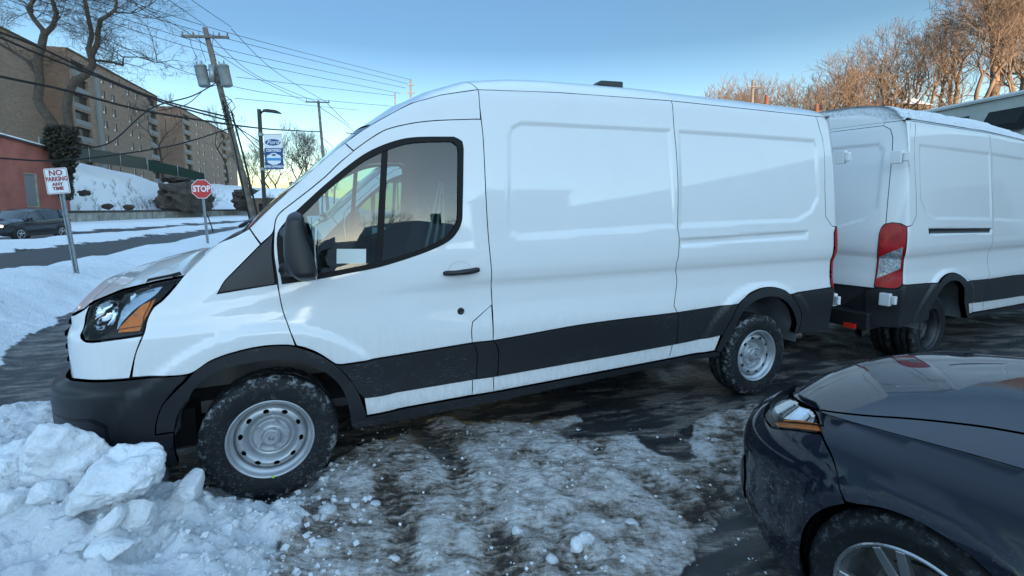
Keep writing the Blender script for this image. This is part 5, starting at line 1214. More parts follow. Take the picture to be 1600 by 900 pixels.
def mk_ground():
    m, nt, b = mat('lot_asphalt_ice_and_snow'); v = coords(nt, kind='Position')
    A = {k: N(nt, 'ShaderNodeAttribute', attribute_name=k).outputs['Fac'] for k in ('snow', 'ice', 'thin', 'litter', 'dirt', 'top')}
    fine = noise(nt, v, 38, 6, 0.75); mid = noise(nt, v, 9, 6, 0.7); big = noise(nt, v, 1.8, 5, 0.6); grit = noise(nt, v, 130, 3, 0.7)
    strk = noise(nt, coords(nt, (3.0, 16, 3), (0, 0, R(-62)), 'Position'), 2.0, 6, 0.7, dist=0.7)
    strk2 = noise(nt, coords(nt, (2.0, 20, 3), (0, 0, R(28)), 'Position'), 2.2, 6, 0.7, dist=0.5)
    asp = mix(nt, fine, (0.016, 0.017, 0.019), (0.045, 0.045, 0.047)); asp = mix(nt, ramp(nt, grit, [(0.66, 0), (0.74, 1)]), asp, (0.11, 0.11, 0.11))
    # dirty ice: pale crust over brown slush, hollows also darkened in place of shade
    k = math_(nt, 'ADD', math_(nt, 'MULTIPLY', mid, 0.30), math_(nt, 'ADD', math_(nt, 'MULTIPLY', fine, 0.25), math_(nt, 'MULTIPLY', strk, 0.45)))
    gv = N(nt, 'ShaderNodeTexVoronoi'); gv.inputs['Scale'].default_value = 48; L(nt, v, gv.inputs['Vector']); gr = N(nt, 'ShaderNodeRGBToBW'); L(nt, gv.outputs['Color'], gr.inputs[0]); fin2 = noise(nt, v, 95, 4, 0.8)
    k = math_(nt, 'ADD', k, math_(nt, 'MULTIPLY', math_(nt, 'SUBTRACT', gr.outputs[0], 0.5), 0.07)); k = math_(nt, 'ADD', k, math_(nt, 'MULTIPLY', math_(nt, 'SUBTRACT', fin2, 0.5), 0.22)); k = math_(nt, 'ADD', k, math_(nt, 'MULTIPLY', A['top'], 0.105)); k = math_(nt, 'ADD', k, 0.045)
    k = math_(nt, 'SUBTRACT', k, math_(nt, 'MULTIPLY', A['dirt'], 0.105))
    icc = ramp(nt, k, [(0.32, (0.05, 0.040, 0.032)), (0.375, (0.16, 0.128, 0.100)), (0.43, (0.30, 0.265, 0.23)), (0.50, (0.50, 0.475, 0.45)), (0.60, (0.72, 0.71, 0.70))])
    thc = ramp(nt, math_(nt, 'ADD', math_(nt, 'MULTIPLY', strk2, 0.6), math_(nt, 'MULTIPLY', fine, 0.4)), [(0.40, (0.035, 0.031, 0.028)), (0.52, (0.20, 0.175, 0.15)), (0.62, (0.46, 0.44, 0.42))])
    sd = math_(nt, 'MULTIPLY', ramp(nt, fine, [(0.60, 0.0), (0.70, 1.0)]), ramp(nt, big, [(0.48, 0.0), (0.66, 0.55)]))
    snc = mix(nt, sd, mix(nt, mid, (0.70, 0.73, 0.76), (0.84, 0.86, 0.88)), (0.20, 0.165, 0.125))
    c = mix(nt, math_(nt, 'MULTIPLY', A['thin'], 1.0), asp, thc)
    icf = ramp(nt, math_(nt, 'ADD', A['ice'], math_(nt, 'MULTIPLY', math_(nt, 'SUBTRACT', mid, 0.5), 0.9)), [(0.38, 0), (0.62, 1)])
    icf = math_(nt, 'MULTIPLY', icf, ramp(nt, A['ice'], [(0.0, 0), (0.25, 1)]))
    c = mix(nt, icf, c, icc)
    snf = ramp(nt, math_(nt, 'ADD', A['snow'], math_(nt, 'MULTIPLY', math_(nt, 'SUBTRACT', mid, 0.5), 0.7)), [(0.42, 0), (0.58, 1)])
    snf = math_(nt, 'MULTIPLY', snf, ramp(nt, A['snow'], [(0.0, 0), (0.2, 1)]))
    c = mix(nt, snf, c, snc)
    lit = ramp(nt, noise(nt, v, 0.6, 6, 0.8), [(0.4, (0.10, 0.06, 0.035)), (0.6, (0.24, 0.15, 0.085))])
    c = mix(nt, math_(nt, 'MULTIPLY', A['litter'], math_(nt, 'SUBTRACT', 1.0, snf)), c, lit)
    L(nt, c, b.inputs['Base Color'])
    rg = mix(nt, icf, ramp(nt, noise(nt, v, 2.6, 4), [(0.38, 0.22), (0.62, 0.62)]), 0.55); rg = mix(nt, snf, rg, 0.75); L(nt, rg, b.inputs['Roughness'])
    vo = N(nt, 'ShaderNodeTexVoronoi'); vo.inputs['Scale'].default_value = 34; L(nt, v, vo.inputs['Vector']); h = math_(nt, 'ADD', math_(nt, 'MULTIPLY', mid, 1.0), math_(nt, 'MULTIPLY', fine, 0.6)); h = math_(nt, 'ADD', h, math_(nt, 'MULTIPLY', math_(nt, 'MULTIPLY', noise(nt, v, 3.2, 4, 0.6), A['snow']), 2.2)); h = math_(nt, 'SUBTRACT', h, math_(nt, 'MULTIPLY', vo.outputs['Distance'], 0.3)); h = math_(nt, 'ADD', h, math_(nt, 'MULTIPLY', math_(nt, 'MULTIPLY', strk, icf), 0.7))
    bn = N(nt, 'ShaderNodeBump'); bn.inputs['Distance'].default_value = 0.03; L(nt, h, bn.inputs['Height'])
    st = math_(nt, 'ADD', 0.10, math_(nt, 'MULTIPLY', math_(nt, 'MAXIMUM', snf, icf), 0.8)); L(nt, st, bn.inputs['Strength']); L(nt, bn.outputs['Normal'], b.inputs['Normal'])
    b.inputs['Specular IOR Level'].default_value = 0.4
    return m
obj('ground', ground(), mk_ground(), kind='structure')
def strip(name, A, B, m, z, label=None, y0=-6, y1=104, n=60):
    V = []; 
    for i in range(n + 1):
        y = y0 + (y1 - y0) * i / n; V += [(float(line_x(y, A)), y, z), (float(line_x(y, B)), y, z)]
    F = [(2 * i, 2 * i + 2, 2 * i + 3, 2 * i + 1) for i in range(n)]
    return obj(name, mesh(name, V, F), m, kind='structure')
m, nt, b = mat('road_asphalt_with_salt'); v = coords(nt, kind='Position')
tr = noise(nt, coords(nt, (1.6, 0.06, 1), (0, 0, R(-17)), 'Position'), 1.6, 4, 0.6); f = noise(nt, v, 8, 6, 0.7); sl = noise(nt, coords(nt, (2.2, 0.25, 1), (0, 0, R(-17)), 'Position'), 1.3, 6, 0.75)
c = mix(nt, ramp(nt, tr, [(0.35, 0), (0.65, 1)]), (0.038, 0.038, 0.040), (0.085, 0.082, 0.080)); c = mix(nt, math_(nt, 'MULTIPLY', ramp(nt, sl, [(0.56, 0), (0.68, 1)]), 0.55), c, (0.32, 0.33, 0.34)); c = mix(nt, f, c, (0.06, 0.058, 0.056), 'SOFT_LIGHT')
L(nt, c, b.inputs['Base Color']); b.inputs['Roughness'].default_value = 0.55; M['road'] = m
strip('road', [(p[0] - .25, p[1]) for p in ROAD_N], [(p[0] + .15, p[1]) for p in ROAD_F], M['road'], 0.012)
strip('road', [(p[0] - .15, p[1]) for p in LANE_N], [(p[0] + .2, p[1]) for p in LANE_F], M['road'], 0.012)
# ---------------------------------------------------------------- ice blocks on the pile
def chunk(seed, sx, sy, sz, cuts=9):
    rnd = random.Random(seed); bm = bmesh.new(); bmesh.ops.create_icosphere(bm, subdivisions=5, radius=1.0)
    pl = [(Vector((rnd.uniform(-1, 1), rnd.uniform(-1, 1), rnd.uniform(-1, 1))).normalized(), rnd.uniform(0.55, 0.82)) for _ in range(cuts)]
    for v in bm.verts:
        p = v.co * 1.15
        for n, d in pl:
            k = p.dot(n) - d
            if k > 0: p = p - n * (k * 0.80)
        q = Vector((p.x * sx, p.y * sy, p.z * sz)); s = Vector((seed * 3.1, 0, 0))
        q += p.normalized() * (mnoise.fractal(q * 11 + s, 0.8, 2.1, 6) * 0.032 + mnoise.noise(q * 4 + s) * 0.03); v.co = q
    me = bpy.data.meshes.new('chunk'); bm.to_mesh(me); bm.free(); me.polygons.foreach_set('use_smooth', [True] * len(me.polygons)); return me
CH = [(-2.03, 2.07, 0.49, 0.17, 0.14, 0.185, (0.15, -0.35, 0.35), 'tall upright block of old snow leaning on the van bumper corner', 4),
      (-1.735, 1.96, 0.455, 0.19, 0.15, 0.11, (0.25, -0.30, 0.25), 'long slab of icy snow lying tilted beside the upright block', 9),
      (-2.60, 2.35, 0.34, 0.15, 0.12, 0.09, (0, 0.2, 0.5), 'small snow lump at left edge of the pile', 12),
      (-1.12, 2.24, 0.045, 0.07, 0.05, 0.045, (0.3, 0.2, 0.1), 'little broken snow lump right below the front tyre', 15),
      (-1.38, 2.02, 0.10, 0.10, 0.08, 0.055, (0.1, -0.2, 0.9), 'flat snow lump on the slope between slab and tyre', 18),
      (0.33, 2.10, 0.055, 0.05, 0.04, 0.03, (0, 0, 0.4), 'white ice lump on the dirty crust near the lower centre', 21)]
for x, y, z, a, b_, c_, r_, lab, sd in CH:
    o = obj('snow_block', chunk(sd, a, b_, c_), M['snow_chunk'], None, lab, 'snow block', 'broken blocks of old snow'); o.location = (x, y, z); o.rotation_euler = r_
# mid-size broken pieces and loose crumbs
_r = random.Random(77); _spots = []
for i in range(26):
    if i < 17: x = _r.uniform(-3.3, -1.25); y = 1.75 + _r.random() ** 1.3 * (1.0 if x < -2.2 else .45)
    else: x = _r.uniform(-8.2, -5.6); y = 4.2 + (-5.6 - x) * 1.1 + _r.uniform(-.3, .3)
    _spots.append((x, y, _r.uniform(.035, .085)))
_zz = heights(np.array([p[0] for p in _spots]), np.array([p[1] for p in _spots]))[0]
_cm = [chunk(40 + k, 1, 1, 1, 8) for k in range(4)]
for k in _cm: k.transform(Matrix.Scale(1.0, 4))
for i, ((x, y, s_), z) in enumerate(zip(_spots, _zz)):
    o = obj('snow_chunk', _cm[i % 4], M['snow_chunk'], None, 'fist sized broken chunk of snow lying loose on the ploughed snow', 'snow chunk', 'loose snow chunks'); o.location = (x, y, float(z) + s_ * .35); o.rotation_euler = (_r.uniform(0, 3), _r.uniform(0, 3), _r.uniform(0, 3)); o.scale = (s_ * _r.uniform(.8, 1.3), s_, s_ * _r.uniform(.5, .8))
def crumbs(n, fn, seed, r0, r1):
    r4 = random.Random(seed); P = [fn(r4) for _ in range(n)]; zz = heights(np.array([p[0] for p in P]), np.array([p[1] for p in P]))[0]; V = []; F = []
    base = [(0, 0, 1), (.94, 0, .33), (-.5, .8, .33), (-.45, -.85, .33), (.5, .7, -.5), (-.9, .1, -.5), (.45, -.8, -.5), (0, 0, -1)]; fc = [(0, 1, 2), (0, 2, 3), (0, 3, 1), (1, 4, 2), (2, 5, 3), (3, 6, 1), (1, 6, 4), (2, 4, 5), (3, 5, 6), (7, 5, 4), (7, 6, 5), (7, 4, 6)]
    for (x, y), z in zip(P, zz):
        s_ = r0 + (r1 - r0) * r4.random() ** 2.5; rt = Matrix.Rotation(r4.uniform(0, 6.28), 3, Vector((r4.gauss(0, 1), r4.gauss(0, 1), r4.gauss(0, 1))).normalized()); b = len(V)
        for p in base: q = rt @ Vector(p) * s_ * r4.uniform(.75, 1.2); V.append((x + q.x, y + q.y, z + q.z * .8 + s_ * .25))
        F += [tuple(b + i for i in f) for f in fc]
    return mesh('crumbs', V, F)
def cf(r4):
    t = r4.random()
    if t < .5: return r4.uniform(-3.3, -1.0), 1.72 + r4.random() ** 1.2 * 1.1
    if t < .66: return r4.gauss(-1.15, .25), r4.uniform(1.75, 2.5)
    x = r4.uniform(-8.5, -5.5); return x, 4.2 + (-5.6 - x) * 1.1 + r4.gauss(0, .3)
obj('snow_crumbs', crumbs(1300, cf, 5, .006, .026), M['snow'], None, kind='stuff', label='small crumbs of snow scattered over the ploughed pile', cat='snow crumbs')
def cf2(r4):
    return r4.uniform(-1.3, 1.4), r4.uniform(1.8, 3.4)
obj('ice_grit', crumbs(380, cf2, 6, .003, .014), M['snow_chunk'], None, kind='stuff', label='bits of ice scattered over the dirty crust', cat='ice bits')
# ================================================================ retaining wall, red building, apartments
WD = Vector((-0.1895, 0.9819, 0)); WN = Vector((0.9819, 0.1895, 0)); WP = Vector((-51.16, 55.0, 0))
wmx = basis(WP, WD, -WN)
wl = empty('retaining_wall', wmx, 'long low concrete retaining wall at the foot of the snowy slope', 'wall')
obj('wall_face', MB().box(-45, 62, -0.15, 0.35, -0.3, 1.12).mesh(), M['concrete'], wl)
obj('coping', bevel(obj('x', MB().box(-45, 62, -0.24, 0.4, 1.12, 1.38).mesh(), M['rock']), .03).data, M['rock'], wl); bpy.data.objects.remove(bpy.data.objects['x'])
jm = MB()
for i in range(26): jm.box(-44 + i * 4.1, -43.93 + i * 4.1, -0.158, -0.15, -0.2, 1.12)
obj('joint', jm.mesh(), M['dark'], wl, kind='stuff')
def facade(mb, s0, s1, z0, z1, holes, T, y=0.0, depth=0.25):
    xs = sorted({s0, s1, *[h[0] for h in holes], *[h[1] for h in holes]}); zs = sorted({z0, z1, *[h[2] for h in holes], *[h[3] for h in holes]})
    uv = []
    for i in range(len(xs) - 1):
        for j in range(len(zs) - 1):
            cx = (xs[i] + xs[i + 1]) / 2; cz = (zs[j] + zs[j + 1]) / 2
            if any(h[0] < cx < h[1] and h[2] < cz < h[3] for h in holes): continue
            b = len(mb.V); q = [(xs[i], y, zs[j]), (xs[i + 1], y, zs[j]), (xs[i + 1], y, zs[j + 1]), (xs[i], y, zs[j + 1])]
            mb.V += [T(p) if T else p for p in q]; mb.F.append((b, b + 1, b + 2, b + 3))
    for h in holes:
        dd = h[4] if len(h) > 4 else depth
        a, c, e, g = h[:4]; q = [(a, e), (c, e), (c, g), (a, g)]
        for k in range(4):
            p1, p2 = q[k], q[(k + 1) % 4]; b = len(mb.V); r = [(p1[0], y, p1[1]), (p2[0], y, p2[1]), (p2[0], y + dd, p2[1]), (p1[0], y + dd, p1[1])]
            mb.V += [T(p) if T else p for p in r]; mb.F.append((b, b + 3, b + 2, b + 1))
def uvbox(me):
    uvl = me.uv_layers.new(name='UVMap')
    for p in me.polygons:
        n = p.normal
        for li in p.loop_indices:
            v = me.vertices[me.loops[li].vertex_index].co
            uvl.data[li].uv = ((v.x if abs(n.y) >= abs(n.x) else v.y) * 1.0, v.z)
    return me
D1 = Vector((-0.29515, 0.95545, 0)); N1 = Vector((0.95545, 0.29515, 0)); Y1 = -N1
def block(mw, label, s1, z0, z1, balc, wins, pipes, endw, rows, pitch, ztop, mside='brick_tan', mend='brick_brown', depth=18):
    """facade along +x at y=0 facing -y ; the building's body lies at y>0"""
    root = empty('apartment_block', mw, label, 'building')
    holes = []; W = []
    for r in range(rows):
        zt = ztop - r * pitch
        for a, c in balc: holes.append((a, c, zt - 2.2, zt - 0.05, 0.5))
        for a, c in wins:
            holes.append((a, c, zt - 1.65, zt - 0.25)); W.append((a, c, zt - 1.65, zt - 0.25))
    mb = MB(); facade(mb, 0, s1, z0, z1, holes, None)
    w = obj('wall', uvbox(mb.mesh()), M[mside], root)
    e = MB(); b = len(e.V); e.V += [(0, 0, z0), (0, depth, z0), (0, depth, z1), (0, 0, z1), (s1, 0, z0), (s1, depth, z0), (s1, depth, z1), (s1, 0, z1)]; e.F += [(0, 3, 2, 1), (4, 5, 6, 7), (1, 2, 6, 5)]
    obj('end_wall', uvbox(e.mesh()), M[mend], root)
    obj('roof', MB().box(-0.12, s1 + 0.12, -0.12, depth, z1 + 0.003, z1 + 0.32).mesh(), M['rock'], root)
    for r in range(rows):
        zt = ztop - r * pitch
        for a, c in balc:
            bb = obj('balcony', MB().box(a + .02, c - .02, .46, .50, zt - 2.2, zt - .05).mesh(), M['shade_in'], root)  # dark sheet closing the recess, its colour stands for the shade inside
            obj('railing', MB().box(a + 0.02, c - 0.02, -0.05, 0.03, zt - 2.35, zt - 1.55).mesh(), M['slab'], bb)
            obj('balcony_door', MB().box(a + .8, a + 2.4, .40, .46, zt - 2.2, zt - .35).mesh(), M['window_dark'], bb)
    for a, c, z_, t_ in W:
        f = obj('window', MB().box(a + .03, c - .03, .10, .13, z_ + .03, t_ - .03).mesh(), M['window_dark'], root)
        fr = MB().box((a + c) / 2 - .03, (a + c) / 2 + .03, .06, .10, z_, t_).box(a, (a + c) / 2, .085, .095, z_ + .02, z_ + .35); obj('window_frame', fr.mesh(), M['white_trim'], f)
    for a, c in pipes: obj('flue_strip', MB().box(a, c, -0.35, -0.003, z0, z1 - 1.2).mesh(), M['slab'], root)
    return root
C0 = Vector((-72.601, 81.0, 0))
# step face: local x along -N1 from corner
a1 = block(basis(C0, D1, Y1), 'tan brick apartment block with balconies, nearest full facade on the left hill', 35.4, 7.0, 27.45, [(0.6, 5.4), (29.8, 34.5)], [(9.9, 11.2), (13.4, 14.8), (20.0, 21.4), (23.7, 25.0)], [(7.3, 8.5)], None, 7, 2.72, 26.3)
stp = empty('apartment_wing', basis(C0 - D1 * 30.0 - N1 * 3.64, D1, Y1), 'blank tan brick wing of the apartments at the left picture edge', 'building')
e = MB(); e.V += [(0, 0, 7), (29.3, 0, 7), (29.3, 0, 27.4), (0, 0, 27.4), (29.3, 17, 7), (29.3, 17, 27.4), (0, 17, 7), (0, 17, 27.4)]; e.F += [(0, 1, 2, 3), (1, 4, 5, 2), (0, 3, 7, 6)]; obj('wall', uvbox(e.mesh()), M['brick_tan'], stp)
obj('roof', MB().box(-0.1, 29.4, -0.12, 17, 27.403, 27.75).mesh(), M['rock'], stp)
st2 = empty('stair_tower', basis(C0 - N1 * 3.9 - D1 * 0.72, N1, D1), 'brown brick stair tower set between the two wings of the tan apartments', 'building')
obj('wall', uvbox(MB().box(-1.6, 3.88, 0.0, 0.70, 7, 27.6).mesh()), M['brick_brown'], st2)
B0 = Vector((-91.16, 135.0, 0))
a2 = block(basis(B0, D1, Y1), 'farther tan apartment block with brown end wall, right of the first one', 58.0, 6.0, 28.9, [(1.0, 6.2), (38.5, 44.0)], [(11.5, 13.3), (16.5, 18.3), (26.0, 27.8), (31.5, 33.3), (48.0, 50.0)], [], None, 7, 2.75, 27.9, 'brick_tan')
obj('wall', uvbox(MB().box(-1.0, 0.02, 0.02, 14, 6, 29.2).mesh()), M['brick_brown'], a2)
# red building
RP = Vector((-54.0, 55.0, 0)); red = empty('red_building', basis(RP, WD, -WN), 'red stucco building with sloping snowy roof and grey door at the left', 'building')
mb = MB(); xs = [-22.0, -1.9, -0.6, 4.6]
def roofz(s): return 9.25 - (s + 4.5) * 0.085
prof = [(-22, 0.5), (4.6, 0.5), (4.6, roofz(4.6)), (-22, roofz(-22))]
facade(mb, -22, 4.6, 0.8, roofz(4.6), [(-2.05, -0.35, 1.9, 5.5, .2)], None); b = len(mb.V)
mb.V += [(-22, 0, roofz(4.6)), (4.6, 0, roofz(4.6)), (-22, 0, roofz(-22)), (4.6, 12, .8), (4.6, 12, roofz(4.6)), (4.6, 0, .8), (4.6, 0, roofz(4.6))]; mb.F += [(b, b + 1, b + 2), (b + 5, b + 3, b + 4, b + 6)]
obj('wall', mb.mesh(), M['stucco_red'], red)
dr = obj('door', MB().box(-2.0, -0.4, .15, .2, 1.9, 5.45).mesh(), M['slab'], red); obj('door_frame', MB().box(-0.42, -0.30, -.03, .15, 1.85, 5.5).box(-2.1, -.3, -.03, .15, 5.45, 5.56).box(-2.1, -.3, -.06, .15, 1.78, 1.9).mesh(), M['concrete'], dr)
obj('shutter', MB().box(-9.2, -7.8, -.02, .05, 3.0, 5.0).mesh(), M['slab'], red)
rf = MB(); rf.V += [(-22, -.35, roofz(-22)), (4.9, -.35, roofz(4.9)), (4.9, 6, roofz(4.9) + 1.2), (-22, 6, roofz(-22) + 1.2), (-22, -.35, roofz(-22) - .2), (4.9, -.35, roofz(4.9) - .2)]; rf.F += [(0, 1, 2, 3), (4, 5, 1, 0)]; obj('roof', rf.mesh(), M['asphaltroof'], red)
sn = MB(); sn.V += [(-22, -.30, roofz(-22) + .16), (4.8, -.30, roofz(4.8) + .16), (4.8, 6, roofz(4.9) + 1.33), (-22, 6, roofz(-22) + 1.33), (-22, -.36, roofz(-22) + .01), (4.8, -.36, roofz(4.8) + .01)]; sn.F += [(0, 1, 2, 3), (4, 5, 1, 0)]; obj('roof_snow', sn.mesh(), M['snow_clean'], red)
# fence on the crest, green screen and rock outcrop
def fence(name, P, h, mk, label, post):
    root = empty(name, P[0], label, 'fence'); O = Vector(P[0])
    V = []; F = []
    for p in P: V += [tuple(Vector(p) - O), tuple(Vector(p) - O + Vector((0, 0, h)))]
    for i in range(len(P) - 1): F.append((2 * i, 2 * i + 2, 2 * i + 3, 2 * i + 1))
    sc = obj('screen', mesh('f', V, F), M[mk], root); s = sc.modifiers.new('s', 'SOLIDIFY'); s.thickness = .05
    for i in range(len(P) - 1):
        a, c = Vector(P[i]) - O, Vector(P[i + 1]) - O; n = max(1, int((c - a).length / post))
        for k in range(n + (i == len(P) - 2)): q = a.lerp(c, k / n) + Vector((.1, -.1, 0)); obj('post', MB().tube([q, q + Vector((0, 0, h + .25))], .06, 6).mesh('p', True), M['galv'], root)
fence('crest_fence', [(-60.3, 62, 8.5), (-62.8, 72, 8.5), (-63.4, 84, 8.3)], 2.0, 'fence_mesh', 'grey screened chain fence along the crest of the snowy slope', 6.0)
fence('green_fence', [(-63.4, 84.2, 8.2), (-62.3, 90, 7.5), (-61.8, 97, 6.7)], 1.9, 'fence_green', 'dark green screened fence at the right end of the slope crest', 8.0)
def rockmesh(seed, sx, sy, sz):
    bm = bmesh.new(); bmesh.ops.create_icosphere(bm, subdivisions=4, radius=1)
    for v in bm.verts:
        p = v.co; d = mnoise.fractal(p * 1.6 + Vector((seed, 0, 0)), 1, 2, 4) * .35; w = mnoise.noise(p * 5 + Vector((seed, 1, 0))) * .12
        v.co = Vector((p.x * sx, p.y * sy, p.z * sz)) * (1 + d + w)
    me = bpy.data.meshes.new('rock'); bm.to_mesh(me); bm.free(); return me
for p, s_, lab, sd in (((-56.8, 84, 3.2), (3.0, 8.5, 2.6), 'large dark rock outcrop breaking through the snow slope behind the stop sign', 3), ((-59.2, 85, 6.6), (1.6, 4.0, .6), 'upper ledge of dark rock below the green fence', 8), ((-56.0, 103, 3.4), (3.0, 7, 2.2), 'brushy dark rock mound right of the large outcrop', 13)):
    o = obj('rock_outcrop', rockmesh(sd, *s_), M['rock'], None, lab, 'rock', 'rock outcrops on the snowy slope'); o.location = p; o.rotation_euler = (0, 0, .2)
for i in range(3):
    o = obj('rock', rockmesh(20 + i, .7, .5, .35), M['rock'], None, ('dark stone in the snow just above the retaining wall, left one', 'dark stone in the snow just above the retaining wall, right one', 'small brown stone halfway up the snow slope')[i], 'rock', 'stones in the snow'); o.location = ((-53.6, 63.5, 1.9), (-54.0, 67.5, 1.8), (-55.2, 62, 3.6))[i]
# ================================================================ trees
def branch(mb, p, d, length, r, depth, rnd, up=0.15, spread=0.75, kink=0.25, minr=0.012, nseg=4, kids=3, sides=5):
    P = [p]; RR = [r]; q = Vector(p); dd = Vector(d).normalized(); seg = length / nseg
    for i in range(nseg):
        dd = (dd + Vector((rnd.gauss(0, kink), rnd.gauss(0, kink), rnd.gauss(0, kink) + up * .5)) * .6).normalized()
        q = q + dd * seg; P.append(q.copy()); RR.append(max(minr, r * (1 - .62 * (i + 1) / nseg)))
    mb.tube(P, RR, sides if depth > 1 else 3, False)
    if depth <= 0: return
    for i in range(1, nseg + 1):
        for k in range(kids if i == nseg else rnd.choice((1, 1, 2))):
            ax = (P[i] - P[i - 1]).normalized(); o = ax.orthogonal().normalized(); o.rotate(Matrix.Rotation(rnd.uniform(0, 2 * math.pi), 3, ax))
            nd = (ax * (1 - spread * .45) + o * spread * rnd.uniform(.6, 1.1) + Vector((0, 0, up))).normalized()
            branch(mb, P[i].copy(), nd, length * rnd.uniform(.5, .72), max(minr, RR[i] * rnd.uniform(.55, .75)), depth - 1, rnd, up, spread, kink, minr, 3, 2, sides)
def oak(mb, p, d, length, r, lev, rnd, minr):
    """forking limb: bends, splits in two or three, ends in a fan of fine twigs"""
    n = 5; P = [p]; RR = [r]; q = Vector(p); dd = Vector(d).normalized(); r1 = max(minr, r * .72)
    for i in range(n):
        dd = (dd + Vector((rnd.gauss(0, .15), rnd.gauss(0, .15), rnd.gauss(0, .10) + .05))).normalized(); q = q + dd * length / n; P.append(q.copy()); RR.append(r + (r1 - r) * (i + 1) / n)
    mb.tube(P, RR, 7 if lev > 3 else 5 if lev > 1 else 3, False)
    if lev <= 0: return
    for i in range(2, n):
        if rnd.random() < (.55 if lev > 1 else .8):
            o = dd.orthogonal(); o.rotate(Matrix.Rotation(rnd.uniform(0, 6.28), 3, dd)); oak(mb, P[i].copy(), dd * .6 + o.normalized() * rnd.uniform(.6, 1.0) + Vector((0, 0, .25)), length * rnd.uniform(.45, .65), max(minr, RR[i] * .45), max(0, lev - 2), rnd, minr)
    a0 = rnd.uniform(0, 6.28); m = 2 if rnd.random() < .6 else 3
    for k in range(m):
        a = a0 + k * 6.28 / m + rnd.uniform(-.4, .4); o = dd.orthogonal().normalized(); o.rotate(Matrix.Rotation(a, 3, dd))
        oak(mb, P[-1].copy(), dd + o * rnd.uniform(.40, .75) + Vector((0, 0, .12)), length * rnd.uniform(.68, .88), max(minr, r1 * rnd.uniform(.62, .82)), lev - 1, rnd, minr)
def tree_parts(seed, H, r, fork=0.3, lev=6, minr=0.017):
    rnd = random.Random(seed); tr = MB(); cr = MB(); hf = H * fork; P = [Vector((0, 0, -1.5)), Vector((0, 0, 0))]; q = Vector((0, 0, 0)); d = Vector((rnd.gauss(0, .06), rnd.gauss(0, .06), 1))
    for i in range(4): d = (d + Vector((rnd.gauss(0, .07), rnd.gauss(0, .07), 0))).normalized(); q = q + d * hf / 4; P.append(q.copy())
    tr.tube(P, [r * 1.3, r * 1.15, r, r * .95, r * .9, r * .86], 10)
    m = rnd.choice((2, 3, 3)); a0 = rnd.uniform(0, 6.28)
    for k in range(m):
        a = a0 + k * 6.28 / m + rnd.uniform(-.3, .3); e = rnd.uniform(.25, .55); oak(cr, P[-1].copy(), (math.cos(a) * e, math.sin(a) * e, 1), H * .20, r * .66, lev, rnd, minr)
    for i in (3, 4): a = rnd.uniform(0, 6.28); oak(cr, P[i].copy(), (math.cos(a), math.sin(a), .7), H * .15, r * .35, lev - 2, rnd, minr)
    return tr.mesh('trunk', True), cr.mesh('crown', True)
TV = [tree_parts(100 + i, 14, (.30, .26, .36, .24, .32, .28)[i], (.30, .38, .25, .42, .28, .34)[i], 5, .015) for i in range(6)]
TV += [tree_parts(300 + i, 14, .17, (.35, .45, .3)[i], 5, .014) for i in range(3)]
rnd = random.Random(5)
def place_tree(v, x, y, z, sc, rot, mk, label, group, cat='tree'):
    r_ = empty('bare_tree', Matrix.Translation((x, y, z)) @ Matrix.Rotation(rot, 4, 'Z') @ Matrix.Scale(sc, 4), label, cat, group)
    tm = TV[v][0].copy() if 0 else TV[v][0]; cm = TV[v][1]
    for nme, me in (('trunk', tm), ('crown', cm)):
        k = (me.name, mk)
        if k not in WM: c = me.copy(); c.materials.clear(); c.materials.append(M[mk]); WM[k] = c
        obj(nme, WM[k], None, r_)
    return r_
def gz(x, y):
    z = heights(np.array([float(x)]), np.array([float(y)]))[0]; return float(z[0])
# row on the hillside: (angle px-equivalent lateral/forward ratio, distance, top height)
HT = []
for i in range(30):
    t = i / 29; rat = 0.40 + 0.72 * t + rnd.uniform(-.012, .012); Yd = rnd.choice((66, 78, 90, 100)) if i % 3 else 84
    top = np.interp(rat, [0.40, 0.46, 0.54, 0.62, 0.68, 0.74, 0.82, 0.90, 1.0, 1.12], [.232, .245, .262, .262, .275, .305, .335, .385, .43, .47]) * Yd * rnd.uniform(.93, 1.03)
    HT.append((rat * Yd, Yd, top))
for i, (x, y, top) in enumerate(HT):
    z = gz(x, y) - .2; h = max(8.0, top - z); dark = i in (19, 27)  # shade on the dark trees is put into the bark colour
    lab = 'bare tree with shade put into its dark bark colour, standing out among the warm lit hillside trees' if i == 19 else 'second dark bare tree near the right picture edge' if i == 27 else 'bare winter tree on the right hillside in warm low sunlight'
    place_tree(rnd.randrange(6), x, y, z, h / 12.2, rnd.uniform(0, 6.28), 'bark_dark' if dark else 'bark_warm', lab, None if dark else 'sunlit bare trees on the right hillside')
# big pale trunk at the right
bt = empty('bare_tree', (69.0, 70, 15.0), 'tall bare tree with thick pale sunlit trunk at the right edge', 'tree', None)
tb = MB(); tb.tube([(0, 0, 0), (-.3, 0, 5), (-.9, 0, 9.5), (-1.8, 0, 13), (-3.2, 0, 16)], [.62, .52, .44, .34, .2], 10).tube([(-.9, 0, 9.5), (.6, .3, 12), (1.4, .5, 16)], [.32, .24, .12], 8); obj('trunk', tb.mesh('t', True), M['bark_warm'], bt)
cb = MB(); r3 = random.Random(9)
for p_ in ((-.9, 0, 9.5), (-1.8, 0, 13), (-3.2, 0, 16), (.6, .3, 12), (1.4, .5, 16), (-1.3, 0, 11)):
    for k in range(4): a = r3.uniform(0, 6.28); branch(cb, Vector(p_), (math.cos(a), math.sin(a), .8), 4.5, .12, 3, r3, .12, .8, .25, .02)
obj('crown', cb.mesh('c'), M['bark_warm'], bt)
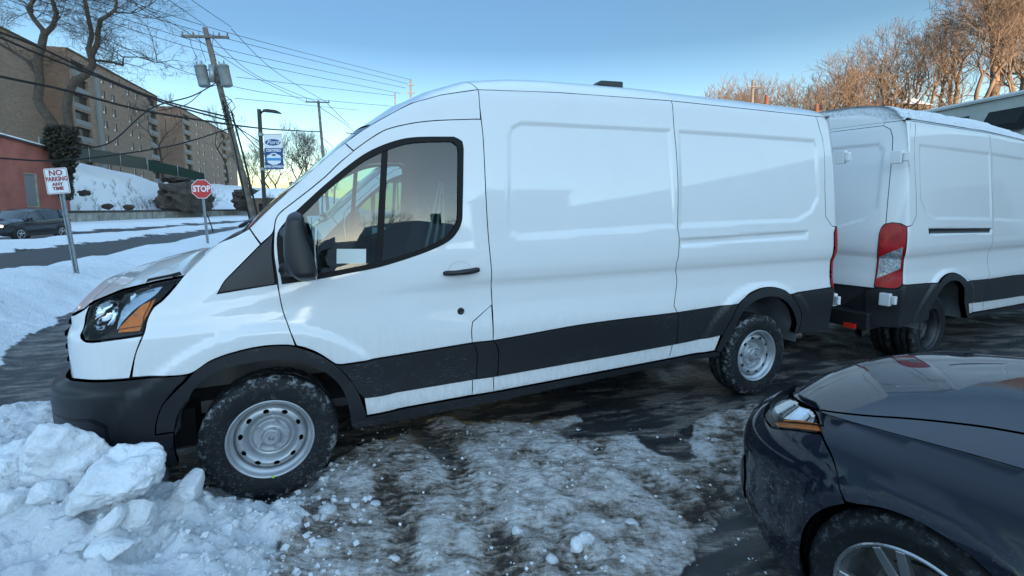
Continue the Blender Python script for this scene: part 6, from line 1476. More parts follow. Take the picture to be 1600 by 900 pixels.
# brush between the hillside trees
def brush(n, fn, seed, h=3.0, r=.02):
    r4 = random.Random(seed); mb = MB()
    for i in range(n):
        x, y = fn(r4); z = gz(x, y)
        for k in range(5):
            a = r4.uniform(0, 6.28); e = r4.uniform(.1, .6); hh = h * r4.uniform(.4, 1.2); P = [(x, y, z), (x + math.cos(a) * e * hh * .5, y + math.sin(a) * e * hh * .5, z + hh * .6), (x + math.cos(a) * e * hh * 1.1, y + math.sin(a) * e * hh * 1.1, z + hh)]
            mb.tube(P, [r, r * .7, r * .4], 3, False)
            for q in range(4):
                a2 = r4.uniform(0, 6.28); p = Vector(P[1]).lerp(Vector(P[2]), r4.uniform(-.4, .9)); mb.tube([p, p + Vector((math.cos(a2), math.sin(a2), .9)) * hh * .28], [r * .5, r * .3], 3, False)
    return mb.mesh('brush')
def fr(r4):
    rat = r4.uniform(.38, 1.16); Y = r4.uniform(55, 105); return rat * Y, Y
obj('undergrowth', brush(150, fr, 4, 2.2, .02), M['bark_warm'], None, kind='stuff', label='brown brush and saplings covering the right hillside', cat='undergrowth')
# left twin-stem tree
TL = {'A': [(-53.2, 57.0, 3.0), (-53.2, 57.0, 6.4), (-53.2, 57.0, 10.4), (-53.7, 57.0, 11.7), (-54.7, 57.0, 13.2), (-55.1, 57.0, 14.2), (-54.6, 57.0, 16.3), (-54.6, 57.0, 18.6), (-54.0, 57.0, 20.2), (-53.6, 57.0, 21.4)],
      'A1': [(-53.6, 57.0, 21.4), (-54.2, 57.0, 22.2), (-54.8, 57.0, 23.2), (-54.7, 57.0, 24.1), (-53.7, 57.0, 25.2), (-53.2, 57.0, 26.6)], 'A1b': [(-54.8, 57.0, 23.8), (-55.1, 57.0, 24.4), (-55.9, 57.0, 25.2), (-56.7, 57.0, 25.7)],
      'A2': [(-53.6, 57.0, 21.4), (-53.0, 57.0, 22.6), (-52.2, 57.0, 23.8), (-51.9, 57.0, 25.2), (-51.5, 57.0, 26.6)], 'A3': [(-54.8, 57.0, 17.1), (-56.4, 57.0, 18.8), (-57.8, 57.0, 19.8), (-58.7, 57.0, 20.5), (-60.8, 57.0, 21.4)],
      'B': [(-52.8, 57.0, 3.0), (-52.8, 57.0, 6.4), (-52.4, 57.0, 9.5), (-51.8, 57.0, 11.2), (-51.8, 57.0, 13.3), (-51.4, 57.0, 15.0), (-50.6, 57.0, 16.3), (-49.3, 57.0, 16.9), (-48.3, 57.0, 18.1), (-48.4, 57.0, 19.1), (-48.6, 57.0, 20.0)],
      'B1': [(-48.4, 57.0, 19.1), (-48.0, 57.0, 20.7), (-47.6, 57.0, 22.0), (-46.6, 57.0, 22.9), (-45.5, 57.0, 23.4), (-45.3, 57.0, 24.2), (-45.4, 57.0, 25.2), (-45.4, 57.0, 26.6)], 'B2': [(-45.3, 57.0, 23.9), (-43.8, 57.0, 24.0), (-42.7, 57.0, 24.5)],
      'B3': [(-48.1, 57.0, 18.6), (-46.6, 57.0, 18.6), (-45.1, 57.0, 18.1), (-44.5, 57.0, 18.2), (-44.3, 57.0, 18.8), (-43.1, 57.0, 19.0), (-41.3, 57.0, 18.5)], 'B4': [(-48.6, 57.0, 20.0), (-48.6, 57.0, 21.7), (-48.8, 57.0, 25.2), (-48.8, 57.0, 26.9)]}
TR = {'A': (.55, .36), 'A1': (.30, .16), 'A1b': (.14, .05), 'A2': (.30, .16), 'A3': (.26, .10), 'B': (.50, .34), 'B1': (.30, .12), 'B2': (.10, .04), 'B3': (.15, .04), 'B4': (.24, .20)}
bt = empty('twin_stem_tree', (-53, 57, 3.0), 'large bare twin stemmed tree with vine covered base in front of the apartments', 'tree')
tb = MB(); cb = MB(); r5 = random.Random(21); O_ = Vector((-53, 57, 3.0))
for k, P in TL.items():
    ra, rb_ = TR[k]; Q = [Vector(p) - O_ + Vector((0, (0.6 * math.sin(i * 1.3) if k not in ('A', 'B') else 0), 0)) for i, p in enumerate(P)]; n = len(Q) - 1
    tb.tube(Q, [ra + (rb_ - ra) * i / n for i in range(n + 1)], 9)
    for i in range(2 if k in ('A', 'B') else 1, n + 1):
        cnt = {'A': 0, 'B': (1 if i > 7 else 0)}.get(k, 2)
        for j in range(cnt + (2 if i == n and k not in ('A', 'B') else 0)):
            a = r5.uniform(0, 6.28); dd = Vector((math.cos(a), math.sin(a) * .6, r5.uniform(-.3, .8))); branch(cb, Q[i], dd, 3.4 * r5.uniform(.5, 1.25), .05, 3 if r5.random() < .55 else 2, r5, .04, .8, .34, .011, 4, 1, 4)
obj('trunk', tb.mesh('t', True), M['bark'], bt); obj('crown', cb.mesh('c'), M['bark'], bt)
def leafmass(n, fn, seed, s=.3):
    r4 = random.Random(seed); V = []; F = []
    for i in range(n):
        p = Vector(fn(r4)); a = Vector((r4.gauss(0, 1), r4.gauss(0, 1), r4.gauss(0, 1))).normalized(); b_ = a.orthogonal().normalized(); c_ = a.cross(b_); k = s * r4.uniform(.5, 1.3); b0 = len(V)
        V += [tuple(p + b_ * k), tuple(p + c_ * k * .6), tuple(p - b_ * k), tuple(p - c_ * k * .6)]; F.append((b0, b0 + 1, b0 + 2, b0 + 3))
    return mesh('leaves', V, F)
def vf(r4):
    z = r4.uniform(0, 1) ** .6 * 8.6; w = np.interp(z, [0, 3, 4.6, 6.5, 8.6], [.45, .65, 1.2, 1.8, 1.4]); a = r4.uniform(0, 6.28); q = w * r4.uniform(.3, 1.0); return (math.cos(a) * q + .35, math.sin(a) * q, z - .4)
obj('vine', leafmass(4200, vf, 3, .22), M['leaf'], bt)
# far trees left of centre
for i, (x, y, h, v, mk) in enumerate(((-47.0, 96, 13, 6, 'bark'), (-44.5, 90, 12, 7, 'bark_dark'), (-41.5, 93, 15.5, 6, 'bark'), (-38.8, 92, 15, 8, 'bark'), (-50, 98, 11, 7, 'bark_dark'), (-36.0, 97, 12, 6, 'bark'), (-48.0, 88, 11, 8, 'bark_dark'), (-43, 99, 14, 7, 'bark'), (-40, 101, 13, 6, 'bark'))):
    place_tree(v, x, y, 1.5, h / 14.0, i * 1.7, mk, 'bare tree in the row behind the dealer banner', 'bare trees behind the banner')
for i, (x, y, z, h, v) in enumerate(((-76, 105, 9, 17, 0), (-66, 112, 9, 14, 1))): place_tree(v + 6, x, y, z, h / 14, i * 2.1, 'bark_dark', ('tall thin bare tree rising between the two apartment blocks', 'shorter bare tree before the farther apartment block')[i], None)
place_tree(7, -20.1, 32, .1, 2.9 / 14, 1.0, 'bark_dark', 'young bare street tree just right of the stop sign', None)
place_tree(8, -18.4, 36, .1, 2.6 / 14, 2.0, 'bark_dark', 'thin bare sapling left of the leaning pole', None)
def fr2(r4):
    y = r4.uniform(56, 82); d = r4.uniform(.6, 8.5); return -51.16 - .193 * (y - 55) - d, y
obj('dry_stems', brush(110, fr2, 14, .9, .014), M['bark_dark'], None, kind='stuff', label='dry weed stems poking through the snow slope', cat='dry weeds')
# ================================================================ poles, lamp, signs, wires
def upole(base, top, r0, r1, label, arms=(), trans=False, z_off=0):
    O = Vector(base); root = empty('utility_pole', tuple(O), label, 'utility pole'); T = Vector(top) - O
    obj('pole', MB().tube([(0, 0, 0), T * .5, T], [r0, (r0 + r1) / 2, r1], 14).mesh('p', True), M['polewood'], root)
    for (t, hw, ins) in arms:
        c = T * t; ax = Vector((1, .12, 0)).normalized(); arm = MB().box(-hw, hw, -.14, -.02, -.06, .06); me = arm.mesh(); mt = Matrix.Translation(c + Vector((0, -r1, 0))) @ Matrix.Rotation(.03, 4, 'Y'); me.transform(mt); ar = obj('crossarm', me, M['polewood'], root)
        for k in ins: i_ = MB().lathe([(0, 0), (.03, 0), (.035, .05), (.055, .07), (.03, .12), (.05, .15), (.025, .2), (0, .2)], 10, T=lambda p: (p[0], p[2], p[1])); me = i_.mesh('i', True); me.transform(mt @ Matrix.Translation((k * hw, -.08, .05))); obj('insulator', me, M['slab'], ar)
    return root, T
p1, T1 = upole((-14.35, 27, -.4), (-16.62, 27, 11.35), .20, .13, 'leaning wooden utility pole carrying two grey transformers', ((.955, 1.27, (-.95, -.5, .6, .95)),))
for dx in (-.62, .60):
    c = Vector((-1.88 + dx, -.15, 9.25)); tr = MB(); tr.lathe([(0, -.62), (.24, -.62), (.29, -.58), (.29, .42), (.31, .42), (.31, .47), (.27, .52), (.10, .58), (0, .58)], 28, T=lambda p: (p[0], p[2], p[1])); me = tr.mesh('tr', True)
    me.transform(Matrix.Translation(c) @ Matrix.Rotation(-.17, 4, 'Y')); t = obj('transformer', me, M['transformer'], p1)
    bs = MB(); 
    for bx in (-.12, .14): bs.tube([(0 + bx, -.05, .5), (bx, -.05, .72)], [.045, .03], 8)
    bs.tube([(-dx * .45, 0, .2), (-dx * .95, 0, .2)], .04, 6).tube([(-dx * .45, 0, -.3), (-dx * .95, 0, -.3)], .04, 6); me = bs.mesh('b', True); me.transform(Matrix.Translation(c) @ Matrix.Rotation(-.17, 4, 'Y')); obj('bushing', me, M['slab'], t)
cm = MB().lathe([(0, -.45), (.15, -.45), (.15, .45), (0, .45)], 14, T=lambda p: (p[0] - 1.92, p[2] - .22, p[1] + 9.3)); obj('mount', cm.mesh('m', True), M['galv'], p1)
cn = MB(); r6 = random.Random(3)
cn.tube([(-.22, -.22, 0.4), (-1.0, -.22, 5.6), (-1.45, -.2, 7.9)], .035, 6).tube([(.25, -.1, .4), (-.45, -.25, 4.8), (-.95, -.3, 7.3)], .05, 6)
for i in range(6):
    a = Vector((-1.45 + r6.uniform(-.1, .2), -.25, 8.2 - i * .16)); cn.tube([a, a + Vector((r6.uniform(.2, .5), -.1, r6.uniform(-.3, .1))), a + Vector((r6.uniform(.4, .75), -.1, r6.uniform(-.7, -.2))), a + Vector((.05, 0, -.8))], .02, 5)
for k in (-.9, -.3, .5): cn.tube([(-2.2 + k, -.2, 11.5), (-2.15 + k * .8, -.3, 10.7), (-2.0 + k * .7, -.2, 9.95)], .012, 4)
obj('service_wires', cn.mesh('c', True), M['cable'], p1)
upole((-19.15, 50, 0), (-19.72, 50, 12.5), .17, .12, 'wooden utility pole with a single crossarm behind the banner', ((.985, 1.2, (-.95, .95)),))
upole((-17.7, 85, 0), (-17.45, 85, 23.7), .2, .16, 'far utility pole with two short crossarms just above the cab roof', ((.90, .8, (-.9, .9)), (.955, .6, (.9,))))
upole((-20.2, 85, 0), (-20.2, 85, 21.4), .13, .11, 'thin bare pole stub beside the far utility pole')
upole((-24.5, 75, 0), (-24.0, 75, 13.2), .13, .11, 'far pole whose crossarm tip shows above the windscreen', ((.985, 1.4, (-.95,)),))
upole((29.6, 60, 0), (29.45, 60, 17.0), .2, .15, 'utility pole before the right hillside trees with small transformer', ((.95, .8, (-.9, .9)),))
for x, z, lab in ((31.2, 15.2, 'short rusty post top showing above the van roof, left of two'), (37.4, 14.1, 'short rusty post top showing above the van roof, right of two')):
    o = obj('rusty_post', MB().tube([(0, 0, 0), (0, 0, z)], .22, 8).mesh('p', True), simple('rust%s' % x, (.16, .05, .03), .9), None, lab, 'post'); o.location = (x, 60, 0)
# lamp post with banner
lp = empty('street_lamp', (-13.42, 26, 0), 'dark bronze lot lamp with a curved arm, holding the blue and white banner', 'street lamp')
obj('pole', MB().box(-.075, .075, -.075, .075, -.2, 6.85).mesh(), M['bronze'], lp)
hd = MB().tube([(0, 0, 6.55), (.15, 0, 6.72), (.4, 0, 6.78)], [.05, .05, .05], 8); obj('arm', hd.mesh('a', True), M['bronze'], lp)
hd = MB(); hd.prism([(.25, 6.72), (.5, 6.70), (1.1, 6.62), (1.12, 6.66), (.95, 6.78), (.5, 6.84), (.28, 6.82)], -.17, .17); bevel(obj('lamp_head', hd.mesh(), M['bronze'], lp), .015)
for z in (5.53, 3.70): obj('bracket', MB().box(-.1, 1.15, -.02, .02, z, z + .035).box(-.1, .1, -.1, .1, z - .06, z + .09).mesh(), M['galv'], lp)
bn = empty('banner', (-12.77, 25.98, 4.6), 'hanging dealer banner, white top with blue oval over a blue panel with white lettering', 'banner')
obj('cloth', MB().box(-.48, .50, -.008, .008, .22, .92).mesh(), M['sign_white'], bn); obj('lower_cloth', MB().box(-.48, .50, -.009, .009, -.88, .217).mesh(), M['ford_blue'], bn)
RX = Matrix.Rotation(R(90), 4, 'X')
def oval(cx, cz, a, b_, y0, y1, n=36): return MB().prism([(cx + a * math.cos(2 * math.pi * k / n), cz + b_ * math.sin(2 * math.pi * k / n)) for k in range(n)], y0, y1)
obj('oval_badge', oval(.0, .52, .42, .17, -.014, -.009).mesh(), M['ford_blue'], bn)
def txt(body, size, x, z, y, m, parent, sx=1.0, shear=0.0, bold=0.0, name='lettering', depth=.003):
    return obj(name, text_mesh(body, size, Matrix.Translation((x, y, z)) @ RX, depth, bold, shear, sx=sx), M[m], parent)
txt('Ford', .30, 0, .52, -.018, 'sign_white', bn, 1.15, .35, .004)
txt('CERTIFIED', .185, .01, .09, -.013, 'sign_white', bn, .95, 0, .006); txt('PRE-OWNED', .165, .01, -.76, -.013, 'sign_white', bn, .95, 0, .005)
sh = [(-.33, -.55), (-.38, -.30), (-.33, -.16), (-.2, -.12), (-.1, -.04), (.12, -.04), (.22, -.12), (.35, -.16), (.4, -.30), (.35, -.55), (.12, -.66), (-.1, -.66)]
obj('shield', MB().prism(sh, -.014, -.009).mesh(), M['sign_white'], bn); obj('shield_band', MB().box(-.36, .38, -.018, -.014, -.44, -.30).mesh(), M['banner_sky'], bn); obj('shield_badge', oval(.01, -.14, .12, .05, -.018, -.014).mesh(), M['ford_blue'], bn)
# signs
def sign_post(P0, P1, w=.045):
    a, c = Vector(P0), Vector(P1); mb = MB(); d = (c - a)
    for x0, x1, y0, y1 in ((-w, -w * .55, -.012, .012), (w * .55, w, -.012, .012), (-w * .55, w * .55, .010, .022)):
        b = len(mb.V)
        for t in (0, 1):
            for x, y in ((x0, y0), (x1, y0), (x1, y1), (x0, y1)): mb.V.append(tuple(a + d * t + Vector((x, y, 0))))
        for f in ((0, 3, 2, 1), (4, 5, 6, 7), (0, 1, 5, 4), (1, 2, 6, 5), (2, 3, 7, 6), (3, 0, 4, 7)): mb.F.append(tuple(b + i for i in f))
    return mb
np_ = empty('no_parking_sign', (-8.56, 9.3, .1), 'leaning white no parking sign with red lettering on a steel channel post', 'sign')
obj('post', sign_post((0, 0, 0), (-.17, 0, 2.05)).mesh(), M['galv'], np_)
def rrect(w, h, r, n=5): return [(sx * (w - r) + r * math.cos(a), sz * (h - r) + r * math.sin(a)) for sx, sz, a0 in ((1, 1, 0), (-1, 1, 90), (-1, -1, 180), (1, -1, 270)) for a in [R(a0 + 90 * k / n) for k in range(n + 1)]]
sm_m = Matrix.Translation((-.185, -.035, 2.06)) @ Matrix.Rotation(-.075, 4, 'Y') @ Matrix.Rotation(.12, 4, 'Z')
def onsign(me, name, m, par): me.transform(sm_m); return obj(name, me, M[m], par)
HW, HH = .205, .245
pb = onsign(MB().prism(rrect(HW, HH, .03), -.004, .0).mesh(), 'panel', 'sign_white', np_)
fr_ = MB(); o_ = rrect(HW - .012, HH - .012, .025); i_ = rrect(HW - .020, HH - .020, .02); n = len(o_); 
for x, z in o_ + i_: fr_.V.append((x, -.0055, z))
for k in range(n): fr_.F.append((k, (k + 1) % n, n + (k + 1) % n, n + k))
onsign(fr_.mesh(), 'border', 'sign_maroon', pb)
for s_, sz, z, sx in (('NO', .145, .150, 1.05), ('PARKING', .115, .035, .80), ('ANY', .085, -.065, 1.05), ('TIME', .085, -.145, 1.05)):
    me = text_mesh(s_, sz, Matrix.Translation((0, -.0065, z)) @ RX, .001, .004, 0, sx=sx); onsign(me, 'lettering', 'sign_maroon', pb)
sp_ = empty('stop_sign', (-11.14, 17.4, .3), 'red octagonal stop sign on a steel post beside the road', 'sign')
obj('post', sign_post((0, 0, 0), (-.07, 0, 2.3)).mesh(), M['galv'], sp_)
oc = lambda r: [(r * math.cos(R(22.5 + 45 * k)), r * math.sin(R(22.5 + 45 * k))) for k in range(8)]
sm_m = Matrix.Translation((-.06, -.04, 2.02)) @ Matrix.Rotation(.12, 4, 'Z')
pw = onsign(MB().prism(oc(.365), -.003, 0).mesh(), 'border', 'sign_white', sp_); pr_ = onsign(MB().prism(oc(.343), -.006, -.003).mesh(), 'panel', 'sign_red', sp_)
me = text_mesh('STOP', .305, Matrix.Translation((0, -.009, 0)) @ RX, .001, .010, 0, sx=.80); onsign(me, 'lettering', 'sign_white', sp_)
# dealer oval sign, seen through the cab windows
fs = empty('oval_sign', (-4.1, 14, 0), 'blue oval dealer sign on a pole beyond the vans, seen through the cab windows', 'sign')
obj('panel', oval(0, 2.25, .50, .21, -.05, .05).mesh(), M['sign_white'], fs); obj('inner_panel', oval(0, 2.25, .47, .185, -.056, -.05).mesh(), M['ford_blue'], fs); txt('Ford', .34, 0, 2.25, -.06, 'sign_white', fs, 1.15, .35, .004); obj('post', MB().tube([(0, .1, 0), (0, .1, 2.3)], .05, 8).mesh('p', True), M['bronze'], fs)
# wires
W = {'cab1': [(-20.6, 20.0, 8.7), (-20.5, 21.5, 8.6), (-19.8, 23.5, 8.0), (-18.1, 25.3, 7.2), (-15.5, 27.0, 6.6)], 'cab2': [(-20.6, 20.0, 8.5), (-20.5, 21.5, 8.3), (-19.8, 23.5, 7.9), (-18.1, 25.3, 7.1), (-15.5, 27.0, 6.4)],
 'cab3': [(-19.7, 19.0, 6.7), (-19.6, 21.5, 6.8), (-18.4, 24.5, 6.5), (-15.4, 27.0, 6.2)], 'cab3b': [(-15.4, 27.0, 6.2), (-17.5, 36.0, 7.4), (-19.7, 50.0, 9.4)],
 'c5': [(-16.0, 27.0, 8.6), (-15.6, 24.0, 7.1), (-16.2, 22.0, 6.1), (-16.6, 20.0, 4.3), (-17.4, 19.0, 4.0)], 'c6': [(-19.0, 18.0, 3.5), (-19.0, 20.0, 3.6), (-18.4, 22.0, 4.0), (-17.2, 25.0, 4.9), (-15.4, 27.0, 6.1)], 'c7': [(-16.0, 27.0, 8.4), (-16.2, 26.0, 7.9), (-16.6, 25.0, 6.9), (-17.3, 24.0, 6.4)],
 't1': [(-17.7, 27.0, 11.2), (-16.3, 22.0, 10.5), (-14.3, 15.0, 9.5)], 't2': [(-16.6, 27.0, 11.5), (-15.0, 22.0, 10.7), (-13, 16, 9.8)], 't3': [(-15.2, 27.0, 11.4), (-14.0, 22.0, 10.7), (-12.4, 16, 9.9)],
 'u1': [(-15.2, 27.0, 11.3), (-18.2, 38.0, 12.1), (-18.8, 50.0, 12.3)], 'u2': [(-16.6, 27.0, 11.2), (-19.7, 38.0, 11.8), (-19.7, 50.0, 12.3)], 'u3': [(-17.7, 27.0, 11.2), (-20.2, 38.0, 11.9), (-20.9, 50.0, 12.3)],
 'p1': [(-33.1, 40.0, 18.9), (-32.8, 60.0, 22.3), (-17.5, 85.0, 23.6)], 'p2': [(-34.2, 40.0, 18.4), (-33.3, 60.0, 21.7), (-17.9, 85.0, 22.9)], 'p3': [(-35.7, 40.0, 18.2), (-33.1, 60.0, 20.4), (-18.3, 85.0, 22.2)],
 'p4': [(-37.8, 40.0, 18.2), (-33.2, 60.0, 19.5), (-19.3, 85.0, 21.3)], 'p5': [(-38.8, 40.0, 17.7), (-33.1, 60.0, 16.2), (-20.4, 85.0, 19.1)], 'p6': [(-33.5, 60.0, 17.5), (-20.2, 85.0, 20.9)], 'p7': [(-33.9, 60.0, 15.0), (-26.6, 85.0, 18.5)],
 'q1': [(-19.8, 50.0, 12.0), (-20.4, 60.0, 11.8), (-22.1, 70.0, 11.9)], 'q2': [(-18.8, 50.0, 12.2), (-20.0, 60.0, 11.7)], 'q3': [(-19.5, 50.0, 8.8), (-20.2, 60.0, 7.5)], 'q4': [(-15.4, 27.0, 6.2), (-17.6, 38.0, 5.6), (-19.5, 50.0, 5.8)], 'q5': [(-15.5, 27.0, 6.5), (-15.8, 30.0, 5.4), (-19.1, 40.0, 4.9)]}
WL = {'cab1': 'upper of two thick black cables sagging past the apartments to the leaning pole', 'cab2': 'lower of two thick black cables sagging past the apartments to the leaning pole', 'cab3': 'thickest black cable crossing low in front of the apartments', 'cab3b': 'thick cable running from the leaning pole over the banner', 'c5': 'black cable drooping from the pole down toward the red building', 'c6': 'black cable curving low over the snow slope to the leaning pole', 'c7': 'short twisted cable left of the leaning pole'}
def spl(P, n=10):
    P = [Vector(p) for p in P]; out = []
    for i in range(len(P) - 1):
        p0 = P[max(i - 1, 0)]; p1_, p2_ = P[i], P[i + 1]; p3 = P[min(i + 2, len(P) - 1)]
        for k in range(n):
            t = k / n; out.append(.5 * ((2 * p1_) + (p2_ - p0) * t + (2 * p0 - 5 * p1_ + 4 * p2_ - p3) * t * t + (-p0 + 3 * p1_ - 3 * p2_ + p3) * t ** 3))
    out.append(P[-1]); return out
for k, P in W.items():
    r_ = {'cab1': .045, 'cab2': .045, 'cab3': .055, 'cab3b': .05, 'c5': .03, 'c6': .035, 'c7': .02, 't1': .014, 't2': .014, 't3': .014}.get(k, .018 if k[0] == 'u' else .03)
    if k in ('cab1', 'cab2', 'cab3'): a, b_ = Vector(P[0]), Vector(P[1]); P = [tuple(a + (a - b_) * 2.5)] + P
    if k[0] == 'p' and len(P) == 3: a, b_ = Vector(P[0]), Vector(P[1]); P = [tuple(a + (a - b_) * .6)] + P
    obj('overhead_wire', MB().tube(spl(P), r_, 5, False).mesh('w', True), M['cable'], None, WL.get(k, 'thin power line strung high between the utility poles'), 'wire', None if k in WL else 'thin overhead power lines')
# ================================================================ pale building on the right, far houses
PBd = Vector((-.12, .993, 0)); PBn = Vector((-.993, -.12, 0)); PBo = Vector((20.0, 16.5, 0))
pb = empty('pale_building', basis(PBo, PBd, -PBn), 'pale single storey dealership building with black awnings at right', 'building')
# local: x along the wall (away from camera), y into the building, facing -y
mb = MB(); hl = [(2.4, 3.4, 2.4, 4.4), (4.6, 5.6, 2.4, 4.4), (-4.0, -2.0, .9, 3.4), (-10, -8, .9, 3.4), (-18, -15, .9, 3.4)]; facade(mb, -34, 16, -.2, 5.9, hl, None); mb.V += [(16, 0, -.2), (16, 14, -.2), (16, 14, 5.9), (16, 0, 5.9)]; b = len(mb.V) - 4; mb.F.append((b, b + 1, b + 2, b + 3))
obj('wall', mb.mesh(), M['stucco_pale'], pb); obj('coping', MB().box(-34.1, 16.1, -.1, 14, 5.903, 6.0).mesh(), M['stucco_pale'], pb); obj('roof_snow', MB().box(-34, 16, .0, 14, 6.003, 6.08).mesh(), M['snow_clean'], pb)
for a, c, z_, t_ in hl: obj('window', MB().box(a, c, .12, .15, z_, t_).mesh(), M['glass_dark'], pb)
for a, c in ((2.25, 3.55), (4.3, 5.9)):
    aw = MB(); aw.V += [(a, -.02, 5.45), (c, -.02, 5.45), (c, -.35, 4.85), (a, -.35, 4.85), (a, -.35, 4.6), (c, -.35, 4.6), (a, -.02, 4.6), (c, -.02, 4.6)]; aw.F += [(0, 3, 2, 1), (3, 4, 5, 2), (0, 6, 4, 3), (1, 2, 5, 7)]; o = obj('awning', aw.mesh(), M['awning'], pb)
def hous(mw, w, d, h, rh, mk, rk, label, snow=True):
    r_ = empty('house', mw, label, 'house', None); mb = MB(); mb.box(0, w, 0, d, -2, h); obj('wall', mb.mesh(), M[mk], r_)
    g = MB(); g.V += [(-.3, -.4, h), (w + .3, -.4, h), (w + .3, d / 2, h + rh), (-.3, d / 2, h + rh), (-.3, d + .4, h), (w + .3, d + .4, h)]; g.F += [(0, 1, 2, 3), (3, 2, 5, 4), (0, 3, 4), (1, 5, 2)]; o = obj('roof', g.mesh(), M[rk], r_)
    for k in range(int(w // 3)): wi = obj('window', MB().box(1 + k * 3, 2.2 + k * 3, -.04, .0, h - 2, h - .8).mesh(), M['glass_dark'], r_)
    obj('chimney', MB().box(w * .6, w * .6 + .8, d / 2 - .4, d / 2 + .4, h, h + rh + 1).mesh(), M['brick_brown'], o)
    return r_
hous(basis((-39, 72, 0.8), (1, -.05, 0), (.05, 1, 0)), 7, 7, 2.3, 1.6, 'house', 'snow_clean', 'small brown house with snowy roof beyond the banner pole')
hous(basis((62.5, 79, 15.6), (1, .2, 0), (-.2, 1, 0)), 6, 6, 2.5, 1.8, 'house', 'snow_clean', 'snowy roofed house half hidden among the hillside trees')
for i, (x, y, w, h, rh) in enumerate(((2, -40, 10, 4.5, 2.6), (15.5, -37, 11, 4.2, 2.6), (29, -35, 11, 4.4, 2.8), (43, -33, 12, 4.0, 2.6), (58, -26, 12, 4.5, 2.6))):
    hous(basis((x, y, 0), (1, .18, 0), (-.18, 1, 0)), w, 9, h, rh, 'house', 'snow_clean', 'brown house with snowy roof in the row behind the photographer, ' + ('westernmost', 'second from west', 'middle one', 'second from east', 'easternmost')[i])
bb = empty('brick_house', basis((27, -26, 0), (1, .3, 0), (-.3, 1, 0)), 'tall dark brick house behind the photographer, mirrored in the cab window', 'building')
obj('wall', uvbox(MB().box(0, 9, -8, 0, 0, 10.5).mesh()), M['brick_brown'], bb); obj('roof', MB().box(-.3, 9.3, -8.3, .3, 10.503, 10.8).mesh(), M['asphaltroof'], bb)
for x, y, h, v in ((22, -44, 12, 0), (49, -38, 12, 2), (36, -44, 11, 4), (10, -46, 12, 1)): place_tree(v, x, y, 0, h / 14, x, 'bark_dark', 'bare tree among the houses behind the photographer', 'bare trees behind the photographer')
# ================================================================ camera, light, sky
sc = bpy.context.scene
cam = bpy.data.cameras.new('camera'); co = bpy.data.objects.new('camera', cam); C.objects.link(co); sc.camera = co
cam.sensor_width = 36; cam.lens = 36 * 743.8 / 1600; cam.shift_y = -(450 - 403.43) / 1600; cam.clip_end = 1500; cam.clip_start = 0.05
rgt = Vector((0.9999967, -0.00027107, -0.002538)); upv = Vector((0.00255243, 0.10619926, 0.99434159)); fw = Vector((0, 0.99434483, -0.10619961))
co.matrix_world = Matrix(((rgt.x, upv.x, -fw.x, 0), (rgt.y, upv.y, -fw.y, 0), (rgt.z, upv.z, -fw.z, 1.63287), (0, 0, 0, 1)))
def warm_cut(nt, nv):
    s_ = nt.nodes.new('ShaderNodeSeparateXYZ'); nt.links.new(nv.outputs[0], s_.inputs[0]); return ramp(nt, s_.outputs['Z'], [(0.0, (.62, .92, 1.7)), (.14, (.8, .98, 1.25)), (.35, (1, 1, 1))])
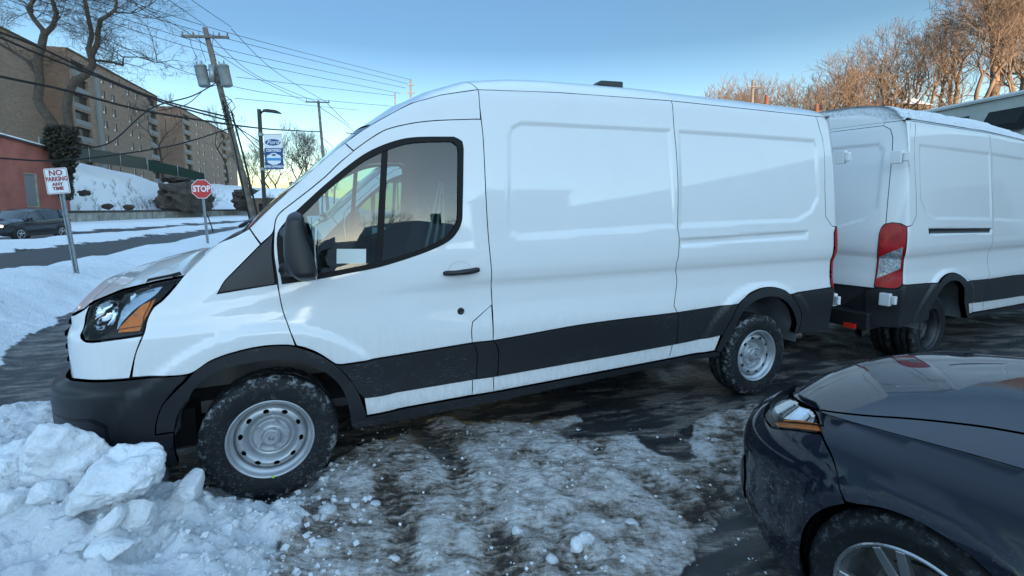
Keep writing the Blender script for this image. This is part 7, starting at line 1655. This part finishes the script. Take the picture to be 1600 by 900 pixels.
def sky_balance(nt):
    # the whole dome is one gradient: bright towards the set sun, deeper away from it, fuller overhead
    tc = nt.nodes.new('ShaderNodeTexCoord'); nv = nt.nodes.new('ShaderNodeVectorMath'); nv.operation = 'NORMALIZE'; nt.links.new(tc.outputs['Generated'], nv.inputs[0])
    dp = nt.nodes.new('ShaderNodeVectorMath'); dp.operation = 'DOT_PRODUCT'; dp.inputs[1].default_value = (SD.x, SD.y, 0); nt.links.new(nv.outputs[0], dp.inputs[0])
    a = ramp(nt, math_(nt, 'ADD', math_(nt, 'MULTIPLY', dp.outputs['Value'], .5), .5), [(0.0, (.094, .146, .208)), (.45, (.20, .25, .28)), (1.0, (.86, .90, .90))]); a = mix(nt, math_(nt, 'MULTIPLY', dp.outputs['Value'], 1.0), a, mix(nt, 1.0, a, warm_cut(nt, nv), 'MULTIPLY'))
    sp = nt.nodes.new('ShaderNodeSeparateXYZ'); nt.links.new(nv.outputs[0], sp.inputs[0])
    z = ramp(nt, sp.outputs['Z'], [(0.0, 0.0), (.45, .05), (.75, 1.0)])
    c = mix(nt, z, a, (1.0, 1.0, 1.0)); lo = ramp(nt, sp.outputs['Z'], [(0.0, (3.0, 2.5, 2.7)), (.10, (2.5, 2.15, 2.0)), (.30, (1, 1, 1))]); lo = mix(nt, math_(nt, 'MULTIPLY', math_(nt, 'ADD', math_(nt, 'MULTIPLY', dp.outputs['Value'], .5), .5), .9), lo, (1, 1, 1)); c = mix(nt, 1.0, c, lo, 'MULTIPLY')
    m = nt.nodes.new('ShaderNodeMix'); m.data_type = 'RGBA'; m.blend_type = 'MULTIPLY'; m.inputs['Factor'].default_value = 1; nt.links.new(c, m.inputs['B'])
    mu = nt.nodes.new('ShaderNodeMix'); mu.data_type = 'RGBA'; mu.blend_type = 'MULTIPLY'; mu.inputs['Factor'].default_value = 1; nt.links.new(m.outputs['Result'], mu.inputs['A']); mu.inputs['B'].default_value = (1.9, 1.9, 1.9, 1)
    return m.inputs['A'], mu.outputs['Result']
EL = R(3.6); SD = Vector((0.30, -0.954, 0)).normalized()
sun = bpy.data.lights.new('sun', 'SUN'); sun.energy = 2.6; sun.angle = R(0.55); sun.color = (1.0, 0.72, 0.50); so = bpy.data.objects.new('sun', sun); C.objects.link(so)
sdir = Vector((SD.x * math.cos(EL), SD.y * math.cos(EL), math.sin(EL))); so.rotation_euler = sdir.to_track_quat('Z', 'Y').to_euler(); so.location = (0, -30, 60)
w = bpy.data.worlds.new('World'); sc.world = w; w.use_nodes = True; nt = w.node_tree; bg = nt.nodes['Background']
sky = nt.nodes.new('ShaderNodeTexSky'); sky.sky_type = 'NISHITA'; sky.sun_disc = False; sky.sun_elevation = EL; sky.sun_rotation = math.atan2(SD.x, SD.y); sky.air_density = 1.0; sky.dust_density = 0.15; sky.ozone_density = 2.0; sky.altitude = 50
tn = nt.nodes.new('ShaderNodeMix'); tn.data_type = 'RGBA'; tn.blend_type = 'MULTIPLY'; tn.inputs['Factor'].default_value = 1.0; tn.inputs['B'].default_value = (1.16, 1.0, .915, 1); gd = sky_balance(nt); nt.links.new(sky.outputs[0], tn.inputs['A']); nt.links.new(tn.outputs['Result'], gd[0]); nt.links.new(gd[1], bg.inputs['Color']); bg.inputs['Strength'].default_value = 0.15
sc.view_settings.view_transform = 'Standard'; sc.view_settings.look = 'None'; sc.view_settings.exposure = 2.48; sc.view_settings.gamma = 1.0
sc.cycles.use_denoising = True; sc.cycles.max_bounces = 8; sc.cycles.transparent_max_bounces = 24; sc.cycles.sample_clamp_indirect = 6; sc.cycles.caustics_reflective = False; sc.cycles.caustics_refractive = False
